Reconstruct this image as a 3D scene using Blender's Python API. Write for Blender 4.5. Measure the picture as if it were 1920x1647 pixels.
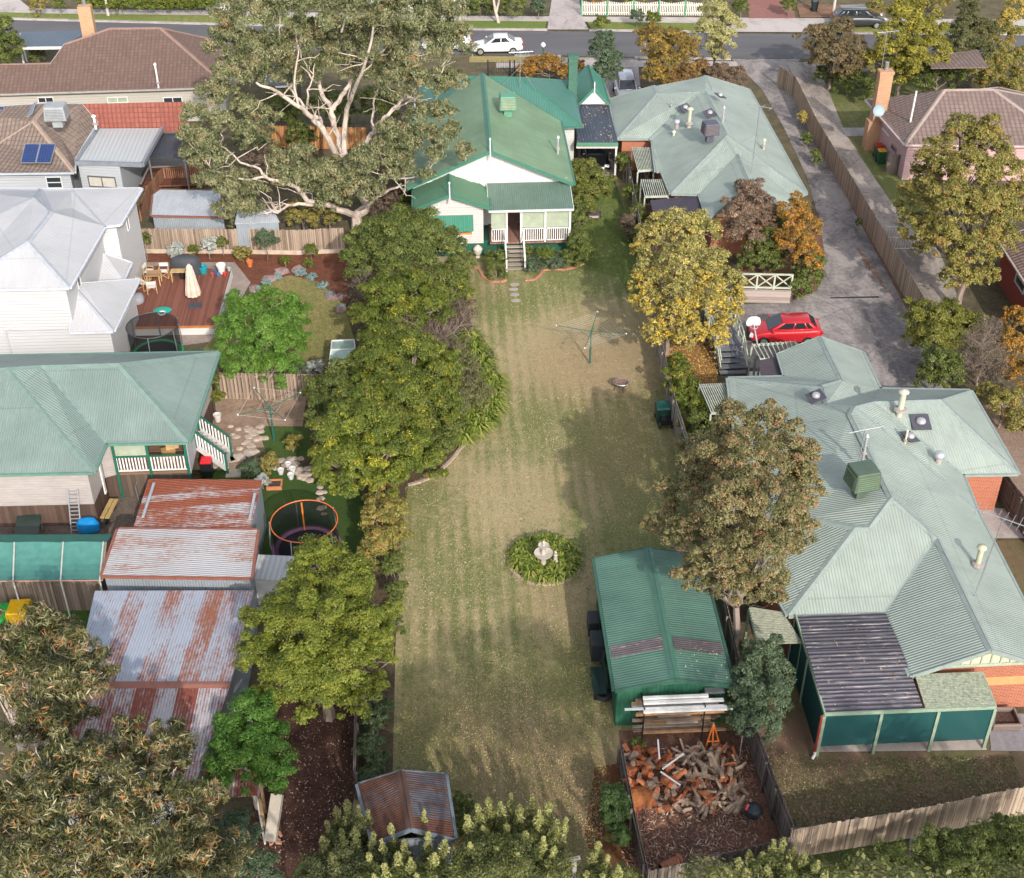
import bpy, math, random
import numpy as np
from mathutils import Vector, Matrix
random.seed(7); rng=np.random.default_rng(11)
for o in list(bpy.data.objects): bpy.data.objects.remove(o)
SC=bpy.context.scene; COL=SC.collection
# ---------------- camera, sky, sun, exposure
FPX=2530.0; CXP=960.0; CYP=823.5; CAMH=41.0; TH=math.radians(36.0); YAW=math.radians(3.1)
cam=bpy.data.cameras.new('camera'); co=bpy.data.objects.new('camera',cam); COL.objects.link(co)
co.location=(0,0,CAMH); co.rotation_euler=(math.pi/2-TH,0,-YAW)
cam.sensor_width=36; cam.lens=36*FPX/1920; cam.clip_end=2000; cam.clip_start=.5
SC.camera=co
SUNV=Vector((.44,-1.62,1)).normalized()
wd=bpy.data.worlds.new('World'); SC.world=wd; wd.use_nodes=True
wn=wd.node_tree.nodes; wl=wd.node_tree.links
sky=wn.new('ShaderNodeTexSky'); sky.sky_type='NISHITA'; sky.sun_disc=False
sky.sun_elevation=math.asin(SUNV.z); sky.sun_rotation=math.atan2(SUNV.x,SUNV.y)
sky.air_density=1.0; sky.dust_density=2.5
bg=wn['Background']; bg.inputs[1].default_value=0.15
hs=wn.new('ShaderNodeHueSaturation'); hs.inputs['Saturation'].default_value=.45; wl.new(sky.outputs[0],hs.inputs['Color']); wl.new(hs.outputs[0],bg.inputs[0])   # thin bright cloud greys the blue
sl=bpy.data.lights.new('sun','SUN'); sl.energy=2.05; sl.angle=math.radians(.6); sl.color=(1,.92,.82)
so=bpy.data.objects.new('sun',sl); COL.objects.link(so); so.rotation_euler=SUNV.to_track_quat('Z','Y').to_euler(); so.location=(0,0,60)
SC.view_settings.view_transform='Standard'; SC.view_settings.look='None'; SC.view_settings.exposure=0.86; SC.view_settings.gamma=1
SC.render.engine='CYCLES'
# ---------------- pixel rays (photo pixels -> world points at a stated real height or plane)
CAM=Vector((0,0,CAMH))
_f=Vector((math.sin(YAW)*math.cos(TH),math.cos(YAW)*math.cos(TH),-math.sin(TH)))
_r=Vector((math.cos(YAW),-math.sin(YAW),0)); _u=_r.cross(_f)
def ray(px,py): return _f+_r*((px-CXP)/FPX)-_u*((py-CYP)/FPX)
def W(px,py,h=0.0):
    d=ray(px,py); return CAM+d*((h-CAMH)/d.z)
def WY(px,py,Y):
    d=ray(px,py); return CAM+d*(Y/d.y)
def WP(px,py,A,B):
    n=Vector((-(B-A).y,(B-A).x,0)); d=ray(px,py); return CAM+d*((A-CAM).dot(n)/d.dot(n))
def RP(px,py,A,B,pitch):
    d2=Vector((-(B-A).y,(B-A).x,0)).normalized(); tp=math.tan(math.radians(pitch)); d=ray(px,py)
    return CAM+d*((A.z-CAMH+tp*(CAM-A).dot(d2))/(d.z-tp*d.dot(d2)))
def SCL(P): return FPX/((P-CAM).dot(_f))      # photo pixels per metre at P
# ---------------- objects
def tag(o,label=None,cat=None,group=None,kind=None):
    if label: o['label']=label
    if cat: o['category']=cat
    if group: o['group']=group
    if kind: o['kind']=kind
    return o
def empty(name,loc,label=None,cat=None,group=None,rz=0):
    o=bpy.data.objects.new(name,None); COL.objects.link(o); o.location=loc; o.rotation_euler[2]=rz; o.empty_display_size=.3
    return tag(o,label,cat,group)
class MB:
    def __init__(s): s.v=[]; s.f=[]
    def poly(s,pts):
        n=len(s.v); s.v+= [Vector(p) for p in pts]; s.f.append(list(range(n,n+len(pts)))); return s
    def slab(s,pts,t=.06):                      # polygon with thickness downwards
        pts=[Vector(p) for p in pts]; n=len(s.v); k=len(pts); dn=Vector((0,0,-t))
        s.v+=pts+[p+dn for p in pts]; s.f.append(list(range(n,n+k))); s.f.append([n+k+i for i in range(k)][::-1])
        for i in range(k):
            j=(i+1)%k; s.f.append([n+j,n+i,n+k+i,n+k+j])
        return s
    def hull8(s,b,t):                           # bottom 4 + top 4
        n=len(s.v); s.v+=[Vector(p) for p in b]+[Vector(p) for p in t]
        s.f+=[[n+3,n+2,n+1,n],[n+4,n+5,n+6,n+7]]+[[n+i,n+(i+1)%4,n+4+(i+1)%4,n+4+i] for i in range(4)]; return s
    def box(s,c,size,rz=0,rx=0):
        M=Matrix.Rotation(rz,3,'Z')@Matrix.Rotation(rx,3,'X'); c=Vector(c); a,b,h=[q/2 for q in size]
        bt=[c+M@Vector(q) for q in ((-a,-b,-h),(a,-b,-h),(a,b,-h),(-a,b,-h))]
        tp=[c+M@Vector(q) for q in ((-a,-b,h),(a,-b,h),(a,b,h),(-a,b,h))]
        return s.hull8(bt,tp)
    def beam(s,p,q,w=.1,h=.1,up=(0,0,1)):
        p=Vector(p); q=Vector(q); d=(q-p)
        if d.length<1e-5: return s
        d.normalize(); up=Vector(up)
        if abs(d.dot(up))>.98: up=Vector((0,1,0))
        r=d.cross(up).normalized()*(w/2); u=r.cross(d).normalized()*(h/2)
        return s.hull8([p-r-u,p+r-u,q+r-u,q-r-u],[p-r+u,p+r+u,q+r+u,q-r+u])
    def tube(s,pts,rad,n=6,closed=False):
        pts=[Vector(p) for p in pts]; m=len(pts)
        if not hasattr(rad,'__len__'): rad=[rad]*m
        base=len(s.v); ref=None
        for i,p in enumerate(pts):
            if closed: d=pts[(i+1)%m]-pts[i-1]
            else: d=pts[min(i+1,m-1)]-pts[max(i-1,0)]
            if d.length<1e-6: d=Vector((0,0,1))
            d.normalize()
            if ref is None: ref=Vector((1,0,0)) if abs(d.x)<.8 else Vector((0,1,0))
            a=(ref-d*ref.dot(d)).normalized(); ref=a; b=d.cross(a)
            for k in range(n):
                t=2*math.pi*k/n; s.v.append(p+(a*math.cos(t)+b*math.sin(t))*rad[i])
        for i in range(m if closed else m-1):
            i2=(i+1)%m
            for k in range(n):
                k2=(k+1)%n; s.f.append([base+i*n+k,base+i*n+k2,base+i2*n+k2,base+i2*n+k])
        if not closed:
            s.f.append([base+k for k in range(n)][::-1]); s.f.append([base+(m-1)*n+k for k in range(n)])
        return s
    def lathe(s,c,prof,n=16,sx=1,sy=1):         # prof: (r,z)
        c=Vector(c); base=len(s.v); m=len(prof)
        for r,z in prof:
            for k in range(n):
                t=2*math.pi*k/n; s.v.append(c+Vector((r*math.cos(t)*sx,r*math.sin(t)*sy,z)))
        for i in range(m-1):
            for k in range(n):
                k2=(k+1)%n; s.f.append([base+i*n+k,base+i*n+k2,base+(i+1)*n+k2,base+(i+1)*n+k])
        s.f.append([base+k for k in range(n)][::-1]); s.f.append([base+(m-1)*n+k for k in range(n)])
        return s
    def build(s,name,mat,parent=None,smooth=False,bevel=0,label=None):
        if not s.v: s.box((0,0,-5),(.01,.01,.01))
        off=Vector(parent['_o']) if parent is not None and '_o' in parent else Vector((0,0,0))
        me=bpy.data.meshes.new(name)
        me.from_pydata([tuple(v-off) for v in s.v],[],s.f)
        uv=me.uv_layers.new(name='UVMap'); vs=s.v; dat=np.zeros(len(me.loops)*2,dtype=np.float32); li=0
        for f in s.f:
            n=Vector((0,0,0)); k=len(f)
            for i in range(k): n+=vs[f[i]].cross(vs[f[(i+1)%k]])
            if n.length<1e-9: n=Vector((0,0,1))
            n.normalize(); hh=math.hypot(n.x,n.y)
            if hh<.02: ux=Vector((1,0,0)); uy=Vector((0,1,0))
            else:
                ux=Vector((-n.y,n.x,0))/hh; uy=n.cross(ux)
                if uy.z<0: uy=-uy; 
            for i in f:
                p=vs[i]; dat[li]=p.dot(ux); dat[li+1]=p.dot(uy); li+=2
        uv.data.foreach_set('uv',dat)
        if smooth:
            me.polygons.foreach_set('use_smooth',[True]*len(me.polygons))
        me.materials.append(mat)
        if not np.isfinite(dat).all(): print('NAN',name)
        o=bpy.data.objects.new(name,me); COL.objects.link(o)
        if parent is not None: o.parent=parent
        if bevel:
            b=o.modifiers.new('b','BEVEL'); b.width=bevel; b.segments=2; b.limit_method='ANGLE'
        if smooth and not bevel:
            try: me.set_sharp_from_angle(angle=math.radians(40))
            except Exception: pass
        if label: o['label']=label
        return o
def thing(name,loc,label,cat,group=None,rz=0):
    """Empty at the base; children are built in world coordinates and shifted into its frame"""
    o=empty(name,loc,label,cat,group); o['_o']=tuple(loc); return o
def subparent(part):
    """let a part (whose mesh was shifted) take sub-parts built in world coordinates"""
    p=part.parent
    if p is not None and '_o' in p: part['_o']=p['_o']
    return part
# ---------------- materials
MC={}
class NT:
    def __init__(s,name):
        s.m=bpy.data.materials.new(name); s.m.use_nodes=True; s.t=s.m.node_tree; s.n=s.t.nodes; s.p=s.n['Principled BSDF']
    def new(s,t,**k):
        n=s.n.new('ShaderNode'+t)
        for a,b in k.items(): setattr(n,a,b)
        return n
    def link(s,a,b): s.t.links.new(a,b)
    def noise(s,vec,scale,detail=4,rough=.55,dist=0):
        n=s.new('TexNoise'); n.inputs['Scale'].default_value=scale; n.inputs['Detail'].default_value=detail; n.inputs['Roughness'].default_value=rough
        n.inputs['Distortion'].default_value=dist
        if vec is not None: s.link(vec,n.inputs['Vector'])
        return n.outputs['Fac']
    def ramp(s,fac,stops,interp='LINEAR'):
        n=s.new('ValToRGB'); cr=n.color_ramp; cr.interpolation=interp
        while len(cr.elements)>1: cr.elements.remove(cr.elements[-1])
        for i,(p,c) in enumerate(stops):
            e=cr.elements[0] if i==0 else cr.elements.new(p)
            e.position=p; e.color=(*c,1) if hasattr(c,'__len__') else (c,c,c,1)
        s.link(fac,n.inputs[0]); return n.outputs[0]
    def mix(s,fac,a,b,mode='MIX'):
        n=s.new('Mix',data_type='RGBA',blend_type=mode)
        for i,x in ((0,fac),(6,a),(7,b)):
            if hasattr(x,'is_linked') or isinstance(x,bpy.types.NodeSocket): s.link(x,n.inputs[i])
            elif i==0: n.inputs[0].default_value=x
            else: n.inputs[i].default_value=(*x,1) if len(x)==3 else x
        return n.outputs[2]
    def math(s,op,a,b=None,c=None):
        n=s.new('Math',operation=op)
        for i,x in enumerate((a,b,c)):
            if x is None: continue
            if isinstance(x,bpy.types.NodeSocket): s.link(x,n.inputs[i])
            else: n.inputs[i].default_value=x
        return n.outputs[0]
    def uv(s,rot=0,scale=(1,1,1)):
        t=s.new('TexCoord'); m=s.new('Mapping'); m.inputs['Scale'].default_value=scale; m.inputs['Rotation'].default_value=(0,0,rot)
        s.link(t.outputs['UV'],m.inputs[0]); return m.outputs[0]
    def pos(s,scale=(1,1,1)):
        t=s.new('NewGeometry'); m=s.new('Mapping'); m.inputs['Scale'].default_value=scale; s.link(t.outputs['Position'],m.inputs[0]); return m.outputs[0]
    def sep(s,v):
        n=s.new('SeparateXYZ'); s.link(v,n.inputs[0]); return n.outputs
    def bump(s,h,strength=.5,dist=.02):
        b=s.new('Bump'); b.inputs['Strength'].default_value=strength; b.inputs['Distance'].default_value=dist; s.link(h,b.inputs['Height']); s.link(b.outputs[0],s.p.inputs['Normal'])
    def col(s,c):
        if isinstance(c,bpy.types.NodeSocket): s.link(c,s.p.inputs['Base Color'])
        else: s.p.inputs['Base Color'].default_value=(*c,1)
    def set(s,rough=.6,metal=0,spec=.4):
        s.p.inputs['Roughness'].default_value=rough; s.p.inputs['Metallic'].default_value=metal; s.p.inputs['Specular IOR Level'].default_value=spec; return s.m
def cached(fn):
    def g(*a,**k):
        key=(fn.__name__,a,tuple(sorted(k.items())))
        if key not in MC: MC[key]=fn(*a,**k)
        return MC[key]
    return g
def sc(c,k): return tuple(min(1,x*k) for x in c)
@cached
def plain(c,rough=.6,metal=0,spec=.4,var=.12,scale=3.0):
    t=NT('paint'); f=t.noise(t.pos(),scale,5); t.col(t.ramp(f,[(.3,sc(c,1-var)),(.7,sc(c,1+var))])); return t.set(rough,metal,spec)
@cached
def corrugated(c,pitch=.16,dirt=.18,rust=0.0,rustc=(.20,.055,.03),stripe=.25,sheet=.8,rough=.5,laps=0.0,wave=.012,swap=False,fade=0.0):
    pitch=max(.10,pitch*.68)
    t=NT('corrugated_iron'); uv=t.uv(); u,v,_=t.sep(uv)
    if swap: u,v=v,u
    w=t.math('SINE',t.math('MULTIPLY',u,2*math.pi/pitch))
    big=t.noise(t.pos(),.35,5,.6); fine=t.noise(t.uv(scale=(3,.25,1)),2.0,5,.7)
    base=t.mix(t.ramp(big,[(.35,0.0),(.7,1.0)]),sc(c,1+dirt*.5),sc(c,1-dirt))
    base=t.mix(t.math('MULTIPLY',t.ramp(fine,[(.45,0.0),(.75,1.0)]),dirt*1.5),base,sc(c,.55))
    base=t.mix(t.math('MULTIPLY',t.math('MULTIPLY_ADD',w,-.5,.5),stripe),base,sc(c,.72))
    st=t.noise(t.uv(scale=(1.2,.35,1)),.9,7,.75); base=t.mix(t.math('MULTIPLY',t.ramp(st,[(.52,0.0),(.72,1.0)]),min(.45,dirt*2)),base,(.27*c[0]+.10,.25*c[1]+.10,.25*c[2]+.08))
    if rust>0:
        sh=t.new('TexWhiteNoise',noise_dimensions='1D'); t.link(t.math('FLOOR',t.math('DIVIDE',u,sheet)),sh.inputs['W'])
        rn=t.noise(t.uv(scale=(1,.3,1)),.8,8,.78); rf=t.noise(t.uv(scale=(1.0,.5,1)),7,6,.75)
        val=t.math('ADD',t.math('MULTIPLY_ADD',sh.outputs[0],.15,-.075),t.math('ADD',t.math('MULTIPLY',rn,.7),t.math('MULTIPLY',rf,.35)))
        val=t.math('ADD',val,t.math('MULTIPLY',w,-.035))
        k=.80-rust*.52
        mask=t.ramp(val,[(k-.05,0.0),(k-.01,.35),(k+.07,1.0)])
        rc=t.mix(t.noise(t.pos(),5,5,.7),sc(rustc,.6),sc(rustc,1.7))
        base=t.mix(mask,base,rc)
        rr=t.mix(mask,(.4,.4,.4),(.9,.9,.9)); t.link(rr,t.p.inputs['Roughness'])
    if laps>0:
        lp=t.math('FRACT',t.math('DIVIDE',v,laps)); base=t.mix(t.ramp(lp,[(0.0,.3),(.015,.3),(.025,0.0)]),base,sc(c,.5))
    if fade>0:
        fn=t.noise(t.uv(scale=(.5,5,1) if swap else (5,.5,1)),1.6,5,.7); base=t.mix(t.ramp(fn,[(.54,0.0),(.66,fade)]),base,(.45,.40,.38))
    t.col(base); t.bump(w,.8,wave); m=t.set(rough,0,.3)
    return m
@cached
def tiles(c,c2=None,w=.3,h=.34,contrast=.45,lich=.2):
    t=NT('roof_tiles'); uv=t.uv(); u,v,_=t.sep(uv); c2=c2 or sc(c,.6)
    br=t.new('TexBrick',offset=.0); t.link(uv,br.inputs['Vector']); br.inputs['Scale'].default_value=1
    br.inputs['Brick Width'].default_value=w; br.inputs['Row Height'].default_value=h; br.inputs['Mortar Size'].default_value=.035
    br.inputs['Mortar Smooth'].default_value=.6; br.inputs['Bias'].default_value=.0
    br.inputs['Color1'].default_value=(*c,1); br.inputs['Color2'].default_value=(*sc(c,.78),1); br.inputs['Mortar'].default_value=(*sc(c,1-contrast),1)
    n=t.noise(t.pos(),.6,6,.65); n2=t.noise(t.pos(),6,4,.7)
    b=t.mix(t.math('MULTIPLY',t.ramp(n,[(.4,0.0),(.7,1.0)]),.5),br.outputs['Color'],c2)
    b=t.mix(t.math('MULTIPLY',t.ramp(n2,[(.55,0.0),(.75,1.0)]),lich),b,(.42,.38,.33))
    t.col(b)
    wv=t.math('SINE',t.math('MULTIPLY',u,2*math.pi/w)); st=t.math('FRACT',t.math('DIVIDE',v,h))
    t.bump(t.math('ADD',t.math('MULTIPLY',wv,.5),t.math('MULTIPLY',st,-.9)),.9,.035); return t.set(.85,0,.25)
@cached
def boards(c,step=.18,dirt=.1,worn=0.0,wc=(.3,.26,.24)):
    t=NT('weatherboard'); uv=t.uv(); u,v,_=t.sep(uv); fr=t.math('FRACT',t.math('DIVIDE',v,step))
    n=t.noise(t.pos((1,1,3)),1.2,6,.6)
    b=t.mix(t.ramp(n,[(.35,0.0),(.75,1.0)]),c,sc(c,1-dirt)); b=t.mix(t.ramp(fr,[(0.0,.8),(.12,.0)]),b,sc(c,.5))  # shading along each board lap is put into the colour
    if worn: b=t.mix(t.ramp(t.noise(t.uv(scale=(.4,6,1)),4,6,.8),[(.62-worn*.2,0.0),(.68,worn)]),b,wc)
    t.col(b); t.bump(t.math('MULTIPLY',fr,-1),.7,.02); return t.set(.55,0,.3)
@cached
def brick(c=(.42,.13,.06),c2=(.3,.09,.05),mortar=(.42,.36,.3)):
    t=NT('brick'); br=t.new('TexBrick'); t.link(t.uv(),br.inputs['Vector']); br.inputs['Scale'].default_value=1
    br.inputs['Brick Width'].default_value=.24; br.inputs['Row Height'].default_value=.086; br.inputs['Mortar Size'].default_value=.008
    br.inputs['Color1'].default_value=(*c,1); br.inputs['Color2'].default_value=(*c2,1); br.inputs['Mortar'].default_value=(*mortar,1)
    t.col(t.mix(t.math('MULTIPLY',t.noise(t.pos(),1.0,5,.6),.35),br.outputs['Color'],sc(c,.6))); t.bump(br.outputs['Fac'],-.4,.01); return t.set(.9,0,.2)
@cached
def palings(c=(.30,.24,.18),c2=(.14,.11,.09),w=.125,lean=0.0):
    t=NT('palings'); uv=t.uv(); u,v,_=t.sep(uv)
    wnz=t.new('TexWhiteNoise',noise_dimensions='1D'); t.link(t.math('FLOOR',t.math('DIVIDE',u,w)),wnz.inputs['W'])
    n=t.noise(t.uv(scale=(6,.7,1)),2.0,6,.7); f=t.math('ADD',t.math('MULTIPLY',wnz.outputs[0],.55),t.math('MULTIPLY',n,.5))
    b=t.ramp(f,[(.15,c2),(.55,c),(.9,sc(c,1.35))]); fr=t.math('FRACT',t.math('DIVIDE',u,w))
    b=t.mix(t.ramp(fr,[(0.0,.85),(.1,0.0),(.92,0.0),(1.0,.85)]),b,sc(c2,.35)); t.col(b)
    t.bump(t.math('ADD',f,t.math('PINGPONG',fr,.5)),.6,.02); return t.set(.9,0,.2)
@cached
def timber(c=(.25,.19,.14),along='x',w=.12,gap=.8):
    t=NT('timber'); uv=t.uv(); s_=t.sep(uv); q=s_[1] if along=='x' else s_[0]
    wnz=t.new('TexWhiteNoise',noise_dimensions='1D'); t.link(t.math('FLOOR',t.math('DIVIDE',q,w)),wnz.inputs['W'])
    n=t.noise(t.uv(scale=(.5,6,1) if along=='x' else (6,.5,1)),2.5,6,.7); f=t.math('ADD',t.math('MULTIPLY',wnz.outputs[0],.4),t.math('MULTIPLY',n,.6))
    b=t.ramp(f,[(.2,sc(c,.6)),(.55,c),(.9,sc(c,1.35))]); fr=t.math('FRACT',t.math('DIVIDE',q,w))
    b=t.mix(t.ramp(fr,[(0.0,gap),(.09,0.0)]),b,sc(c,.15)); t.col(b); return t.set(.8,0,.25)
@cached
def concrete(c=(.33,.30,.28),c2=(.12,.11,.11),stain=.5,sx=.45,sy=.18):
    t=NT('concrete'); a=t.noise(t.pos((sx,sy,1)),1.0,8,.7,.8); b=t.noise(t.pos(),4.0,8,.75); g=t.noise(t.pos((1,1,1)),30,3,.6)
    f=t.math('ADD',t.math('MULTIPLY',a,.65),t.math('MULTIPLY',b,.35))
    m=t.ramp(f,[(.36+.09*stain,c2),(.49+.10*stain,c)]); m=t.mix(t.math('MULTIPLY',g,.25),m,sc(c,1.35))
    vo=t.new('TexVoronoi',feature='DISTANCE_TO_EDGE'); vo.inputs['Scale'].default_value=.13; wv=t.new('VectorMath',operation='ADD'); t.link(t.pos(),wv.inputs[0]); nn=t.new('TexNoise'); nn.inputs['Scale'].default_value=.9; t.link(nn.outputs['Color'],wv.inputs[1]); t.link(wv.outputs[0],vo.inputs['Vector'])
    m=t.mix(t.ramp(vo.outputs[0],[(0.0,.3),(.003,.3),(.007,0.0)]),m,sc(c2,.5)); jy=t.math('FRACT',t.math('DIVIDE',t.sep(t.pos())[1],3.3)); m=t.mix(t.ramp(jy,[(0.0,.35),(.009,.35),(.013,0.0)]),m,sc(c2,.6)); t.col(m); t.bump(b,.3,.02); return t.set(.9,0,.2)
@cached
def glass(c=(.03,.04,.05),rough=.08):
    t=NT('window_glass'); t.col(c); return t.set(rough,0,.8)
def mesh_cloth(c,alpha):
    key=('cloth',c,alpha)
    if key in MC: return MC[key]
    t=NT('shade_mesh'); t.col(c); t.set(.8,0,.2); tr=t.new('BsdfTransparent'); mx=t.new('MixShader'); mx.inputs[0].default_value=alpha
    out=t.n['Material Output']; t.link(tr.outputs[0],mx.inputs[1]); t.link(t.p.outputs[0],mx.inputs[2]); t.link(mx.outputs[0],out.inputs[0]); MC[key]=t.m; return t.m
@cached
def bark(c=(.42,.33,.27),c2=(.16,.12,.10)):
    t=NT('bark'); f=t.noise(t.pos((1,1,.35)),2.2,7,.7,1.0); t.col(t.ramp(f,[(.35,c2),(.5,c),(.7,sc(c,1.25))])); t.bump(f,.5,.03); return t.set(.85,0,.2)
@cached
def leafmat(stops,trans=.2,rough=.5):
    t=NT('foliage'); a=t.new('Attribute'); a.attribute_name='tint'; c=t.ramp(a.outputs['Fac'],list(stops)); t.col(c); t.set(rough,0,.35)
    tr=t.new('BsdfTranslucent'); t.link(t.mix(.35,c,(.30,.27,.09)),tr.inputs[0]); mx=t.new('MixShader'); mx.inputs[0].default_value=trans*.75
    out=t.n['Material Output']; t.link(t.p.outputs[0],mx.inputs[1]); t.link(tr.outputs[0],mx.inputs[2]); t.link(mx.outputs[0],out.inputs[0]); return t.m
WHITE=plain((.70,.69,.67),.5,0,.4,.04); CREAM=plain((.68,.58,.42),.6); DGREEN=plain((.02,.11,.07),.5); METAL=plain((.45,.46,.48),.35,.7,.5); BLACK=plain((.015,.015,.017),.5); GALV=plain((.5,.52,.55),.45,.5)
WOOD=plain((.25,.16,.09),.8,0,.2,.3); RAW=plain((.5,.33,.16),.7,0,.2,.2); SAGE=plain((.33,.38,.29),.7)
# ---------------- roofs, walls, windows
def resolve(V):
    R={}
    for k,s in V.items():
        if isinstance(s,Vector): R[k]=s
        elif len(s)==3: R[k]=W(*s)
        else: R[k]=RP(s[0],s[1],R[s[2]],R[s[3]],s[4])
    return R
def roof(root,V,F,mat,capmat=None,gutmat=None,name='roof',thick=.05,capw=.17,gut=.11,nogut=()):
    mb=MB(); edges={}
    for f in F:
        pts=[V[k] for k in f]; n=Vector((0,0,0))
        for i in range(len(pts)): n+=pts[i].cross(pts[(i+1)%len(pts)])
        ff=list(f)
        if n.z<0: pts=pts[::-1]; ff=ff[::-1]
        mb.slab(pts,thick); c=sum(pts,Vector())/len(pts); n.normalize()
        if n.z<0: n=-n
        for i in range(len(ff)):
            e=tuple(sorted((ff[i],ff[(i+1)%len(ff)]))); edges.setdefault(e,[]).append((c,n))
    r=mb.build(name,mat,root); subparent(r)
    if capmat:
        cp=MB()
        for (a,b),L in edges.items():
            if len(L)!=2: continue
            A=V[a]; B=V[b]; d=(B-A).normalized(); conv=(L[1][0]-A).dot(L[0][1])<0
            for c,n in L:
                p=n.cross(d).normalized()
                if p.dot(c-A)<0: p=-p
                lift=n*(.03 if conv else .012); wd_=capw if conv else capw*.45
                q=[A+lift,B+lift,B+p*wd_+lift*.5,A+p*wd_+lift*.5]
                if (q[1]-q[0]).cross(q[2]-q[1]).z<0: q=q[::-1]
                cp.slab(q,.02)
        cp.build('ridge_capping',capmat,r)
    if gutmat:
        g=MB()
        for (a,b),L in edges.items():
            if len(L)!=1 or a in nogut or b in nogut: continue
            A=V[a]; B=V[b]; d=(B-A).normalized(); c,n=L[0]; out=Vector((d.y,-d.x,0)).normalized()
            if out.dot(c-A)>0: out=-out
            if abs(d.z)<.12: g.beam(A+out*.07+Vector((0,0,-.05)),B+out*.07+Vector((0,0,-.05)),gut,gut)
            else: g.beam(A+out*.03+Vector((0,0,-.08)),B+out*.03+Vector((0,0,-.08)),.04,.2)
        g.build('gutter',gutmat,r)
    return r
def inset(pts,d):
    n=len(pts); area=sum(pts[i].x*pts[(i+1)%n].y-pts[(i+1)%n].x*pts[i].y for i in range(n)); 
    if area<0: pts=pts[::-1]
    out=[]
    for i in range(n):
        a,b,c=pts[i-1],pts[i],pts[(i+1)%n]; e1=Vector((b.x-a.x,b.y-a.y)).normalized(); e2=Vector((c.x-b.x,c.y-b.y)).normalized()
        n1=Vector((-e1.y,e1.x)); n2=Vector((-e2.y,e2.x)); m=(n1+n2); L=m.length
        if L<.2: m=n1; k=d
        else: m/=L; k=d/max(.35,m.dot(n1))
        out.append(Vector((b.x+m.x*k,b.y+m.y*k,b.z)))
    return out
def walls(root,pts,mat,d=.45,z0=0.0,drop=.12,name='wall',open_=()):
    q=inset(pts,d); mb=MB(); n=len(q)
    for i in range(n):
        if i in open_: continue
        a,b=q[i],q[(i+1)%n]
        if (b-a).length<.01: continue
        t=(b-a); t.z=0; t.normalize(); nn=Vector((-t.y,t.x,0))*.1
        mb.hull8([Vector((a.x,a.y,z0)),Vector((b.x,b.y,z0)),Vector((b.x,b.y,z0))+nn,Vector((a.x,a.y,z0))+nn],[Vector((a.x,a.y,a.z-drop)),Vector((b.x,b.y,b.z-drop)),Vector((b.x,b.y,b.z-drop))+nn,Vector((a.x,a.y,a.z-drop))+nn])
    w=mb.build(name,mat,root); subparent(w); return w,q
def window(root,A,B,px0,py0,px1,py1,frame=WHITE,pane=None,mull=1,trans=0,name='window',proud=.05,fw=.06,paneoff=.012):
    """window on the vertical wall plane through A,B; pixel corners top-left and bottom-right"""
    P=WP(px0,py0,A,B); Q=WP(px1,py1,A,B); t=Vector((B.x-A.x,B.y-A.y,0)).normalized(); o=Vector((t.y,-t.x,0))
    if o.dot(CAM-A)<0: o=-o
    u0,u1=sorted(((P-A).dot(t),(Q-A).dot(t))); z0,z1=sorted((P.z,Q.z)); A0=Vector((A.x,A.y,0))
    def pt(u,z,k=proud): return A0+t*u+o*k+Vector((0,0,z))
    mb=MB()
    for za in (z0,z1): mb.beam(pt(u0-fw/2,za),pt(u1+fw/2,za),fw,fw)
    for ua in [u0,u1]+[u0+(u1-u0)*(i+1)/(mull+1) for i in range(mull)]: mb.beam(pt(ua,z0,proud-.003),pt(ua,z1,proud-.003),fw*.9,fw*.9,up=o)
    for i in range(trans): z=z0+(z1-z0)*(i+1)/(trans+1); mb.beam(pt(u0,z,proud-.006),pt(u1,z,proud-.006),fw*.8,fw*.8)
    w=mb.build(name,frame,root); subparent(w)
    g=MB(); g.hull8([pt(u0,z0,paneoff-.01),pt(u1,z0,paneoff-.01),pt(u1,z0,paneoff+.012),pt(u0,z0,paneoff+.012)],[pt(u0,z1,paneoff-.01),pt(u1,z1,paneoff-.01),pt(u1,z1,paneoff+.012),pt(u0,z1,paneoff+.012)])
    g.build('pane',pane or glass(),w); return w
# ---------------- foliage
def leaf_mesh(name,mat,parent,C,N,tint,L,Wd,curve=0.0):
    """C centres, N normals (n,3), per-leaf tint; L, Wd leaf length/width arrays"""
    n=len(C); off=np.array(parent['_o']) if parent is not None and '_o' in parent else np.zeros(3)
    N=N/np.maximum(1e-6,np.linalg.norm(N,axis=1,keepdims=True)); R=rng.normal(size=(n,3)); A=np.cross(N,R); A/=np.maximum(1e-6,np.linalg.norm(A,axis=1,keepdims=True)); B=np.cross(N,A)
    if curve: A=A*(1-curve)+np.array([0,0,-1.0])*curve; A/=np.linalg.norm(A,axis=1,keepdims=True); B=np.cross(N,A); B/=np.maximum(1e-6,np.linalg.norm(B,axis=1,keepdims=True))
    l=(L/2)[:,None]; w=(Wd/2)[:,None]; C=C-off
    V=np.stack([C-A*l,C+B*w-A*l*.1,C+A*l,C-B*w-A*l*.1],1).reshape(-1,3).astype(np.float32)
    me=bpy.data.meshes.new(name); me.vertices.add(4*n); me.vertices.foreach_set('co',V.ravel())
    me.loops.add(4*n); me.loops.foreach_set('vertex_index',np.arange(4*n,dtype=np.int32))
    me.polygons.add(n); me.polygons.foreach_set('loop_start',np.arange(0,4*n,4,dtype=np.int32)); me.polygons.foreach_set('loop_total',np.full(n,4,dtype=np.int32))
    me.update(); at=me.attributes.new('tint','FLOAT','FACE'); at.data.foreach_set('value',np.clip(tint,0,1).astype(np.float32))
    me.materials.append(mat); o=bpy.data.objects.new(name,me); COL.objects.link(o)
    if parent is not None: o.parent=parent
    return o
NLEAF=[0]
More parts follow.
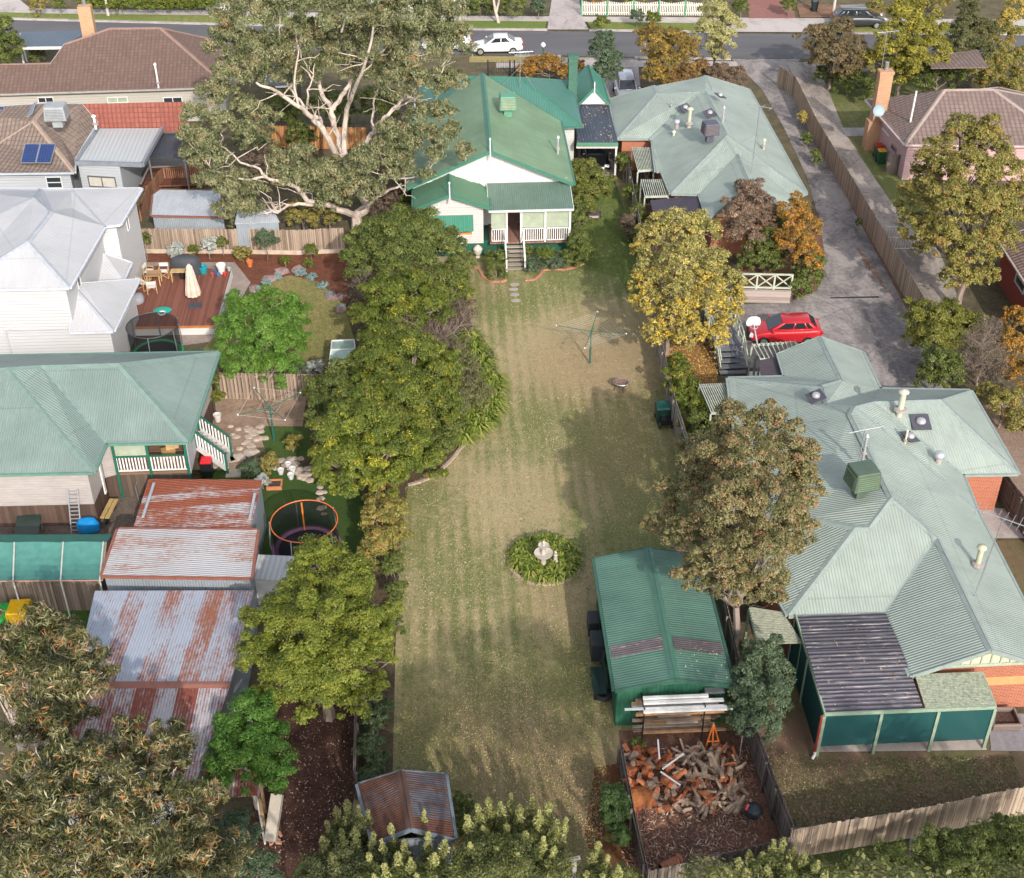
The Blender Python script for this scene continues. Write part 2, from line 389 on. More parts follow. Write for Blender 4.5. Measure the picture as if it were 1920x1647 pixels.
def cloud(blobs,leafpx=6.0,cover=1.5,clump=.21,shape=.5,hollow=.5,droop=0.0,spread=1.2,tintspread=.5,tuft=0.0,lift=0.0):
    """blobs (centre, rx, ry, rz) -> leaf centres, normals, tint, sizes"""
    Cs=[];Ns=[];Ts=[];Ls=[]
    for (c,rx,ry,rz) in blobs:
        s=SCL(Vector(c)); L=leafpx*.70/s; area=L*L*shape*.5; r=(rx*ry*rz)**(1/3); tot=int(cover*4*math.pi*r*r*.8/area); tot=max(30,min(tot,90000))
        rc=clump*r; nc=max(7,int(2.7*(r/rc)**2*.8)); per=max(6,tot//nc)
        d=rng.normal(size=(nc,3)); d/=np.linalg.norm(d,axis=1,keepdims=True); d[:,2]=np.where(d[:,2]<-.45,-d[:,2],d[:,2])
        rad=(hollow+(1.04-hollow)*rng.random(nc)**.6)[:,None]; cc=np.array(c)+d*rad*np.array([rx,ry,rz])*.86
        ct=rng.random(nc); cr=rc*(.55+.8*rng.random(nc))
        idx=np.repeat(np.arange(nc),per); m=len(idx); e=rng.normal(size=(m,3)); e/=np.linalg.norm(e,axis=1,keepdims=True)
        e[:,2]=np.where(e[:,2]<-.3,-e[:,2]*.6,e[:,2]); q=rng.random(m)**(.45)
        sq=np.array([1,1,.8-tuft*.2])+0*e; P=cc[idx]+e*sq*(cr[idx]*q*spread)[:,None]
        if droop: P[:,2]-=droop*cr[idx]*(rng.random(m)**2)
        Nn=e*.7+d[idx]*.5+rng.normal(size=(m,3))*.55+np.array([0,0,.35])
        Cs.append(P);Ns.append(Nn);Ts.append(np.clip((1-tintspread)*ct[idx]+tintspread*rng.random(m),0,1));Ls.append(L*(.6+.8*rng.random(m)))
    C=np.concatenate(Cs);N=np.concatenate(Ns);T=np.concatenate(Ts);L=np.concatenate(Ls)
    k=C[:,2]>.03; NLEAF[0]+=int(k.sum()); return C[k],N[k],T[k],L[k]
def crown(parent,blobs,mat,name='crown',shape=.5,curve=0.0,sat=4,**k):
    ex=[]
    for (c,rx,ry,rz) in blobs:
        if rx*SCL(Vector(c))<14: continue
        for _ in range(sat):
            d=Vector((random.gauss(0,1),random.gauss(0,1),random.gauss(.25,.7))).normalized(); q=random.uniform(.2,.42); ex.append((Vector(c)+Vector((d.x*rx,d.y*ry,d.z*rz))*random.uniform(.85,1.12),rx*q,ry*q,rz*q*.8))
    C,N,T,L=cloud(list(blobs)+ex,shape=shape,**k); return leaf_mesh(name,mat,parent,C,N,T,L,L*shape,curve)
def limb(mb,p,q,r0,r1,wig=.12,n=5,seg=6):
    p=Vector(p);q=Vector(q);D=(q-p); L=D.length; pts=[];rad=[]
    for i in range(n+1):
        t=i/n; o=Vector((random.gauss(0,1),random.gauss(0,1),random.gauss(0,.5)))*wig*L*.25*math.sin(math.pi*t) if 0<i<n else Vector()
        pts.append(p+D*t+o); rad.append(r0+(r1-r0)*t)
    mb.tube(pts,rad,seg); return pts
def PB(px,py,h,rpx,fy=1.0,fz=1.0):
    c=W(px,py,h); r=rpx/SCL(c); return (c,r,r*fy,r*fz)
def tree(name,label,cat,blobs,mat,bk=None,base=None,group=None,tr=.16,twigs=4,trunkname='trunk',bare=0,**k):
    B=[PB(*b) if not isinstance(b[0],Vector) else b for b in blobs]
    cx=sum((b[0]*b[1] for b in B),Vector())/sum(b[1] for b in B); top=max(b[0].z for b in B)
    base=W(*base) if base else Vector((cx.x,cx.y,0)); base=Vector(base)
    root=thing(name,base,label,cat,group); bk=bk or bark()
    mb=MB(); fork=base+Vector(((cx.x-base.x)*.35,(cx.y-base.y)*.35,max(.25,cx.z*.45))); limb(mb,base-Vector((0,0,.1)),fork,tr,tr*.75,.1)
    for c,rx,ry,rz in B:
        mid=limb(mb,fork,c,tr*.6,tr*.25,.2)
        for _ in range(twigs+bare):
            d=Vector((random.gauss(0,1),random.gauss(0,1),random.gauss(.5,.7))).normalized(); e=c+Vector((d.x*rx,d.y*ry,d.z*rz))*(.8 if not bare else 1.05)
            st=random.choice(mid[2:]); pp=limb(mb,st,e,tr*.22,tr*.05,.25,4,4)
            if bare:
                for _ in range(3):
                    d2=(d+Vector((random.gauss(0,.6),random.gauss(0,.6),random.gauss(0,.5)))).normalized(); limb(mb,random.choice(pp[1:]),c+Vector((d2.x*rx,d2.y*ry,d2.z*rz))*1.12,tr*.1,tr*.03,.2,3,3)
    mb.build(trunkname,bk,root,smooth=True)
    crown(root,B,mat,**k); return root
# palettes
def pal(*cs,yel=None,yf=.85):
    n=len(cs); s=[(i/(n-1)*(yf-.06 if yel else 1),c) for i,c in enumerate(cs)]
    if yel: s+=[(yf,yel),(1,sc(yel,1.2))]
    return tuple(s)
GUM=leafmat(pal((.03,.042,.016),(.095,.115,.045),(.20,.215,.10),(.34,.33,.185),yel=(.34,.20,.09),yf=.88),.25)
GUMR=leafmat(pal((.007,.011,.004),(.024,.034,.01),(.068,.074,.022),(.155,.145,.05),(.38,.35,.2),yel=(.42,.18,.06),yf=.87),.15,.4)
DKG=leafmat(pal((.03,.05,.012),(.08,.11,.022),(.15,.18,.04),(.24,.25,.075)),.3)
YGR=leafmat(pal((.04,.065,.01),(.10,.135,.018),(.18,.205,.03),yel=(.38,.30,.02),yf=.9),.3)
LIME=leafmat(pal((.05,.075,.01),(.13,.165,.02),(.22,.25,.035),(.30,.30,.05)),.35)
BRG=leafmat(pal((.035,.09,.012),(.08,.17,.02),(.14,.26,.04),(.18,.31,.05)),.35)
YEL=leafmat(pal((.08,.075,.02),(.22,.19,.05),(.38,.32,.09),(.48,.39,.09),yel=(.70,.44,.05),yf=.76),.3)
BRN=leafmat(pal((.035,.045,.015),(.105,.115,.04),(.21,.185,.075),(.35,.28,.14),yel=(.34,.14,.07),yf=.86),.2)
ORG=leafmat(pal((.10,.09,.02),(.22,.14,.03),(.36,.18,.04),yel=(.55,.25,.03),yf=.75),.3)
PALE=leafmat(pal((.20,.20,.06),(.38,.36,.14),(.52,.48,.22)),.3)
RUS=leafmat(pal((.07,.05,.035),(.14,.10,.07),(.22,.16,.12)),.2)
SILV=leafmat(pal((.22,.25,.22),(.4,.43,.4),(.55,.56,.52)),.2)
BLUG=leafmat(pal((.04,.065,.035),(.09,.135,.07),(.17,.22,.13)),.3)
FRESH=leafmat(pal((.12,.16,.03),(.26,.30,.08),(.42,.44,.16),(.5,.5,.2)),.35)
MIXR=leafmat(pal((.06,.065,.015),(.15,.145,.03),(.27,.24,.06),(.36,.31,.09),yel=(.38,.17,.05),yf=.86),.3)
STRAP=leafmat(pal((.05,.09,.01),(.11,.17,.02),(.20,.26,.04),(.36,.36,.09)),.25)
GREYTW=bark((.24,.19,.16),(.10,.08,.07)); PINKB=bark((.50,.42,.36),(.22,.18,.16))
# ---------------- ground, roads, paths
@cached
def grass(green=(.14,.17,.06),dry=(.30,.235,.125),bias=.5,dirt=(.24,.15,.09),dbias=.0,streak=.25,blobs=(),dblobs=()):
    t=NT('grass'); p=t.pos(); a=t.noise(p,.16,6,.6,.4); b=t.noise(t.pos((2.6,.13,1)),1.0,4,.55); c=t.noise(p,2.2,8,.8); d=t.noise(p,14,5,.85)
    f=t.math('ADD',t.math('MULTIPLY',a,.48),t.math('ADD',t.math('MULTIPLY',b,streak),t.math('MULTIPLY',c,.42)))
    if blobs:
        sn=t.math('SINE',t.math('MULTIPLY_ADD',t.sep(t.pos())[0],2*math.pi/.66,.4)); f=t.math('ADD',f,t.math('MULTIPLY',sn,t.math('MULTIPLY',t.ramp(t.noise(p,.22,3,.5),[(.4,.1),(.6,1.0)]),.055)))
    for (x,y,r,amt) in blobs:
        v=t.new('VectorMath',operation='DISTANCE'); t.link(t.pos((1,.75,0)),v.inputs[0]); v.inputs[1].default_value=(x,y*.75,0)
        g=t.ramp(t.math('DIVIDE',v.outputs['Value'],r),[(0.0,1.0),(1.0,0.0)],'EASE'); f=t.math('MULTIPLY_ADD',g,amt,f)
    lo=.66-.3*bias; m=t.ramp(f,[(lo,0.0),(lo+.16,1.0)])
    col=t.mix(m,green,dry); col=t.mix(t.ramp(d,[(.35,.0),(.7,.55)]),col,sc(green,.55)); col=t.mix(t.ramp(t.noise(p,20,3,.8),[(.5,.0),(.75,.6)]),col,sc(dry,1.5))
    if dbias: col=t.mix(t.ramp(t.math('ADD',t.math('MULTIPLY',t.noise(p,.3,6,.7),.7),t.math('MULTIPLY',c,.3)),[(.62-.2*dbias,0.0),(.72-.2*dbias,1.0)]),col,dirt)
    for (x,y,r,amt) in dblobs:
        v=t.new('VectorMath',operation='DISTANCE'); t.link(t.pos((1,.75,0)),v.inputs[0]); v.inputs[1].default_value=(x,y*.75,0)
        g=t.ramp(t.math('DIVIDE',v.outputs['Value'],r),[(0.0,1.0),(1.0,0.0)],'EASE'); col=t.mix(t.math('MULTIPLY',g,t.math('MULTIPLY',t.ramp(c,[(.35,.3),(.62,1.0)]),amt)),col,dirt)
    t.col(col); t.bump(t.math('ADD',d,t.math('MULTIPLY',c,.8)),.9,.08); return t.set(.95,0,.1)
@cached
def soil(c=(.20,.13,.09),c2=(.09,.06,.045),speck=(.34,.25,.17),amt=.5):
    t=NT('soil'); p=t.pos(); a=t.noise(p,.8,8,.75); b=t.noise(p,11,6,.85)
    col=t.ramp(a,[(.35,c2),(.62,c)]); col=t.mix(t.ramp(b,[(.5,0.0),(.68,amt)]),col,speck); col=t.mix(t.ramp(t.noise(p,6,5,.8),[(.5,0.0),(.7,.6)]),col,sc(c2,.6)); t.col(col); t.bump(b,.9,.07); return t.set(.95,0,.1)
@cached
def asphalt():
    t=NT('asphalt'); p=t.pos(); a=t.noise(t.pos((.08,.6,1)),1.0,6,.6); b=t.noise(p,25,4,.8); c=t.noise(p,.5,5,.6)
    col=t.ramp(a,[(.3,(.085,.085,.095)),(.7,(.13,.13,.14))]); col=t.mix(t.math('MULTIPLY',b,.5),col,(.19,.18,.18)); col=t.mix(t.ramp(c,[(.6,0.0),(.66,.4)]),col,(.08,.08,.09))
    t.col(col); t.bump(b,.3,.01); return t.set(.9,0,.2)
def sheet(name,pts,mat,h):
    mb=MB(); q=[W(x,y,0) for x,y in pts]; q=[Vector((p.x,p.y,h)) for p in q]
    a=sum(q[i].x*q[(i+1)%len(q)].y-q[(i+1)%len(q)].x*q[i].y for i in range(len(q)))
    mb.poly(q if a>0 else q[::-1]); return tag(mb.build(name,mat),kind='structure')
mb=MB(); mb.poly([(-700,-300,-.012),(700,-300,-.012),(700,900,-.012),(-700,900,-.012)]); tag(mb.build('ground',soil((.17,.14,.09),(.08,.075,.045),(.25,.21,.13),.4)),kind='structure')
lx=lambda x,y:(W(x,y).x,W(x,y).y)
LB=tuple((*lx(x,y),r,a) for x,y,r,a in ((1130,650,7,.22),(1010,640,5,.10),(1000,560,6,-.10),(1150,455,7,-.22),(1060,790,5,-.07),(880,900,4,.06),(1040,880,5,.06),(1020,980,4,.05),(870,1030,4,-.04),(860,1200,3,.04),(920,1250,3,-.08),(1050,1110,3,.09),(1215,760,3,-.10),(1240,880,4,-.14),(1150,920,5,-.08),(1080,1350,5,-.10),(850,1100,4,-.06),(1060,560,5,-.06),(1150,840,3,-.12),(1140,780,3,-.05)))  # right-edge negative spots: greener grass, with shadow darkening put into the tint
DB=tuple((*lx(x,y),r,a) for x,y,r,a in ((1150,690,6,.55),(1050,700,5,.3),(1190,830,5,.45),(1120,900,4,.35),(1000,1420,5,.6),(1110,1480,4,.8),(900,1480,5,.45),(1090,1150,4,.35),(840,1350,3,.3),(930,540,2.5,.25),(880,540,3,.3)))
LAWN=grass((.185,.22,.075),(.54,.43,.26),.44,(.33,.20,.13),.0,.30,LB,DB)
sheet('lawn',[(700,440),(1075,440),(1110,300),(1176,345),(1205,500),(1232,665),(1290,890),(1400,1350),(1480,1620),(1500,1750),(640,1750),(680,1300),(700,800)],LAWN,0)
sheet('road',[(-400,27),(0,37),(390,47),(870,57),(1440,64),(2300,70),(2300,119),(1500,110),(960,104.6),(400,92),(-400,70)],asphalt(),.0)
CONC=concrete((.42,.38,.36),(.19,.175,.17),.45); CONCD=concrete((.32,.285,.27),(.10,.095,.10),.8,.35,.25)
def strip3(name,px,h0,h1,mat,wd=.3):   # raised kerb along a pixel polyline
    mb=MB(); P=[W(*p) for p in px]
    for a,b in zip(P,P[1:]): mb.beam(a+Vector((0,0,(h0+h1)/2)),b+Vector((0,0,(h0+h1)/2)),wd,h1-h0)
    return tag(mb.build(name,mat),kind='structure')
strip3('kerb',[(-400,25),(0,36),(390,46),(870,56),(1026,57)],0,.12,CONC); strip3('kerb',[(1105,58),(1195,59),(1340,61)],0,.12,CONC); strip3('kerb',[(1520,63),(2300,68)],0,.12,CONC)
strip3('kerb',[(965,106),(1052,107)],0,.12,CONC); strip3('kerb',[(1190,110),(1370,112)],0,.12,CONC)
sheet('verge',[(-400,12),(400,27),(870,38),(870,56),(390,46),(0,36),(-400,25)],grass((.19,.24,.06),(.34,.32,.13),.3),.05)
sheet('verge',[(868,40),(1024,40),(1022,56),(868,56)],grass((.15,.22,.05),(.33,.31,.12),.2),.054)
sheet('verge',[(1100,42),(1330,44),(1345,60),(1108,57)],grass((.17,.22,.05),(.33,.31,.12),.3),.054)
sheet('verge',[(1506,46),(2300,52),(2300,66),(1524,62)],grass((.17,.2,.05),(.33,.31,.12),.4),.054)
sheet('footpath',[(-400,2),(100,18),(400,21),(870,31),(1440,35),(2300,40),(2300,53),(1440,46),(870,40),(400,30),(100,27),(-400,13)],concrete((.45,.41,.39),(.28,.25,.24),.2),.058)
sheet('driveway',[(1036,-10),(1085,-10),(1090,30),(1104,57),(1026,57),(1030,30)],concrete((.42,.37,.36),(.24,.21,.2),.3),.064)
sheet('driveway',[(1330,35),(1510,36),(1522,62),(1345,61)],concrete((.46,.41,.39),(.28,.25,.24),.2),.064)
sheet('driveway',[(1400,-20),(1478,-20),(1492,36),(1404,36)],plain((.26,.12,.10),.9),.068)
sheet('driveway',[(-400,-10),(20,-14),(60,20),(-400,30)],concrete((.45,.41,.39),(.28,.25,.24),.2),.068)
sheet('garden_bed',[(1492,8),(1660,12),(1660,35),(1500,34)],soil((.30,.17,.11),(.16,.1,.07)),.06)
sheet('footpath',[(930,116),(1060,112),(1200,114),(1380,116),(1385,125),(930,128)],concrete((.42,.38,.36),(.24,.21,.2),.3),.02)
sheet('verge',[(880,106),(1060,107),(1060,116),(880,118)],grass((.24,.22,.07),(.42,.34,.16),.8),.024)
sheet('driveway',[(1058,108),(1195,110),(1205,200),(1150,330),(1165,470),(1085,300),(1075,190)],concrete((.36,.32,.31),(.16,.14,.14),.5),.012)
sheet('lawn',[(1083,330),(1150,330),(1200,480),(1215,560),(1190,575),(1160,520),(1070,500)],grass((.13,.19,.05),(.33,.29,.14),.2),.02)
sheet('driveway',[(1372,111),(1500,111),(1487,140),(1527,235),(1600,372),(1650,470),(1716,590),(1780,760),(1640,760),(1600,700),(1380,690),(1376,600),(1385,572),(1478,568),(1532,545),(1548,490),(1535,410),(1512,330),(1470,240),(1430,170)],CONCD,.012)
sheet('drain',[(1557,558),(1648,556),(1648,559),(1557,560.5)],BLACK,.018)
# right neighbour driveway, lawn
sheet('lawn',[(1520,140),(1760,140),(1760,500),(1690,440),(1600,330),(1540,200)],grass((.13,.16,.05),(.33,.28,.15),.35),.006)
sheet('driveway',[(1476,116),(1640,122),(1640,134),(1540,138),(1585,250),(1640,335),(1700,420),(1760,470),(1810,590),(1770,700),(1716,590),(1640,450),(1560,300),(1510,200)],concrete((.37,.32,.28),(.14,.12,.11),.6),.017)
sheet('path',[(1578,240),(1640,240),(1645,256),(1585,256)],CONC,.02)
# neighbour yards
sheet('garden_bed',[(250,470),(650,470),(660,560),(640,600),(600,545),(540,520),(470,545),(440,500),(260,500)],soil((.23,.09,.055),(.11,.045,.03),(.36,.2,.13),.5),.006)
sheet('path',[(262,492),(440,492),(470,530),(430,600),(405,640),(330,650),(330,600),(400,600),(430,505),(262,500)],soil((.42,.34,.3),(.28,.22,.19),(.55,.5,.46),.6),.012)
sheet('lawn',[(470,560),(500,528),(545,517),(600,530),(645,572),(665,640),(655,690),(420,690),(380,655)],grass((.17,.2,.06),(.36,.29,.13),.62),.018)
sheet('yard_soil',[(405,735),(600,735),(600,800),(560,835),(480,840),(420,900),(395,830)],soil((.42,.31,.23),(.27,.18,.13),(.5,.4,.32),.4),.006)
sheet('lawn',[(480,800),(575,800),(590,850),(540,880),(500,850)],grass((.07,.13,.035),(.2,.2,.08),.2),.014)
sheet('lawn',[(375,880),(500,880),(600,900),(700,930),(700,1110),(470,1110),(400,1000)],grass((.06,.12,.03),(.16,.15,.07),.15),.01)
sheet('yard_soil',[(0,930),(270,930),(270,1110),(-60,1110),(-60,930)],soil((.20,.16,.14),(.1,.08,.07)),.006)
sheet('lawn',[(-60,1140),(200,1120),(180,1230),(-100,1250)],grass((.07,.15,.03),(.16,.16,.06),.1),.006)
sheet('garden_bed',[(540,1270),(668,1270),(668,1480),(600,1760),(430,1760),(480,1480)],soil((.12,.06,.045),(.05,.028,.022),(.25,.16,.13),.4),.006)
sheet('garden_bed',[(660,400),(870,530),(880,600),(925,660),(938,730),(930,775),(890,820),(850,850),(825,878),(765,910),(752,1000),(742,1200),(735,1500),(665,1500),(670,1100),(560,860),(580,700),(650,600)],soil((.13,.095,.06),(.055,.045,.03)),.008)
sheet('woodchip_yard',[(1160,1370),(1395,1370),(1480,1620),(1190,1660)],soil((.25,.12,.08),(.10,.06,.045),(.42,.27,.2),.6),.008)
sheet('bare_soil',[(1115,1440),(1165,1430),(1195,1647),(1120,1647),(1095,1560)],soil((.22,.08,.04),(.11,.07,.035),(.3,.16,.08),.4),.006)
sheet('yard_soil',[(1236,640),(1345,640),(1345,720),(1252,730)],soil((.36,.2,.09),(.2,.11,.06),(.6,.36,.12),.8),.012)
sheet('lawn',[(1395,1190),(1560,1190),(1930,1400),(1990,1480),(1480,1640),(1395,1350)],grass((.14,.15,.065),(.30,.22,.135),.42,(.24,.155,.11),.85),.006)
sheet('patio',[(1533,1412),(1850,1408),(1800,1280),(1500,1280)],concrete((.40,.36,.33),(.3,.26,.24),.2),.05)
sheet('path',[(1852,1340),(1990,1338),(1990,1410),(1858,1409)],concrete((.27,.25,.26),(.18,.16,.17),.3),.03)
sheet('patio',[(1810,950),(1990,960),(1990,1010),(1850,1010)],concrete((.40,.36,.34),(.26,.23,.22),.3),.02)
sheet('yard_soil',[(1780,760),(1960,760),(1990,1000),(1900,960)],soil((.34,.25,.2),(.24,.17,.13)),.006)
sheet('lawn',[(1850,1015),(1990,1010),(1990,1200),(1900,1130)],grass((.11,.12,.05),(.24,.17,.1),.6,(.2,.12,.09),.5),.006)
sheet('garden_bed',[(1390,400),(1535,400),(1548,490),(1532,545),(1478,562),(1385,560)],soil((.25,.13,.08),(.12,.07,.05)),.02)
sheet('garden_bed',[(1176,345),(1240,345),(1330,650),(1236,650)],soil((.2,.13,.07),(.1,.07,.05)),.014)
sheet('garden_bed',[(1500,205),(1530,225),(1705,540),(1720,600),(1700,580),(1640,470)],soil((.26,.15,.1),(.13,.08,.06)),.022)
sheet('bank_slope',[(560,1620),(1220,1660),(1990,1500),(2100,1900),(400,1900)],grass((.06,.09,.03),(.15,.13,.06),.2),.03)
V3=Vector
PALEROOF=corrugated((.325,.38,.34),pitch=.19,dirt=.2,stripe=.35,wave=.013,laps=4.3); PALECAP=plain((.25,.30,.28),.5)
def midbase(V,*k): 
    c=sum((V[i] for i in k),Vector())/len(k); return Vector((c.x,c.y,0))
# ============ main house
H1=thing('weatherboard_house',W(930,470),'white weatherboard house with bright green iron roof, gables and back stairs','house')
V=dict(WL=(775,393,3.6),WR=(919,395,3.6),GR=(1076,345,3.9),SL=(785,243,3.7),SR=(1092,237,3.7),SRF=(1072,155,3.7),SLF=(872,127,3.7))
V=resolve(V)
GY=V['GR'].y; V['GA']=WY(919,283,GY); V['GL']=Vector((2*V['GA'].x-V['GR'].x,GY,3.9)); hr=V['GA'].z
V['GB']=W(912,150,hr); V['GRb']=V['GR']+Vector((0,17,0)); V['GLb']=V['GL']+Vector((0,17,0)); V['GB']=Vector((V['GA'].x,GY+17,hr))
V['WA']=WY(843,365,V['WL'].y); V['WR'].y=V['WL'].y; wz=V['WA'].z
D=GY-V['WL'].y+1.8
for k in ('WA','WL','WR'): V[k+'b']=V[k]+Vector((0,D,0))
V['WRb'].y=GY+.05; 
V['K0']=RP(880,143,V['SL'],V['SR'],25); V['K1']=RP(975,145,V['SL'],V['SR'],25)
vy_=V['SL'].y+(min(hr,V['K0'].z)-3.7)/math.tan(math.radians(25)); V['GB']=Vector((V['GA'].x,vy_-.9,hr)); V['GRb']=Vector((V['GR'].x,V['SL'].y+.45,3.9)); V['GLb']=Vector((V['GL'].x,V['SL'].y+.45,3.9)); print('main',hr,V['K0'].z)
V['SRF']=Vector((V['SR'].x,2*V['K1'].y-V['SR'].y,3.7)); V['SLF']=Vector((V['SL'].x,2*V['K1'].y-V['SL'].y,3.7))
G1=corrugated((.175,.275,.165),pitch=.2,dirt=.25,stripe=.10,laps=1.8,fade=.12); G1T=corrugated((.07,.19,.155),pitch=.25,dirt=.1,stripe=.35); GCAP=plain((.05,.17,.12),.5)
roof(H1,V,[('GA','GR','GRb','GB'),('GA','GB','GLb','GL')],G1,GCAP,GCAP,capw=.2)
roof(H1,V,[('WA','WR','WRb','WAb'),('WA','WAb','WLb','WL')],corrugated((.09,.20,.12),pitch=.2,dirt=.1,stripe=.1),GCAP,GCAP)
roof(H1,V,[('SL','SR','K1','K0'),('SR','SRF','K1'),('K0','K1','SRF','SLF'),('K0','SLF','SL')],G1T,GCAP,GCAP,nogut=('SLF','SRF'))
HW=boards((.52,.51,.50),.17,.05)
def gblock(L,A,R,back,z0,mat=HW,ins=.4,ov=.5,nm='wall',under=.06):
    """walled gable block: front gable at L,A,R (world), running back"""
    f=Vector((0,ov,0)); mb=MB(); th=.12
    l=L+f+Vector((ins,0,0)); r=R+f-Vector((ins,0,0)); k=(A.z-L.z)/max(.01,(A.x-L.x)); lz=L.z+k*ins-under; rz=lz; a=A+f-Vector((0,0,under))
    n=len(mb.v); mb.v+=[Vector((l.x,l.y,z0)),Vector((r.x,l.y,z0)),Vector((r.x,l.y,rz)),Vector((a.x,l.y,a.z)),Vector((l.x,l.y,lz))]
    mb.v+=[v+Vector((0,th,0)) for v in mb.v[:5]]; mb.f+=[[0,1,2,3,4],[9,8,7,6,5]]+[[i,i+5,(i+1)%5+5,(i+1)%5] for i in range(5)]
    for x,s in ((l.x,1),(r.x,-1)):
        mb.hull8([(x,l.y+th,z0),(x+s*th,l.y+th,z0),(x+s*th,l.y+back,z0),(x,l.y+back,z0)],[(x,l.y+th,lz),(x+s*th,l.y+th,lz),(x+s*th,l.y+back,lz),(x,l.y+back,lz)])
    return mb.build(nm,mat,H1),Vector((l.x,l.y,0)),Vector((r.x,l.y,0))
w1,wa,wb=gblock(V['WL'],V['WA'],V['WR'],D,.9); w2,ga,gb=gblock(V['GL'],V['GA'],V['GR'],16,.9,plain((.52,.515,.51),.55,0,.3,.04))
gs=MB(); 
for x in (.28,.42,.5,.58,.72,.86):   # battens on the main gable
    X=ga.x+(gb.x-ga.x)*x; zt=V['GA'].z-.12-abs(X-V['GA'].x)*(V['GA'].z-3.9)/(V['GR'].x-V['GA'].x); gs.beam((X,ga.y-.02,4.05),(X,ga.y-.02,zt-.1),.1,.04,up=(0,1,0))
gs.beam((ga.x,ga.y-.03,4.05),(gb.x,ga.y-.03,4.05),.06,.12); gs.build('gable_batten',plain((.62,.62,.58),.6),H1)
gs=MB()
for x in (.3,.5,.7): X=wa.x+(wb.x-wa.x)*x; gs.beam((X,wa.y-.02,3.55),(X,wa.y-.02,wz-.2-abs(X-V['WA'].x)*.42),.08,.04,up=(0,1,0))
gs.beam((wa.x,wa.y-.03,3.5),(wb.x,wa.y-.03,3.5),.06,.1); gs.build('gable_batten',plain((.62,.62,.58),.6),H1)
for A in (V['GA'],V['WA']): m=MB(); m.tube([A+Vector((0,-.1,-.5)),A+Vector((0,-.1,.75))],[.05,.035]); m.lathe(A+Vector((0,-.1,.75)),[(.06,0),(.07,.05),(.0,.16)],8); m.build('finial',WHITE,H1)
mb=MB(); mb.hull8([(wa.x,wa.y+.03,0),(wb.x,wa.y+.03,0),(wb.x,wa.y+D,0),(wa.x,wa.y+D,0)],[(wa.x,wa.y+.03,.9),(wb.x,wa.y+.03,.9),(wb.x,wa.y+D,.9),(wa.x,wa.y+D,.9)])
mb.hull8([(wb.x+.02,wa.y+.4,0),(gb.x-.1,wa.y+.4,0),(gb.x-.1,ga.y+15,0),(wb.x+.02,ga.y+15,0)],[(wb.x+.02,wa.y+.4,.86),(gb.x-.1,wa.y+.4,.86),(gb.x-.1,ga.y+15,.86),(wb.x+.02,ga.y+15,.86)]); mb.build('skirting',boards((.02,.10,.07),.15,.1),H1)
_=walls(H1,[V['SL'],V['SR'],V['SRF'],V['SLF']],HW,.5)
# verandah
vz=3.4; VF0=W(920,394,vz); VF1=W(1071,392,vz); VF1.y=VF0.y=W(1000,393,vz).y
VB0=Vector((wb.x+.35,ga.y-.01,3.85)); VB1=Vector((V['GR'].x-.25,ga.y-.01,3.85)); VF0.x=VB0.x; VF1.x=VB1.x
roof(H1,{'a':VF0,'b':VF1,'c':VB1,'d':VB0},[('a','b','c','d')],corrugated((.13,.20,.16),pitch=.2,dirt=.3,stripe=.4),None,plain((.6,.66,.6),.5),name='verandah_roof')
fz=1.0; vy=VF0.y+.3
mb=MB(); mb.box(((VF0.x+VF1.x)/2,(vy+ga.y)/2,fz-.05),(VF1.x-VF0.x-.1,ga.y-vy,.1)); mb.build('verandah_floor',timber((.30,.17,.13),'y'),H1)
px=[W(920,0),0]; posts=[]
def vx(p): return WY(p,440,vy).x
for p in (950,977,1022,1068):
    m=MB(); m.box((vx(p),vy,(fz+vz)/2),(.12,.12,vz-fz-.02)); m.build('post',WHITE,H1)
for a,b in ((921,949),(978,1021),(1024,1067)):
    m=MB(); m.box(((vx(a)+vx(b))/2,vy+.06,(fz+.95+vz-.1)/2),(vx(b)-vx(a)-.02,.03,vz-fz-1.15)); m.build('blind',SAGE,H1)
    m=MB(); x0,x1=vx(a)+.05,vx(b)-.05
    m.beam((x0,vy,fz+.95),(x1,vy,fz+.95),.07,.06); m.beam((x0,vy,fz+.12),(x1,vy,fz+.12),.06,.05)
    n=int((x1-x0)/.13)
    for i in range(n+1): X=x0+(x1-x0)*i/n; m.box((X,vy,fz+.53),(.055,.03,.8))
    m.build('balustrade',WHITE,H1)
m=MB(); m.box((vx(964),ga.y-.03,fz+1.05),(.95,.06,2.1)); m.build('door',plain((.12,.08,.06),.5),H1)
m=MB(); m.box((VF1.x-.12,(vy+ga.y)/2,2.2),(.06,ga.y-vy-.15,2.3)); m.build('side_screen',plain((.10,.22,.16),.6),H1)
m=MB(); sx=vx(964); n=6
for i in range(n): m.box((sx,vy-.1-.28*(i+.5),fz-.16*(i+1)-.02),(1.05,.3,.05)); 
m.build('stair_tread',timber((.33,.29,.25),'x',.3),H1)
for s in (-.58,.58):
    m=MB(); a=Vector((sx+s,vy-.05,fz+.85)); b=Vector((sx+s,vy-1.95,.85)); m.beam(a,b,.07,.1); m.beam(a-Vector((0,0,.85)),b-Vector((0,0,.8)),.06,.26); m.box(b-Vector((0,0,.42)),(.1,.1,.85)); m.build('handrail',WHITE,H1)
w_=window(H1,wa,wb,824,428,886,441,WHITE,plain((.50,.25,.10),.6),1,name='window')
P=WP(805,405,wa,wb);Q=WP(887,405,wa,wb); m=MB(); m.slab([(P.x,wa.y-.02,P.z),(P.x,wa.y-.75,P.z-.75),(Q.x,wa.y-.75,P.z-.75),(Q.x,wa.y-.02,P.z)],.03); m.build('awning',corrugated((.05,.22,.15),pitch=.2,stripe=.4),H1)
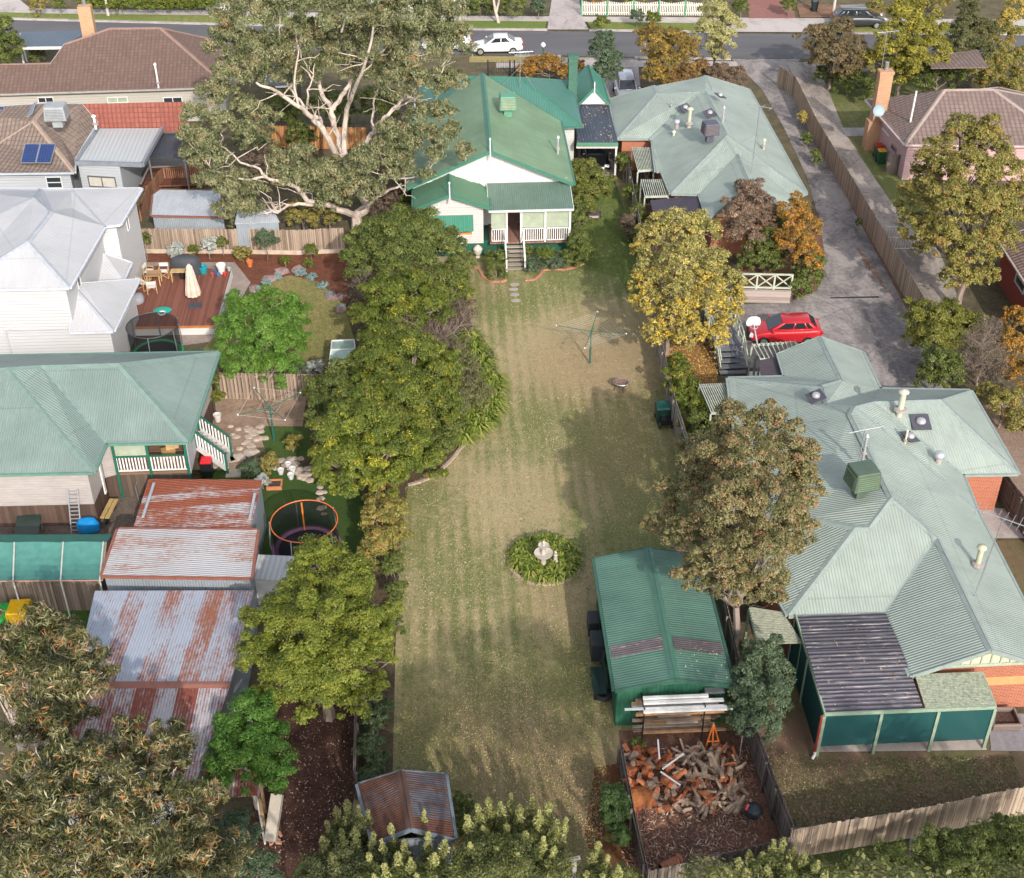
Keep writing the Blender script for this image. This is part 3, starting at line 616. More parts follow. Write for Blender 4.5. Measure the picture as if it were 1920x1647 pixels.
for yy in (2.6,6.5):
    m=MB(); X=gb.x; m.slab([(X,ga.y+yy,3.5),(X+.7,ga.y+yy,2.9),(X+.7,ga.y+yy+1.7,2.9),(X,ga.y+yy+1.7,3.5)],.03); m.build('awning',corrugated((.05,.22,.15),pitch=.2,stripe=.4),H1)
# chimney, evaporative cooler, antenna, flue on main roof
c=W(1074,176,3.7); m=MB(); m.box((c.x,c.y+.5,4.0),(.62,.62,4.6)); m.box((c.x,c.y+.5,6.35),(.74,.74,.15)); m.box((c.x,c.y+.5,5.9),(.70,.70,.08)); m.build('chimney',brick((.06,.16,.11),(.05,.12,.09),(.12,.2,.16)),H1)
def cooler(px,py,h,size,mat,label,grille,rz=0,z0=None):
    c=W(px,py,h); t=thing('evaporative_cooler',Vector((c.x,c.y,c.z-size[2]/2)),label,'air cooler'); a,b,hh=size
    m=MB(); R=Matrix.Rotation(rz,3,'Z'); lo=[c+R@Vector(q) for q in ((-a/2,-b/2,-hh/2),(a/2,-b/2,-hh/2),(a/2,b/2,-hh/2),(-a/2,b/2,-hh/2))]; hi=[c+R@Vector((x*.9,y*.9,hh/2)) for x,y in ((-a/2,-b/2),(a/2,-b/2),(a/2,b/2),(-a/2,b/2))]
    m.hull8(lo,hi); m.build('housing',mat,t,bevel=.06); m=MB(); m.box(c-Vector((0,0,hh/2+.25)),(a*.45,b*.45,.6),rz); m.build('duct',mat,t)
    m=MB()
    for i in range(7): 
        z=-hh*.36+i*hh*.11; k=.5*(1-.1*(z/hh+.5)); m.beam(c+R@Vector((-a*.4,-b*k-.012,z)),c+R@Vector((a*.4,-b*k-.012,z)),.03,.035); m.beam(c+R@Vector((-a*k-.012,-b*.4,z)),c+R@Vector((-a*k-.012,b*.4,z)),.03,.035)
    m.build('louvre',grille,t); return t
cooler(952,190,6.6,(1.15,1.1,.95),plain((.10,.27,.18),.5),'green boxy evaporative cooler beside the ridge of the bright green roof',plain((.38,.30,.22),.6))
def antenna(px,py,h,top,label,name='tv_antenna',ang=.3,n=7,lean=0,guy=(),size=1.0):
    b=W(px,py,h); t=thing(name,b,label,'antenna'); m=MB(); tp=b+Vector((lean,0,top)); m.tube([b,tp],.025); m.build('mast',METAL,t)
    m=MB(); d=Vector((math.cos(ang),math.sin(ang),0)); p=Vector((-d.y,d.x,0)); m.tube([tp-d*.8*size,tp+d*.9*size],.02)
    for i in range(n): q=tp+d*(-.7+1.5*i/(n-1))*size; m.tube([q-p*.38*size,q+p*.38*size],.013)
    m.build('boom',METAL,t)
    if guy:
        m=MB()
        for g in guy: m.tube([tp*.6+b*.4,W(*g)],.011,4)
        m.build('guy_wire',METAL,t)
    return t
antenna(975,166,5.2,2.6,'tall thin tv antenna on the teal hip roof of the white house',ang=.1,guy=((930,172,5.2),(1005,170,5.2)))
def flue(px,py,h,ht,r,label,mat=None,cap=True,name='roof_flue',tilt=0):
    b=W(px,py,h); t=thing(name,b,label,'flue'); m=MB(); m.tube([b-Vector((0,0,.4)),b+Vector((tilt,0,ht))],r,10); m.build('pipe',mat or GALV,t,smooth=True)
    if cap: m=MB(); m.lathe(b+Vector((tilt,0,ht)),[(r*.5,-.05),(r*1.8,0),(r*1.6,.06),(.01,.16)],12); m.build('cowl',mat or GALV,t,smooth=True)
    m=MB(); m.lathe(b,[(r*2.2,-.03),(r*2,.05),(r,.1)],10); m.build('flashing',plain((.3,.26,.24),.7),t); return t
flue(1046,279,4.6,.75,.07,'slim galvanised flue low on the right slope of the bright green roof')
# carport
CP=thing('carport',W(1120,300),'carport with dark translucent sheet roof and small green gable at the street end','carport'); ch=2.75
V=resolve(dict(a=(1081,268,ch),b=(1159,268,ch),c=(1141,197,ch),d=(1087,197,ch)))
mm=MB(); mm.slab([V['a'],V['b'],V['c'],V['d']],.03); mm.build('roof',corrugated((.05,.065,.095),pitch=.3,dirt=.3,stripe=.25,laps=1.5),CP)
m=MB(); m.beam(V['a']-V3((0,.06,.1)),V['b']-V3((0,.06,.1)),.06,.26); m.build('fascia',plain((.09,.22,.15),.6),CP)
m=MB(); m.beam(V['a']-V3((0,-.1,.34)),V['b']-V3((0,-.1,.34)),.1,.2); m.build('beam',plain((.6,.56,.5),.6),CP)
for k,dx in (('b',-.1),('c',-.1)):
    m=MB(); q=V[k]; m.box((q.x+dx,q.y+.1,q.z/2),(.12,.12,q.z-.1)); m.build('post',WHITE,CP)
m=MB(); q=V['b']; m.box((q.x-1.0,q.y+3,q.z/2),(.12,.12,q.z-.1)); m.build('post',WHITE,CP)
E=resolve(dict(L=(1086,194,3.0),R=(1142,196,3.0),Lf=(1082,161,3.0),Rf=(1133,158,3.0))); yy=E['L'].y; E['R'].y=yy; E['A']=WY(1106.6,185,yy); E['A'].x=(E['L'].x+E['R'].x)/2; E['A'].z=3.0+1.15
for k in ('L','R','A'): E[k+'f']=E[k]+V3((0,4.6,0))
roof(CP,E,[('A','R','Rf','Af'),('A','Af','Lf','L')],plain((.05,.21,.15),.5),GCAP,GCAP,name='gable_roof')
m=MB(); n=len(m.v); m.poly([E['L']+V3((.1,.1,-.1)),E['R']+V3((-.1,.1,-.1)),E['A']+V3((0,.1,-.1))]); m.build('gable_panel',WHITE,CP)
m=MB(); m.tube([E['A']-V3((0,.05,.4)),E['A']+V3((0,-.05,.45))],.045); m.build('finial',WHITE,CP)
# ============ unit 1 (pale green hips, right)
U=thing('brick_unit',W(1350,330),'brick unit with pale green hip roof and dark plastic verandah beside the white house','house')
V=dict(LF=(1143,185,2.6),LN=(1157,260,2.6),RN=(1217,260,2.6),A0=(1225,161,'LF','LN',23),A1=(1231,176,'LF','LN',23),A2=(1305,176,'LN','RN',23),
 En=(1512,362,2.6),Ef=(1421,197,2.6),Ef2=(1404,167,2.6),M0=(1323,142,'En','Ef',23),M1=(1335,170,'En','Ef',23),M2=(1323,172,'En','Ef',23),M3=(1363,254,'En','Ef',23),
 e1=(1223,263,2.6),e2=(1230,321,2.6),e3=(1240,320,2.6),Nl=(1258,363,2.6),Nm=(1311,364,2.6),Gl=(1327,411,2.6),Gr=(1478,412,2.6),Nr=(1490,372,2.6),F0=(1243,167,2.9))
V=resolve(V); V['G0']=RP(1383,289,V['Nl'],V['Nm'],23); V['G1']=W(1406,345,V['G0'].z); 
print('unit1',{k:round(v.z,1) for k,v in V.items()})
roof(U,V,[('LF','LN','A1','A0'),('LN','RN','A2','A1'),('A0','A1','A2','M2','M1','M0','F0'),('A2','RN','e1','e2','e3','Nl','M3','M2'),('M0','M1','M2','M3','En','Ef','Ef2'),('M3','Nl','Nm','G0','Nr','En'),('G0','Nm','Gl','G1'),('G0','G1','Gr','Nr')],PALEROOF,PALECAP,PALECAP)
m=MB(); m.slab([V['Gl']+V3((.6,.5,-.1)),V['Gr']+V3((-.6,.5,-.1)),V['G1']+V3((0,.5,-.15))],.05); n=len(m.v)
m.hull8([V['Gl']+V3((.5,.42,-.3)),V['Gr']+V3((-.5,.42,-.3)),V['Gr']+V3((-.5,.5,-.3)),V['Gl']+V3((.5,.5,-.3))],[V['G1']+V3((-.1,.42,-.2)),V['G1']+V3((.1,.42,-.2)),V['G1']+V3((.1,.5,-.2)),V['G1']+V3((-.1,.5,-.2))]); m.build('gable_panel',plain((.62,.42,.26),.6),U)
walls(U,[V[k] for k in ('LF','LN','RN','e2','Nl','Nm','Gl','Gr','Nr','En','Ef','Ef2','F0')],brick((.5,.16,.07),(.4,.12,.06)),.4)
m=MB(); 
q=resolve(dict(a=(1219,376,2.35),b=(1311,366,2.5),c=(1330,411,2.35),d=(1228,415,2.25),)); m.slab([q['d'],q['c'],q['b'],q['a']],.03); m.build('verandah_roof',corrugated((.055,.045,.065),pitch=.3,dirt=.2,stripe=.3,laps=1.2),U)
def pergola(root,pts,n,mat,w=.045,t=.09,frame=None,name='pergola_slats',along=0,posts=True):
    """pts a,b,c,d world; slats run a->b direction spread toward d->c (along=0)"""
    a,b,c,d=pts
    if along: a,b,c,d=b,c,d,a
    m=MB()
    for i in range(n+1):
        f=i/n; m.beam(a+(d-a)*f,b+(c-b)*f,w,t)
    m.build(name,mat,root)
    for p,q in ((a,d),(b,c)): m=MB(); m.beam(p-V3((0,0,.1)),q-V3((0,0,.1)),.06,.14); m.build('pergola_beam',frame or mat,root)
    if posts:
        for p in pts: m=MB(); m.box((p.x,p.y,p.z/2-.08),(.09,.09,p.z-.16)); m.build('post',frame or mat,root)
SLAT=plain((.40,.43,.36),.8,0,.2,.25)
for nm,pp,lab in (('a',((1185,277),(1219,277),(1226,317),(1196,319)),'pale slatted pergola against the brick wall, farther of two beside the white house fence'),('b',((1202,337),(1243,337),(1253,366),(1209,367)),'pale slatted pergola next to the dark verandah roof')):
    P=[W(x,y,2.4) for x,y in pp]; t=thing('pergola',V3((P[0].x,P[0].y,0)),lab,'pergola'); pergola(t,P,11,SLAT,.05,.07,along=1)
cooler(1332,240,5.1,(1.05,.95,.8),plain((.08,.08,.11),.5),'dark grey evaporative cooler on the pale green roof beside the long driveway',plain((.16,.12,.12),.6),.15)
def whirly(px,py,h,r,label):
    b=W(px,py,h); t=thing('roof_ventilator',b,label,'vent'); m=MB(); m.lathe(b-V3((0,0,.2)),[(r*.7,0),(r*.7,.35)],12); m.build('collar',plain((.35,.3,.28),.7),t,smooth=True)
    m=MB(); m.lathe(b+V3((0,0,.12)),[(r*.7,0),(r*1.05,r*.35),(r*1.1,r*.8),(r*.85,r*1.3),(r*.3,r*1.5),(.01,r*1.5)],14); m.build('turbine',GALV,t)
def skylight(px,py,h,w,rz,label,n=V3((0,-.35,.94))):
    b=W(px,py,h); t=thing('skylight',b,label,'skylight'); u=V3((math.cos(rz),math.sin(rz),0)); n=n.normalized(); u=(u-n*u.dot(n)).normalized(); v=n.cross(u)
    m=MB(); q=[b+u*x*w+v*y*w for x,y in ((-.5,-.5),(.5,-.5),(.5,.5),(-.5,.5))]; m.hull8(q,[p+n*.04 for p in q]); m.build('flashing',plain((.07,.07,.09),.6),t)
    m=MB(); m.lathe(b+n*.04,[(w*.27,0),(w*.27,.06),(w*.2,.16),(w*.08,.2),(.005,.21)],14); m.build('dome',plain((.42,.4,.42),.12,.3,.8),t,smooth=True)
whirly(1269,235,3.9,.2,'silver whirlybird vent on the left slope of the pale green roof'); 
flue(1292,231,4.0,1.0,.14,'thick cream flue pipe beside the silver whirlybird',plain((.42,.42,.34),.6)); flue(1263,257,3.1,.35,.09,'short cream vent pipe near the valley of the pale green roof',plain((.5,.5,.42),.6)); flue(1356,221,4.7,.7,.06,'thin grey pipe just right of the ridge of the pale green roof'); flue(1432,274,3.6,.4,.08,'short vent pipe low on the driveway slope of the pale green roof',plain((.45,.45,.36),.6)); flue(1259,199,3.9,.35,.03,'small bent pipe on the corrugated hip left of the skylights',cap=False)
skylight(1285,203,4.0,.75,.5,'dark square skylight beside the thick flue'); skylight(1331,213,4.6,.75,.5,'dark square skylight close to the ridge above the grey cooler'); skylight(1350,180,4.7,.7,.5,'dark square skylight on the street end right of the ridge',V3((.35,0,.94)))
antenna(1408,327,3.6,4.6,'very tall leaning antenna mast on the near gable of the pale green roof',ang=2.6,n=4,lean=.1,guy=((1330,300,4),(1440,300,4)))
# ============ unit 2 (large pale green roof lower right)
U=thing('brick_unit',W(1700,1100),'large brick unit with pale green hip roofs and cream gable in the lower right','house')
V=dict(LF=(1459,663,2.6),LN=(1472,706,2.6),RF=(1617,660,2.6),RN=(1650,729,2.6),G0=(1538,631,'LF','LN',23),G1=(1580,716,'LF','LN',23),
 BL=(1365,709,2.6),E1=(1478,1153,2.6),E2=(1660,1147,2.6),T5=(1671,933,'E1','E2',22),T6=(1628,990,'E1','E2',22),T7=(1603,990,'E1','E2',22),T8=(1757,1010,'E1','E2',22),E3=(1707,1267,2.6),
 R1=(1805,889,2.6),R2=(1832,957,2.6),R3=(1925,1140,2.6),U3=(1909,887,2.6),U2=(1820,732,2.6),U1=(1764,750,'R1','U3',22),V1=(1639,754,'R1','U3',22),S1=(1514,973,3.6),L2=(1415,1040,2.6),L1=(1400,980,2.6))
V=resolve(V); print('unit2',{k:round(v.z,1) for k,v in V.items()})
hT=V['T5'].z; V['T4']=W(1595,778,hT); V['T3']=W(1603,763,hT); V['T2']=W(1550,757,hT-.7); V['T1']=W(1543,727,hT-.9); V['V1']=W(1639,754,(V['U1'].z+hT)/2)
h8=V['T8'].z; V['T9']=W(1858,1218,h8); d=V['T9']-V['E3']; V['E4']=V['E3']+V3((d.x*2,d.y*2,0)); V['E4'].z=2.6
roof(U,V,[('LF','LN','G1','G0'),('G0','G1','T1','T2','RN','RF'),('LN','BL','T1','G1'),('BL','L1','S1','T7','T6','T5','T4','T3','T2','T1'),('S1','L2','E1','T7'),('E1','E2','T8','T5','T6','T7'),('T8','E2','E3','T9'),('T4','T5','T8','T9','E4','R3','R2','T3'),('T3','R2','R1','V1'),('V1','R1','U3','U1'),('U1','U3','U2'),('T2','T3','V1','U1','U2','RN')],PALEROOF,PALECAP,PALECAP)
UB=brick((.42,.12,.06),(.33,.09,.05),(.42,.34,.27)); 
wl_,q=walls(U,[V[k] for k in ('BL','L1','L2','E1','E2','E3')]+[V['E4']]+[V[k] for k in ('R3','R2','R1','U3','U2','RN','RF','LF','LN')],UB,.45)
# cream gable
t=(V['E4']-V['E3']); t.z=0; t.normalize(); nn=V3((-t.y,t.x,0)); o=nn*.42; A=V['E3']+t*.6+o; B=V['E4']-t*.6+o; T=V['T9']+o
m=MB(); m.hull8([A+V3((0,0,-.02)),B+V3((0,0,-.02)),B+nn*.06,A+nn*.06],[T-t*.05+V3((0,0,-.1)),T+t*.05+V3((0,0,-.1)),T+t*.05+nn*.06+V3((0,0,-.1)),T-t*.05+nn*.06+V3((0,0,-.1))]); m.build('gable_panel',plain((.66,.55,.38),.6,0,.3,.05),U)
m=MB(); L=(B-A).length
for i in range(1,12):
    x=L*i/12; f=1-abs(x/L*2-1); zt=A.z+(T.z-.15-A.z)*f; p=A+t*x-nn*.03; m.beam(p,V3((p.x,p.y,zt)),.09,.04,up=nn)
m.beam(A-nn*.04,B-nn*.04,.05,.14); m.build('gable_batten',plain((.36,.42,.33),.6),U)
m=MB(); p=V['E3']+nn*.44+t*3.0; m.beam(p+V3((0,0,-1.0)),p+t*9+V3((0,0,-1.0)),.04,.45); m.build('brick_band',plain((.62,.28,.12),.8),U)
# verandah with dark plastic roof and green shade cloth
VR=thing('shade_verandah',W(1690,1412),'verandah with dark ribbed plastic roof and green shade cloth screens on a concrete slab','verandah')
z1=2.35; a,b,c,d=W(1546,1338,z1),W(1733,1334,z1),W(1660,1149,2.62),W(1492,1155,2.62); a.y=b.y=(a.y+b.y)/2
m=MB(); N=10
def bow(p,q,f): r=p+(q-p)*f; r.z+=.16*math.sin(math.pi*f)*1.0; return r
for i in range(N):
    f0,f1=i/N,(i+1)/N; m.slab([bow(a,d,f0),bow(b,c,f0),bow(b,c,f1),bow(a,d,f1)],.02)
m.build('plastic_roof',corrugated((.10,.092,.115),pitch=.3,dirt=.25,stripe=.55,laps=1.25,wave=.03,rough=.5,swap=True,fade=.8),VR)
e=W(1870,1333,z1); e.y=a.y; g=W(1842,1263,2.55); h=W(1712,1268,2.55)
m=MB(); n=20
for i in range(n+1): f=i/n; m.beam((b+(h-b)*f)+V3((.06,0,.05)),(e+(g-e)*f)+V3((0,0,.05)),.062,.05)
m.build('pergola_slats',plain((.30,.33,.25),.85,0,.2,.4,9.0),VR)
PG=plain((.25,.33,.24),.7)
m=MB(); m.beam(a,e,.06,.16); m.beam(a,d,.06,.16); m.beam(e,g,.06,.16); m.build('beam',PG,VR)
for x in (0,.335,.67,1):
    p=a+(e-a)*x; m=MB(); m.box((p.x,p.y+.02,p.z/2-.05),(.12,.12,p.z-.1)); m.build('post',PG,VR)
dv=d-a; dv.z=0
for f in (.55,1): p=a+dv*f; m=MB(); m.box((p.x,p.y,1.2),(.1,.1,2.4)); m.build('post',PG,VR)
CL=mesh_cloth((.018,.085,.085),.82)
for x in (0,.335,.67):
    p=a+(e-a)*x; q=a+(e-a)*(x+.33); m=MB(); m.hull8([(p.x+.06,p.y,.55),(q.x-.06,q.y,.55),(q.x-.06,q.y+.01,.55),(p.x+.06,p.y+.01,.55)],[(p.x+.06,p.y,p.z-.1),(q.x-.06,q.y,p.z-.1),(q.x-.06,q.y+.01,p.z-.1),(p.x+.06,p.y+.01,p.z-.1)]); m.build('shade_cloth',CL,VR)
m=MB(); p=a+V3((0,.06,0)); q=a+dv; m.hull8([(p.x,p.y,.15),(q.x,q.y,.15),(q.x+.01,q.y,.15),(p.x+.01,p.y,.15)],[(p.x,p.y,2.2),(q.x,q.y,2.45),(q.x+.01,q.y,2.45),(p.x+.01,p.y,2.2)]); m.build('shade_cloth',CL,VR)
m=MB(); p=a+V3((-.12,-.05,0)); m.tube([(p.x,p.y,2.3),(p.x,p.y,.3)],.055,8); m.build('downpipe',plain((.28,.04,.03),.5),VR); m=MB(); m.tube([(p.x,p.y,.32),(p.x,p.y-.02,.12),(p.x-.12,p.y-.15,.06)],.06,8); m.build('downpipe_shoe',WHITE,VR)
# slat awning at left of verandah + hidden pale roof
P=[W(1405,1140,2.35),W(1468,1150,2.45),W(1504,1205,2.3),W(1420,1205,2.2)]; t=thing('pergola',V3((P[3].x,P[3].y,0)),'weathered slatted pergola left of the dark verandah roof','pergola'); pergola(t,P,13,plain((.33,.34,.26),.85,0,.2,.3,9.0),.09,.05,PG)
P=[W(1311,721,2.3),W(1363,719,2.3),W(1392,772,2.3),W(1333,772,2.3)]; t=thing('pergola',V3((P[0].x,P[0].y,0)),'grey slatted pergola at the far corner of the large pale roof near the main lawn','pergola'); pergola(t,P,13,SLAT,.05,.07,along=1)
P=[W(1410,645,2.3),W(1490,640,2.3),W(1500,668,2.3),W(1425,672,2.3)]; t=thing('pergola',V3((P[3].x,P[3].y,0)),'pale slatted pergola below the red car','pergola'); pergola(t,P,9,SLAT,.05,.07,along=1)
P=[W(1418,668,2.2),W(1459,664,2.35),W(1472,704,2.35),W(1428,708,2.2)]; t=thing('plastic_awning',V3((P[3].x,P[3].y,0)),'small dark ribbed plastic awning beside the garage gable','awning'); m=MB(); m.slab([P[3],P[2],P[1],P[0]],.02); m.build('sheet',corrugated((.08,.06,.075),pitch=.2,stripe=.5),t); 
for p in (P[0],P[3]): m=MB(); m.box((p.x,p.y,1.08),(.08,.08,2.1)); m.build('post',PG,t)
cooler(1618,893,5.3,(1.25,1.15,.95),plain((.075,.11,.08),.5),'large dark green evaporative cooler on the lower right pale roof',plain((.14,.20,.12),.6),.2)
skylight(1530,744,4.1,.8,.2,'dark square skylight near the garage roof ridge',V3((-.3,-.1,.94))); skylight(1726,792,3.9,.9,0,'dark square skylight on the far right corrugated slope'); skylight(1706,820,3.9,.75,.5,'narrow dark skylight tucked beside the valley',V3((.35,0,.93)))
whirly(1760,862,3.3,.22,'silver whirlybird vent beside the valley of the large pale roof'); flue(1688,768,4.4,1.0,.15,'thick cream flue with round cowl on the far right slope',plain((.46,.45,.37),.6)); flue(1833,1058,3.4,.9,.12,'squat cream flue on the right slope above the cream gable',plain((.42,.42,.3),.6)); flue(1620,850,5.2,.9,.06,'grey pipe with dark base above the green cooler'); flue(1698,826,3.9,.6,.05,'thin cream pipe in front of the narrow skylight',plain((.6,.55,.42),.6),cap=False)
antenna(1612,858,5.2,1.5,'bare grey t-shaped mast on the ridge above the green cooler',ang=.25,n=2)
antenna(1822,1130,3.3,4.4,'tall guyed tv antenna at the right edge slope of the large pale roof',ang=2.5,n=8,lean=.35,guy=((1742,1216,4.2),(1826,1130,4.3)),size=1.3)
# fence-like small wall bits behind the right wing
# ============ left green house
H4=thing('weatherboard_house',W(150,900),'weathered white weatherboard house with pale blue green hip roof on the left','house')
V=dict(nl=(-90,890,3.6),nr=(175,884,3.6),wr=(198,831,3.6),mr=(354,828,3.6),fr=(410,660,3.6),fl=(-90,669,3.6),K1=(224,682,'wr','mr',23),K0=(76,686,'wr','mr',23),K00=(13,690,'wr','mr',23)); V=resolve(V)
V['K0'].z=V['K1'].z; V['K0']=W(76,686,V['K1'].z); V['K00']=W(13,690,V['K1'].z); V['x']=W(-90,700,V['K1'].z)
print('h4',{k:round(v.z,1) for k,v in V.items()})
R4=corrugated((.215,.285,.26),pitch=.17,dirt=.2,stripe=.35,laps=4.1); C4=plain((.17,.24,.215),.5)
roof(H4,V,[('K0','K1','mr','wr'),('K1','fr','mr'),('fr','K1','K0','K00','x','fl'),('K00','K0','wr','nr'),('K00','nr','nl','x')],R4,C4,plain((.12,.24,.19),.5),capw=.22)
WW=boards((.42,.39,.375),.15,.2,.75,(.32,.25,.22))
w4,q4=walls(H4,[V[k] for k in ('nl','nr','wr')]+[V['wr']+V3((.6,.25,0)),V['wr']+V3((.7,3.2,0)),V['mr']+V3((0,3.0,0)),V['fr'],V['fl']],WW,.5,1.3,name='wall')
mb=MB(); A=q4[0];B=q4[1]; 
for i in range(len(q4)):
    a=q4[i];b=q4[(i+1)%len(q4)]; t=(b-a);t.z=0; 
    if t.length<.05: continue
    t.normalize(); nn=V3((-t.y,t.x,0))*.08; mb.hull8([(a.x,a.y,0)+nn.xyz if False else V3((a.x,a.y,0))+nn*.3,V3((b.x,b.y,0))+nn*.3,V3((b.x,b.y,0))+nn,V3((a.x,a.y,0))+nn],[V3((a.x,a.y,1.29))+nn*.3,V3((b.x,b.y,1.29))+nn*.3,V3((b.x,b.y,1.29))+nn,V3((a.x,a.y,1.29))+nn])
mb.build('base_boards',timber((.10,.065,.05),'y',.2,.7),H4)
window(H4,q4[1],q4[2],183,868,197,922,WHITE,None,1,2,fw=.08)
# verandah of left house
fz=1.5; yv=V['mr'].y+.5; xl=V['wr'].x+.1; xr=V['mr'].x-.3; yb=yv+2.6; dk=plain((.02,.12,.08),.5)
m=MB(); m.box(((xl+xr)/2,(yv+yb)/2,fz-.06),(xr-xl,yb-yv,.12)); m.build('verandah_floor',timber((.28,.17,.11),'x'),H4)
xm=xl+(xr-xl)*.47
for x in (xl+.04,xm,xr-.05): m=MB(); m.box((x,yv,(0+3.5)/2),(.13,.13,3.5)); m.build('post',dk,H4)
m=MB(); m.box(((xl+xm)/2,yv+.03,(fz+1+3.45)/2),(xm-xl-.14,.03,3.45-fz-1)); m.build('blind',SAGE,H4)
m=MB(); m.box((xr+.02,(yv+yb)/2,2.4),(.05,yb-yv,2.1)); m.build('side_screen',plain((.45,.45,.47),.6),H4)
for a,b in ((xl,xm),(xm,xr)):
    m=MB(); n=int((b-a)/.16); m.beam((a,yv-.01,fz+.95),(b,yv-.01,fz+.95),.07,.07); m.build('rail',dk,H4); m=MB(); m.beam((a,yv,fz+.12),(b,yv,fz+.12),.06,.06)
    for i in range(n): m.box((a+.1+(b-a-.15)*i/n,yv,fz+.52),(.07,.03,.8))
    m.build('balustrade',WHITE,H4)
m=MB(); m.box(((xl+xr)/2,yv+.04,.7),(xr-xl,.06,1.35)); m.build('base_boards',timber((.12,.09,.07),'y',.2,.8),H4)
# ============ white two storey house
H5=thing('two_storey_house',W(100,700),'white two storey house with white metal roof beside the timber deck','house')
V=dict(nl=(-90,543,5.6),nr=(130,539,5.6),f1=(196,424,5.6),f2=(225,420,5.6),f3=(265,353,5.6),f4=(-90,353,5.6),C0=(52,453,'nl','nr',22),C1=(95,398,'nr','f1',22),hl=(-90,540,5.7)); V=resolve(V); hz=V['C0'].z
V['C1']=W(95,398,hz); V['C2']=W(64,371,hz); V['C3']=W(76,355,5.9); V['v']=W(135,355,5.9); V['hl']=W(-90,556,5.62); V['lv']=W(-90,440,6.2)
V['hl']=W(-90,558,5.62) 
MW=corrugated((.45,.452,.47),pitch=.2,dirt=.10,stripe=.2,wave=.006,laps=3.7); CW=plain((.36,.38,.42),.5); GW=plain((.55,.57,.62),.5)
V['hl']=W(-90,542,5.64)
roof(H5,V,[('C0','nr','nl','hl'),('C0','C1','C3','v','f1','nr'),('v','f1','f2','f3'),('C0','hl','lv','C2','C1'),('C1','C2','C3'),('C2','lv','f4','C3')],MW,CW,GW)
BW=boards((.50,.50,.51),.2,.06)
w5,q5=walls(H5,[V[k] for k in ('nl','nr','f1','f2','f3','f4')],BW,.35,0)
window(H5,q5[4],q5[5],226,424,233,437,plain((.5,.55,.5),.5),None,0) if False else None
window(H5,q5[1],q5[2],141,517,151,533,WHITE,None,0,fw=.05); window(H5,q5[3],q5[4],234,408,242,428,WHITE,None,0,fw=.05)
# lower roofs
Lr=resolve(dict(a=(131,622,3.0),b=(213,620,3.0),c=(260,523,3.0),d=(153,531,4.3),e=(147,546,4.2)))
roof(H5,Lr,[('a','b','e'),('b','c','d','e')],MW,CW,GW,name='lower_roof',capw=.12)
Lr2=resolve(dict(a=(168,527,3.0),b=(231,524,3.0),c=(246,492,3.0),d=(196,475,3.9)))
roof(H5,Lr2,[('a','b','c','d')],MW,CW,GW,name='lower_roof')
q=walls(H5,[Lr['a']+V3((-4,0,0)),Lr['b'],Lr['c'],Lr['c']+V3((-4,0,0))],BW,.3,0,.1)[1]
window(H5,q[1],q[2],221,612,239,577,WHITE,plain((.2,.15,.12),.2),0,name='window') 
# ============ tiled house with solar panels
H6=thing('tiled_house',W(100,345),'house with lichened brown and red tile roof, solar panels and white flat extension','house')
V=dict(nl=(-90,326,2.9),nr=(139,323,2.9),T0=(63,227,'nl','nr',25)); V=resolve(V); hz=V['T0'].z
V.update(T1=W(89,194,hz),T2=W(153,195,hz),T3=W(182,229,3.6),T4=W(140,298,2.9),L0=W(0,268,hz-1.2),L1=W(-90,318,2.95),L2=W(-90,205,hz),ra=W(182,248,2.9),rb=W(355,247,2.9)); V['rc']=W(346,191,hz); V['rf']=W(346,165,2.9)
BT=tiles((.245,.185,.155),(.15,.125,.11)); 
roof(H6,V,[('nl','nr','T0','L0','L1'),('T0','nr','T4','T3','T2','T1'),('T0','T1','L2','L1','L0')],BT,plain((.33,.25,.2),.8),plain((.45,.5,.55),.5))
roof(H6,{'a':V['T2'],'b':V['rc'],'c':V['rb'],'d':V['ra'],'e':V['T3']},[('a','b','c','d','e')],tiles((.30,.10,.075),(.22,.07,.055)),plain((.5,.42,.38),.6),None,name='red_tile_roof')
P=[W(x,y,3.15) for x,y in ((143,304),(267,308),(308,233),(189,235))]
m=MB(); m.slab(P,.05); m.build('flat_roof',corrugated((.46,.485,.50),pitch=.42,dirt=.05,stripe=.35),H6); m=MB(); 
for i in range(4): m.beam(P[i]-V3((0,0,.05)),P[(i+1)%4]-V3((0,0,.05)),.22,.28)
m.build('parapet',plain((.22,.24,.27),.5),H6)
W6=boards((.42,.44,.47),.2,.05)
_,q6=walls(H6,[W(-60,326,2.9),V['nr'],V['T4'],V['T4']+V3((0,5,0)),V['T4']+V3((-12,5,0))],W6,.35)
q=walls(H6,[P[0],P[1]-V3((1.5,0,0)),P[2]-V3((1.5,0,0)),P[3]],W6,.06,0,.2)[1]
window(H6,q[0],q[1],165,330,219,352,plain((.1,.1,.11),.5),plain((.5,.48,.42),.5),1); window(H6,q6[0],q6[1],86,332,118,352,WHITE,None,0,1)
q=walls(H6,[W(190,248,2.9)]+[V['rb'],W(345,190,2.9),W(190,190,2.9)],W6,.4)
P=[W(x,y,2.6) for x,y in ((278,294),(345,297),(353,246),(308,246))]; m=MB(); m.slab(P,.04); m.build('patio_roof',corrugated((.06,.07,.09),pitch=.3,dirt=.3,stripe=.3),H6)
for p in P[:2]: m=MB(); m.box((p.x,p.y+.1,1.28),(.1,.1,2.5)); m.build('post',METAL,H6)
cooler(105,209,6.0,(1.45,1.25,.95),plain((.30,.32,.33),.5),'grey ribbed evaporative cooler on the brown tiled roof',plain((.2,.21,.22),.5))
flue(178,232,4.2,.5,.09,'white bent flue at the edge of the tiled roof',WHITE)
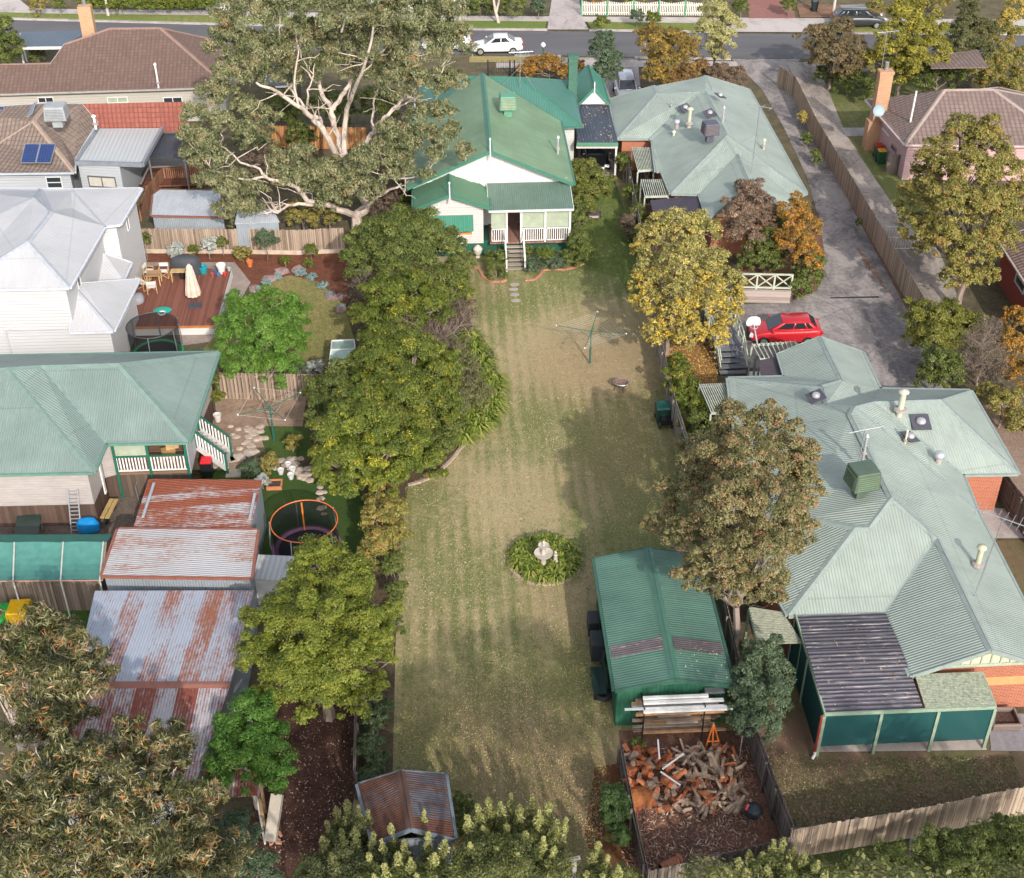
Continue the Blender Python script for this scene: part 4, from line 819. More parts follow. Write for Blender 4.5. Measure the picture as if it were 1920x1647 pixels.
def solar(pts,nx,ny,label,group):
    t=thing('solar_panel',pts[0]-V3((0,0,.1)),label,'solar panel',group); a,b,c,d=pts; n=(b-a).cross(d-a).normalized(); n=n if n.z>0 else -n
    m=MB(); m.hull8([a,b,c,d],[p+n*.05 for p in (a,b,c,d)]); 
    tt=NT('solar_cells'); br=tt.new('TexBrick',offset=0.0); tt.link(tt.uv(),br.inputs['Vector']); br.inputs['Scale'].default_value=1; br.inputs['Brick Width'].default_value=.16; br.inputs['Row Height'].default_value=.16; br.inputs['Mortar Size'].default_value=.006
    br.inputs['Color1'].default_value=(.01,.03,.12,1); br.inputs['Color2'].default_value=(.013,.035,.14,1); br.inputs['Mortar'].default_value=(.12,.14,.2,1); tt.col(br.outputs['Color']); mt=MC.setdefault('solarm',tt.set(.15,0,.6))
    m.build('cells',mt,t); m=MB()
    for p,q in ((a,b),(b,c),(c,d),(d,a)): m.beam(p+n*.035,q+n*.035,.05,.06)
    m.build('frame',METAL,t)
def inq(P,u0,u1,v0,v1,lift):
    a,b,c,d=P; f=lambda u,v:(a*(1-u)+b*u)*(1-v)+(d*(1-u)+c*u)*v+V3((0,0,lift)); return [f(u0,v0),f(u1,v0),f(u1,v1),f(u0,v1)]
nl,nr=V['nl'],V['nr']; P=[RP(x,y,nl,nr,25)+V3((0,0,.1)) for x,y in ((40,309),(96,309),(105,274),(48,274))]
solar(inq(P,0,.49,0,1,0),1,1,'left dark blue solar panel of the pair low on the near tiled hip','solar panels on the tiled roof'); solar(inq(P,.51,1,0,1,0),1,1,'right dark blue solar panel of the pair low on the near tiled hip','solar panels on the tiled roof')
A_,B_=V['T0'],V['L0']; P=[W(2,256,hz-1.0),W(62,217,hz-.05),W(70,195,hz-.1),W(8,232,hz-.85)]; P=[p+V3((0,0,.12)) for p in P]
for i in range(4): solar(inq(P,i/4+.01,(i+1)/4-.01,0,1,0),1,1,'solar panel in the sloping row of four beside the hip, number %s from the ridge'%('four','three','two','one')[i],'solar panels on the tiled roof')
P=[W(-20,236,hz-.7)+V3((0,0,.1)),W(2,234,hz-.7)+V3((0,0,.1)),W(9,204,hz-.1)+V3((0,0,.1)),W(-14,205,hz-.1)+V3((0,0,.1))]; solar(P,1,1,'solar panel cut by the left edge of the picture','solar panels on the tiled roof')
# ============ long brown tiled house
H7=thing('tiled_house',W(200,185),'long low house with dusky brown tile roof and cream walls by the street','house')
V=dict(nl=(-90,179,2.8),nr=(428,163,2.8),a=(301,52,'nl','nr',22),b=(206,53,'nl','nr',22),c=(122,82,'nl','nr',22),d=(94,121,'nl','nr',22),e=(-90,125,'nl','nr',22),rf=(448,85,2.8)); V=resolve(V); print('h7',{k:round(v.z,1) for k,v in V.items()})
V['bl']=V['d']+V3((-.5,6,-2.0)); V['bf']=V['b']+V3((0,5,-2.5)); V['af']=V['a']+V3((2,5,-2.5)); V['ef']=V['e']+V3((0,4,-1.5)); V['df']=V['d']+V3((-1.5,4,-1.5))
T7=tiles((.185,.122,.10),(.17,.11,.09),.3,.34,.3,.08)
roof(H7,V,[('nl','nr','a','b','c','d','e'),('a','nr','rf'),('a','rf','af','bf','b'),('b','bf','c'),('d','e','ef','df')],T7,plain((.27,.17,.14),.8),plain((.35,.33,.3),.6))
_,q=walls(H7,[V['nl'],V['nr'],V['rf'],V['bf'],V['df'],V['ef']],boards((.46,.43,.38),.2,.05),.4)
for a,b,c in ((71,101,'w'),(201,240,'b'),(306,342,'w')): window(H7,q[0],q[1],a,183,b,192,WHITE,SAGE if c=='b' else None,1)
c=V['b']+V3((-3.0,1.5,-1)); c=W(165,68,4.6); m=MB(); m.box((c.x,c.y+.6,5.0),(1.0,.7,3.6)); m.build('chimney',brick((.55,.33,.18),(.45,.26,.14)),H7); m=MB(); m.tube([(c.x,c.y+.6,6.8),(c.x,c.y+.6,7.4)],.14,8); m.lathe((c.x,c.y+.6,7.4),[(.2,0),(.2,.08),(.01,.15)],8); m.build('chimney_pot',METAL,H7)
flue(296,156,3.4,1.4,.07,'tall white vent pipe low on the brown tile roof',WHITE)
t=thing('carport',W(90,115),'flat dark grey carport roof with white frame behind the brown tiled house','carport'); P=[W(x,y,2.6) for x,y in ((38,88),(116,87),(170,57),(38,60))]; m=MB(); m.slab(P,.08); m.build('roof',corrugated((.10,.13,.17),pitch=.4,dirt=.1,stripe=.15),t); m=MB(); m.beam(P[0]-V3((0,.03,.12)),P[1]-V3((0,.03,.12)),.08,.22); m.build('fascia',WHITE,t)
for p in (P[0],P[1],P[3]): m=MB(); m.box((p.x,p.y,1.25),(.12,.12,2.5)); m.build('post',WHITE,t)
# ============ pink house
H8=thing('tiled_house',W(1720,300),'pink weatherboard house with brown tiled hip roof and brick chimney','house')
V=dict(nl=(1697,271,2.8),nr=(2010,274,2.8),Q0=(1771,168,'nl','nr',24),Q1=(1863,167,'nl','nr',24),lf=(1624,187,2.8),rr=(1985,190,2.8)); V=resolve(V); hz=V['Q0'].z; print('h8',hz)
V['Q1']=W(1863,167,hz); V['m']=V['Q0']+V3((-.5,2.5,-1.4)); V['bk']=V['Q1']+V3((3,6,-2.3)); V['lfb']=V['lf']+V3((0,.6,0))
T8=tiles((.235,.17,.15),(.16,.12,.11),.33,.36,.4,.12)
roof(H8,V,[('nl','nr','Q1','Q0'),('nl','Q0','m','lf'),('Q1','nr','rr'),('Q0','Q1','rr','bk','m')],T8,plain((.33,.26,.23),.8),plain((.5,.4,.38),.6))
PK=boards((.50,.33,.33),.2,.05)
_,q=walls(H8,[V['nl'],V['nr'],V['rr'],V['bk'],V['lf']],PK,.35)
window(H8,q[0],q[1],1716,281,1726,293,plain((.3,.2,.2),.5),None,0); window(H8,q[4],q[0],1673,270,1680,287,plain((.3,.2,.2),.5),None,0); window(H8,q[4],q[0],1656,240,1668,256,WHITE,None,1)
b=W(1637,278); m=MB(); m.box((b.x,b.y,2.9),(.95,.7,5.8)); m.box((b.x,b.y,.9),(1.5,.85,2.6)); m.box((b.x,b.y,5.8),(1.05,.8,.2)); m.build('chimney',brick((.52,.28,.15),(.42,.22,.12)),H8); m=MB(); m.tube([(b.x,b.y,5.9),(b.x,b.y,6.5)],.14,8); m.build('chimney_pot',METAL,H8)
P=[W(x,y,2.8) for x,y in ((1765,178),(1875,176),(1853,141),(1757,152))]; m=MB(); m.slab([p+V3((0,3,.9)) for p in P],.06); m.build('rear_roof',T8,H8)
t=thing('downpipe',W(1690,312),'tall white pipe standing against the pink house corner','pipe'); m=MB(); b=W(1690,312); m.tube([b,b+V3((.1,0,5.6))],.07,8); m.build('pipe',WHITE,t); m=MB(); m.box(b+V3((.05,.1,2.6)),(.3,.2,.1)); m.build('bracket',METAL,t)
t=thing('satellite_dish',W(1648,214,3.4),'grey blue satellite dish on the brick chimney of the pink house','satellite dish'); c=W(1648,208,3.8); m=MB(); 
for i in range(2): pass
nrm=(V3((-.1,-1,.45))).normalized(); u=V3((1,0,0)); v=nrm.cross(u).normalized(); n0=len(m.v); m.v.append(c-nrm*.08)
for k in range(18): a=2*math.pi*k/18; m.v.append(c+(u*math.cos(a)+v*math.sin(a))*.42)
for k in range(18): m.f.append([0,1+k,1+(k+1)%18])
m.build('dish',plain((.18,.27,.33),.4),t,smooth=True); m=MB(); m.tube([c-v*.4,c+nrm*.35-v*.3],.015); m.tube([c-nrm*.08,c-nrm*.2-V3((0,0,.4))],.025); m.build('arm',METAL,t)
antenna(1645,175,3.0,4.6,'tall thin tv antenna rising behind the chimney of the pink house',ang=.2,n=5)
# ============ red brick house at the right edge
H9=thing('brick_house',W(1880,600),'dark red brick house with brown tiled eave at the right edge','house')
P=[W(1873,450,2.7),W(1962,585,2.7)]; d=(P[1]-P[0]); 
q0=W(1873,450,2.7); q1=W(1975,610,2.7); e=V3((9,3,0)); mb=MB()
roof(H9,{'a':q1,'b':q0,'c':q0+V3((5,0,2.2)),'d':q1+V3((5,2,2.2))},[('a','b','c','d')],tiles((.22,.15,.13)),None,plain((.4,.33,.3),.6))
base=[W(1838,603),W(1912,488)]; a=V3((q1.x+.4,q1.y+.6,0)); b=V3((q0.x+.4,q0.y,0)); 
mb=MB(); mb.hull8([a,a+V3((8,0,0)),b+V3((8,0,0)),b],[v+V3((0,0,2.7)) for v in (a,a+V3((8,0,0)),b+V3((8,0,0)),b)]); mb.build('wall',brick((.30,.055,.035),(.24,.04,.03),(.25,.12,.1)),H9)
window(H9,b,a,1908,512,1920,552,WHITE,None,0)
# ============ green shed
t=thing('garden_shed',W(1262,1375),'green gabled metal shed on the main lawn with timber racks at its end','shed')
GS=corrugated((.095,.195,.15),pitch=.19,dirt=.3,stripe=.3,wave=.01,laps=2.1); 
V=resolve(dict(nl=(1153,1293,2.45),nr=(1376,1290,2.45),fl=(1122,1047,2.45))); yn=V['nl'].y; V['nr'].y=yn; V['na']=WY(1266,1272,yn); V['na'].x=(V['nl'].x+V['nr'].x)/2
D=V['fl'].y-yn; V['fl'].x=V['nl'].x; 
for k in 'lra': V['f'+k]=V['n'+k]+V3((0,D,0))
roof(t,V,[('nl','na','fa','fl'),('na','nr','fr','fa')],GS,plain((.06,.145,.11),.5),plain((.035,.10,.07),.5),capw=.2)
SW=corrugated((.03,.13,.08),pitch=.25,dirt=.15,stripe=.3)
mb=MB(); l,r,a=V['nl']+V3((.15,.35,0)),V['nr']+V3((-.15,.35,0)),V['na']+V3((0,.35,0)); y0=l.y; y1=y0+D-.6; z=2.4
mb.v=[V3(q) for q in ((l.x,y0,0),(r.x,y0,0),(r.x,y0,z),(a.x,y0,a.z-.08),(l.x,y0,z),(l.x,y1,0),(r.x,y1,0),(r.x,y1,z),(a.x,y1,a.z-.08),(l.x,y1,z))]; mb.f=[[0,1,2,3,4],[9,8,7,6,5],[0,4,9,5],[1,6,7,2]]; mb.build('wall',SW,t)
m=MB(); m.beam((l.x,y0-.03,2.35),(r.x,y0-.03,2.35),.06,.12); m.build('trim',plain((.05,.15,.10),.5),t)
for A,B,f0,f1 in (('na','nl',.08,.97),('na','nr',.1,.97)):
    P=[RP(x,y,V['nl'],V['nl'],0) if False else None for x,y in ()]
    a_,b_=V[A],V[B]; ya=(W(1200,1222,2.8).y-yn)/D; yb=ya+.085; q=lambda f,g:a_+(b_-a_)*f+V3((0,D*g,.03)); pts=[q(f0,ya),q(f1,ya),q(f1,yb),q(f0,yb)]
    m=MB(); m.slab(pts if A+B=='nanr' else pts[::-1],.02); m.build('skylight_strip',corrugated((.13,.11,.12),pitch=.17,dirt=.5,stripe=.4,rust=.35,rustc=(.4,.28,.24)),t)
SHX=l.x; SHY=y0
# racks of timber on the end wall
def stack(name,label,cat,px0,px1,items,y,mat,w=.09,h=.07,jit=.02,group=None):
    pass
rk=thing('timber_rack',V3(((l.x+r.x)/2,y0,0)),'dark steel rack bolted to the end wall of the green shed','rack')
for x in (l.x+.95,r.x-1.0):
    m=MB(); m.tube([(x,y0-.95,.05),(x,y0-.95,2.0)],.03); m.build('upright',BLACK,rk)
    for z in (.45,1.0,1.5,1.85): m=MB(); m.beam((x,y0-.02,z),(x,y0-1.0,z),.05,.05); m.build('arm',BLACK,rk)
def plank(x0,x1,y,z,w,h,mat,label,name='plank',group='planks and pipes on the shed rack',yaw=0):
    m=MB(); c=V3(((x0+x1)/2,y,z)); m.box(c,(x1-x0,w,h),yaw); o=m.build(name,mat); tag(o,label,'plank',group)
WP_=plain((.72,.71,.69),.4)
for i,(x0,x1,y,z,w,c) in enumerate(((1.0,3.7,-.45,2.0,.13,WP_),(1.0,4.3,-.65,1.95,.13,WP_),(.2,4.9,-.9,1.9,.09,WP_),(.95,4.6,-1.02,1.86,.12,WP_),(3.6,4.4,-.2,2.0,.25,METAL))):
    plank(l.x+x0*.95,l.x+x1*.95,y0+y,z+.0,w,.1 if i!=2 else .05,c,('white pipe length on the top shelf of the shed rack','white pipe length on the top shelf of the shed rack','longest thin white plank overhanging the top shelf of the shed rack','white pipe length on the top shelf of the shed rack','grey metal offcut at the right end of the top shelf of the shed rack')[i])
WD=[plain((.30,.24,.19),.8,0,.2,.3),plain((.42,.24,.13),.8,0,.2,.3),plain((.5,.47,.43),.8,0,.2,.2),plain((.22,.15,.11),.8,0,.2,.3)]
for z,lab in ((1.53,'weathered board stacked on the middle shelf of the shed rack'),(1.04,'mixed timber offcut on the lower shelf of the shed rack'),(.5,'long red brown plank near the ground under the shed rack')):
    for j in range(6):
        x0=random.uniform(.5,1.2); x1=random.uniform(3.4,4.5); 
        if z==1.04 and j%2: x0=random.uniform(1,2.5); x1=x0+random.uniform(.9,1.6)
        plank(l.x+x0,l.x+x1,y0-.15-j*.15,z+random.uniform(0,.08),.12,.06,WD[(j+int(z*3))%4] if z>.6 else WD[(1,3,1,0,3,1)[j]],lab)
m=MB(); t2=thing('saw_horse',V3((r.x-.55,y0-1.0,0)),'bright orange steel stand leaning at the right of the timber racks','stand'); o_=plain((.62,.16,.03),.5); q=V3((r.x-.6,y0-1.0,1.0))
for dx,dy in ((-.3,-.35),(.3,-.35),(-.05,-.5),(.25,.3)): m.tube([q,(q.x+dx,q.y+dy,0)],.035)
m.tube([q+V3((-.25,-.28,-.7)),q+V3((.25,-.28,-.7))],.03); m.build('frame',o_,t2)
# ============ rusty sheds
def shed(label,roofs,wallfoot,rmat,wmat,z0=0,name='iron_shed',ins=.06,wname='wall',cap=None,gut=None):
    V={k:(W(*v) if not isinstance(v,Vector) else v) for k,v in roofs[0].items()}; c=sum(V.values(),Vector())/len(V)
    t=thing(name,V3((c.x,c.y,0)),label,'shed'); roof(t,V,roofs[1],rmat,cap,gut)
    if wallfoot: walls(t,[V[k] for k in wallfoot],wmat,ins,z0,.08,wname)
    return t,V
RUST1=corrugated((0.45,0.46,0.47),pitch=.19,dirt=.15,rust=.68,stripe=.3,sheet=.5,rustc=(.22,.065,.035))
RUST2=corrugated((0.46,0.45,0.46),pitch=.19,dirt=.12,rust=.36,rustc=(.28,.13,.08),stripe=.35,sheet=1.1)
RUST3=corrugated((0.38,0.42,0.50),pitch=.17,dirt=.12,rust=.47,rustc=(.25,.10,.06),stripe=.35,sheet=.8)
RUST4=corrugated((.46,.44,.47),pitch=.17,dirt=.15,rust=.60,rustc=(.19,.06,.042),stripe=.4,sheet=.8)
GW_=corrugated((.30,.34,.38),pitch=.18,dirt=.2,stripe=.35)
t,V=shed('low shed with boldly striped rust red and silver iron roof below the left verandah',(dict(a=(250,989,2.35),b=(470,991,2.75),c=(491,900,2.75),d=(279,898,2.35)),[('a','b','c','d')]),'abcd',RUST1,GW_)
m=MB(); m.beam(W(289,906,2.5),W(268,970,2.5),.12,.06); m.build('flashing_strip',GALV,t); m=MB(); m.beam(W(478,925,2.85),W(468,975,2.82),.12,.06); m.build('flashing_strip',GALV,t)
t,V=shed('shed with dull silver roof and light rust speckling and a grey iron end wall',(dict(a=(192,1078,2.5),b=(470,1082,2.85),c=(482,994,2.85),d=(222,992,2.5)),[('a','b','c','d')]),'abcd',RUST2,GW_,gut=plain((.25,.09,.06),.8))
V=dict(d=(178,1108,2.5),c=(476,1107,2.5),m1=(432,1284,2.9),m0=(138,1284,2.9),a=(70,1470,2.4),b=(366,1470,2.4))
t,V=shed('wide low outbuilding with long blue grey and rust streaked iron roof lower left',(V,[('m0','m1','c','d'),('a','b','m1','m0')]),('a','b','m1','c','d','m0'),RUST3,GW_,cap=plain((.28,.12,.09),.7))
for o in t.children:
    if o.name.startswith('roof'): 
        o.data.materials.append(RUST4)
        for p in o.data.polygons:
            if p.index>=6: p.material_index=1
t,V=shed('small rusted lean-to roof under the bright green tree',(dict(a=(382,1497,2.2),b=(486,1491,2.2),c=(484,1440,2.5),d=(384,1440,2.5)),[('a','b','c','d')]),None,RUST4,GW_)
for p in V.values(): m=MB(); m.box((p.x,p.y,p.z/2-.05),(.1,.1,p.z-.1)); m.build('post',WOOD,t)
t,V=shed('rusted gabled iron shed at the bottom of the main lawn',(dict(nl=(700,1580,2.2),nr=(852,1572,2.2),na=(770,1552,2.85),fl=(672,1470,2.2),fr=(834,1452,2.2),fa=(751,1446,2.85)),[('nl','na','fa','fl'),('na','nr','fr','fa')]),('nl','nr','fr','fl'),corrugated((.11,.12,.145),pitch=.15,dirt=.3,rust=.66,rustc=(.10,.045,.03),stripe=.45,sheet=.8),GW_,cap=plain((.11,.06,.045),.8),gut=plain((.14,.17,.20),.6))  # iron and rust tones darkened to carry the shade that lies here
t,V=shed('small white flat roofed cubby shed beside the black and orange trampoline',(dict(a=(474,1086,1.9),b=(548,1090,1.9),c=(552,1043,2.0),d=(484,1040,2.0)),[('a','b','c','d')]),'abcd',corrugated((.45,.46,.47),pitch=.35,dirt=.05,stripe=.3),plain((.55,.56,.57),.6))
t,V=shed('low galvanised shed with rust streaked roof behind the paling fence',(dict(a=(284,403,2.2),b=(420,406,2.2),c=(412,358,2.5),d=(300,356,2.5),e=(288,365,2.4)),[('a','b','c','d','e')]),'abcd',corrugated((.46,.49,.53),pitch=.2,dirt=.2,rust=.16,stripe=.3),GW_,gut=plain((.22,.09,.07),.8))
t,V=shed('grey iron lean-to roof under the lowest boughs of the big gum tree',(dict(a=(440,420,2.2),b=(524,416,2.2),c=(512,392,2.5),d=(446,392,2.5)),[('a','b','c','d')]),'abcd',corrugated((.43,.46,.50),pitch=.2,dirt=.2,rust=.1,stripe=.3),GW_)
t,V=shed('dark garden studio with grey roof behind the big gum tree',(dict(a=(498,163,2.7),b=(552,160,2.7),c=(562,127,2.9),d=(502,127,2.9)),[('a','b','c','d')]),'abcd',plain((.13,.13,.15),.9,0,.1),timber((.10,.075,.06),'y',.2),gut=WHITE,name='garden_studio')
# green shade cloth shelter
t=thing('shade_shelter',W(100,1110),'sagging green shade cloth shelter on pipe frame at the left edge','shade shelter')
P=[W(-70,1090,2.2),W(192,1088,2.2),W(199,1017,2.55),W(-70,1018,2.55),W(-70,1003,2.3),W(211,1002,2.3)]
GC=plain((.075,.215,.185),.8,0,.15,.12); m=MB(); N=12
def qf(u,v):
    p=(P[0]*(1-u)+P[1]*u)*(1-v)+(P[3]*(1-u)+P[2]*u)*v; p.z+=-.22*math.sin(math.pi*v)+.05*abs(math.sin(u*math.pi*3)); return p
for i in range(N):
    for j in range(6): m.poly([qf(i/N,j/6),qf((i+1)/N,j/6),qf((i+1)/N,(j+1)/6),qf(i/N,(j+1)/6)])
m.build('cloth',GC,t,smooth=True); m=MB(); m.slab([P[3],P[2],P[5],P[4]],.02); m.build('cloth_flap',plain((.03,.13,.10),.8),t)
for u in (.05,.36,.7,.98): 
    m=MB(); a=P[0]*(1-u)+P[1]*u; b=P[3]*(1-u)+P[2]*u; m.tube([(a.x,a.y,0),a,b,(b.x,b.y,0)],.035); m.build('hoop',plain((.5,.48,.45),.5),t)
m=MB(); m.tube([P[0]-V3((0,0,.02)),P[1]-V3((0,0,.02))],.03); m.tube([P[1],P[1]+(P[2]-P[1])],.03); m.build('edge_rail',plain((.36,.2,.15),.6),t)
# ============ fences
def fence(label,px,hgt,mat,cat='fence',pw=.13,name='paling_fence',rail=None,gap=.01,jag=.03,side=0,plinth=0,postgap=2.4,z0=0,world=None):
    P=world or [W(*p) for p in px]; t=thing(name,V3((P[0].x,P[0].y,0)),label,cat)
    m=MB(); rl=MB(); 
    for a,b in zip(P,P[1:]):
        a=V3((a.x,a.y,0)); b=V3((b.x,b.y,0)); d=b-a; L=d.length; d.normalize(); n=V3((-d.y,d.x,0)); k=max(1,int(L/pw))
        for i in range(k):
            c=a+d*((i+.5)*L/k); h=hgt+random.uniform(-jag,jag); w=L/k-gap; tl=random.gauss(0,.008); o=n*((i%2)*.012)
            m.hull8([c-d*w/2-n*.009+o+V3((0,0,z0+plinth)),c+d*w/2-n*.009+o+V3((0,0,z0+plinth)),c+d*w/2+n*.009+o+V3((0,0,z0+plinth)),c-d*w/2+n*.009+o+V3((0,0,z0+plinth))],
                    [c-d*(w/2-tl)-n*.009+o+V3((0,0,h)),c+d*(w/2+tl)-n*.009+o+V3((0,0,h)),c+d*(w/2+tl)+n*.009+o+V3((0,0,h)),c-d*(w/2-tl)+n*.009+o+V3((0,0,h))])
        for zz in (hgt*.2+z0*.8,hgt*.85):
            r_=MB(); r_.beam(a+n*.045*(1 if side==0 else -1)+V3((0,0,zz)),b+n*.045*(1 if side==0 else -1)+V3((0,0,zz)),.05,.08); r_.build('rail',rail or mat,t)
        if plinth: r_=MB(); r_.beam(a+V3((0,0,z0+plinth/2)),b+V3((0,0,z0+plinth/2)),.04,plinth); r_.build('plinth',plain((.5,.42,.33),.8,0,.2,.2),t)
        for i in range(int(L/postgap)+1):
            c=a+d*min(L,i*postgap)+n*.09*(1 if side==0 else -1); p_=MB(); p_.box((c.x,c.y,(hgt-.08+z0)/2),(.1,.1,hgt-.08-z0),math.atan2(d.y,d.x)); p_.build('post',rail or mat,t)
    m.build('palings',mat,t); return t
PGREY=palings((.33,.29,.25),(.15,.13,.115)); PBRN=palings((.40,.29,.19),(.17,.12,.085)); PDK=palings((.17,.14,.12),(.07,.06,.052)); PORG=palings((.48,.24,.10),(.25,.12,.055)); PTAN=palings((.34,.26,.20),(.15,.11,.085))
fence('weathered grey paling fence running down the right side of the main lawn',[(1176,345),(1205,500),(1232,665),(1262,800),(1290,890),(1400,1390)],1.75,PGREY,side=1)
fence('dark paling fence between the woodpile and the brick unit lawn',[(1400,1395),(1450,1535),(1478,1610)],1.75,PDK,side=1)
fence('old timber fence along the bottom right lawn, sunlit at its right end',[(1478,1612),(1700,1574),(2000,1512)],1.7,palings((.33,.26,.2),(.13,.10,.08),.17),pw=.17,side=0)
fence('dark fence closing the bottom of the woodpile yard',[(1214,1690),(1340,1660),(1478,1625)],1.7,PDK,side=0)
fence('low dark fence between the main lawn and the woodpile',[(1163,1440),(1185,1560),(1214,1690)],1.35,PDK,side=1)
fence('long brown paling fence between the two concrete driveways',[(1456,160),(1487,183),(1528,268),(1594,382),(1640,462),(1724,606)],1.7,palings((.40,.31,.23),(.17,.13,.1)),side=0)
fence('sunlit timber paling fence behind the timber deck',[(258,475),(440,476),(560,478),(648,474)],1.75,PTAN,plinth=.3,side=0)
fence('orange brown paling fence behind the trunk of the big gum',[(505,277),(690,281)],1.7,PORG)
fence('short weathered fence with open battens above the bare soil yard',[(408,748),(610,752)],1.7,palings((.34,.26,.2),(.16,.12,.1),.2),pw=.2,gap=.03)
fence('dark old paling fence behind the green shade shelter',[(-40,1148),(200,1144)],1.75,palings((.20,.155,.125),(.08,.065,.055)),jag=.06)
fence('low brown fence beside the patio at the far right',[(1862,925),(1905,985),(1940,1040)],1.7,PDK,side=1)
fence('short red brown fence behind the far right patio',[(1800,925),(1862,925)],1.7,palings((.25,.1,.06),(.12,.05,.035)))
fence('ivy draped dark fence left of the lower main lawn',[(668,1500),(672,1290),(680,1120)],1.6,PDK,side=1)
fence('timber screen around the sunken deck beside the big gum',[(268,415),(283,380),(310,345),(380,340)],1.3,palings((.30,.15,.09),(.15,.08,.055)),gap=.05)
fence('thin grey paling fence beside the pink house bins',[(1660,325),(1700,330)],1.5,PDK)
fence('dark timber side fence behind the pergolas of the far brick unit',[(1190,262),(1196,320),(1215,385)],1.6,PDK,side=1)
# white picket fence
def picket(label,px,h,mat,post,bays,name='picket_fence',tilt=0):
    P=[W(*p) for p in px]; a,b=P; t=thing(name,V3((a.x,a.y,0)),label,'fence'); d=b-a; L=d.length; d.normalize(); m=MB(); n=int(L/.16)
    for i in range(n): 
        f=(i+.5)/n; hh=h-.16*math.sin(math.pi*((f*bays)%1)); c=a+d*(f*L); m.box((c.x,c.y,hh/2+.05),(.085,.025,hh-.05),math.atan2(d.y,d.x))
    m.build('pickets',mat,t)
    for zz in (.3,h*.75): m=MB(); m.beam(a+V3((0,.04,zz)),b+V3((0,.04,zz)),.05,.08); m.build('rail',mat,t)
    for i in range(bays+1): c=a+d*(L*i/bays); m=MB(); m.box((c.x,c.y,h/2+.05),(.14,.14,h+.1)); m.build('post',post,t)
picket('cream scalloped picket fence with green posts across the street',[(1090,30),(1332,31)],1.35,plain((.72,.68,.60),.5),plain((.10,.28,.17),.6),5)
picket('white boundary fence across the street behind the gum crown',[(690,20),(858,24)],1.5,WHITE,WHITE,4)
picket('low pale fence across the street at the top left end of the hedge',[(388,20),(430,21)],1.3,WHITE,WHITE,1)
# black iron fence in front of the white house
t=thing('iron_fence',W(925,142),'black iron fence on the street side of the white house','fence')
a,b=W(915,142),W(1052,143); n=int((b-a).length/.14); m=MB()
for i in range(n): c=a+(b-a)*i/n; m.tube([(c.x,c.y,.1),(c.x,c.y,1.2)],.012,4)
m.tube([a+V3((0,0,1.1)),b+V3((0,0,1.1))],.015,4); m.tube([a+V3((0,0,.3)),b+V3((0,0,.3))],.02,4); m.build('bars',BLACK,t)
for f in (0,.3,.36,.66,1): c=a+(b-a)*f; m=MB(); m.box((c.x,c.y,.65),(.10,.10,1.3)); m.build('post',BLACK,t)
# metal gate
t=thing('metal_gate',W(1645,468),'pale tubular metal gate across the neighbour driveway','gate'); a,b=W(1652,470),W(1730,470)
m=MB(); n=16
for i in range(n+1): c=a+(b-a)*i/n; m.tube([(c.x,c.y,.15),(c.x,c.y,1.7)],.02,4)
m.build('bars',plain((.5,.47,.43),.5),t); m=MB()
for z in (.15,.95,1.7): m.beam(a+V3((0,0,z)),b+V3((0,0,z)),.05,.05)
m.build('frame',plain((.5,.47,.43),.5),t)
# cross braced railing on retaining wall
t=thing('retaining_wall',W(1385,566),'low timber sleeper retaining wall under the cross braced railing','wall'); a,b=W(1383,566),W(1480,568); c=b+V3((.6,1.3,0)); m=MB(); m.beam(a+V3((0,0,.42)),b+V3((0,0,.42)),.15,.84); m.build('sleepers',timber((.36,.30,.27),'x',.2,.6),t)
m=MB(); m.beam(b+V3((0,.05,.5)),c+V3((0,0,.5)),.15,1.0); m.build('sleepers',timber((.16,.12,.11),'x',.2,.6),t)
t=thing('braced_railing',W(1385,566)+V3((0,.2,.84)),'pale green cross braced timber railing above the retaining wall','railing'); m=MB(); A=a+V3((0,.1,.85)); B=b+V3((0,.1,.85)); n=3; PGN=plain((.42,.46,.36),.7)
for z in (.1,1.0): m=MB(); m.beam(A+V3((0,0,z)),B+V3((0,0,z)),.08,.09); m.build('rail',PGN,t)
for i in range(n+1): c=A+(B-A)*i/n; m=MB(); m.box(c+V3((0,0,.5)),(.1,.1,1.05)); m.build('post',PGN,t)
m=MB()
for i in range(n):
    p,q=A+(B-A)*i/n,A+(B-A)*(i+1)/n; m.beam(p+V3((0,-.02,.12)),q+V3((0,-.02,.98)),.05,.07); m.beam(p+V3((0,.04,.98)),q+V3((0,.04,.12)),.05,.07)
m.build('cross_braces',PGN,t)
# ramp with steps
t=thing('timber_ramp',W(1370,700),'grey boarded ramp and steps with pale green handrails beside the yellow tree','ramp')
a=W(1345,690,0);b=W(1395,690,0); x0,x1=a.x,b.x; y0=W(1370,704,0).y; 
m=MB()
for i in range(5): m.box(((x0+x1)/2,y0+.35*i+.15,.1+.16*i),(x1-x0,.36,.05)); 
m.build('steps',timber((.17,.18,.21),'x',.15),t); m=MB(); y1=y0+1.7; y2=y1+4.6
m.hull8([(x0,y1,.7),(x1,y1,.7),(x1,y2,.75),(x0,y2,.75)],[(x0,y1,.82),(x1,y1,.82),(x1,y2,.87),(x0,y2,.87)]); m.build('ramp_boards',timber((.17,.18,.21),'y',.14),t)
for x in (x0,x1):
    for zz in (.5,.95): m=MB(); m.beam((x,y1,.8+zz),(x,y2,.85+zz),.06,.08); m.beam((x,y0,zz+.05),(x,y1,.8+zz),.06,.08); m.build('handrail',PGN,t)
    for f in (0,.25,.5,.75,1): y=y1+(y2-y1)*f; m=MB(); m.box((x,y,.9),(.08,.08,1.8)); m.build('post',PGN,t)
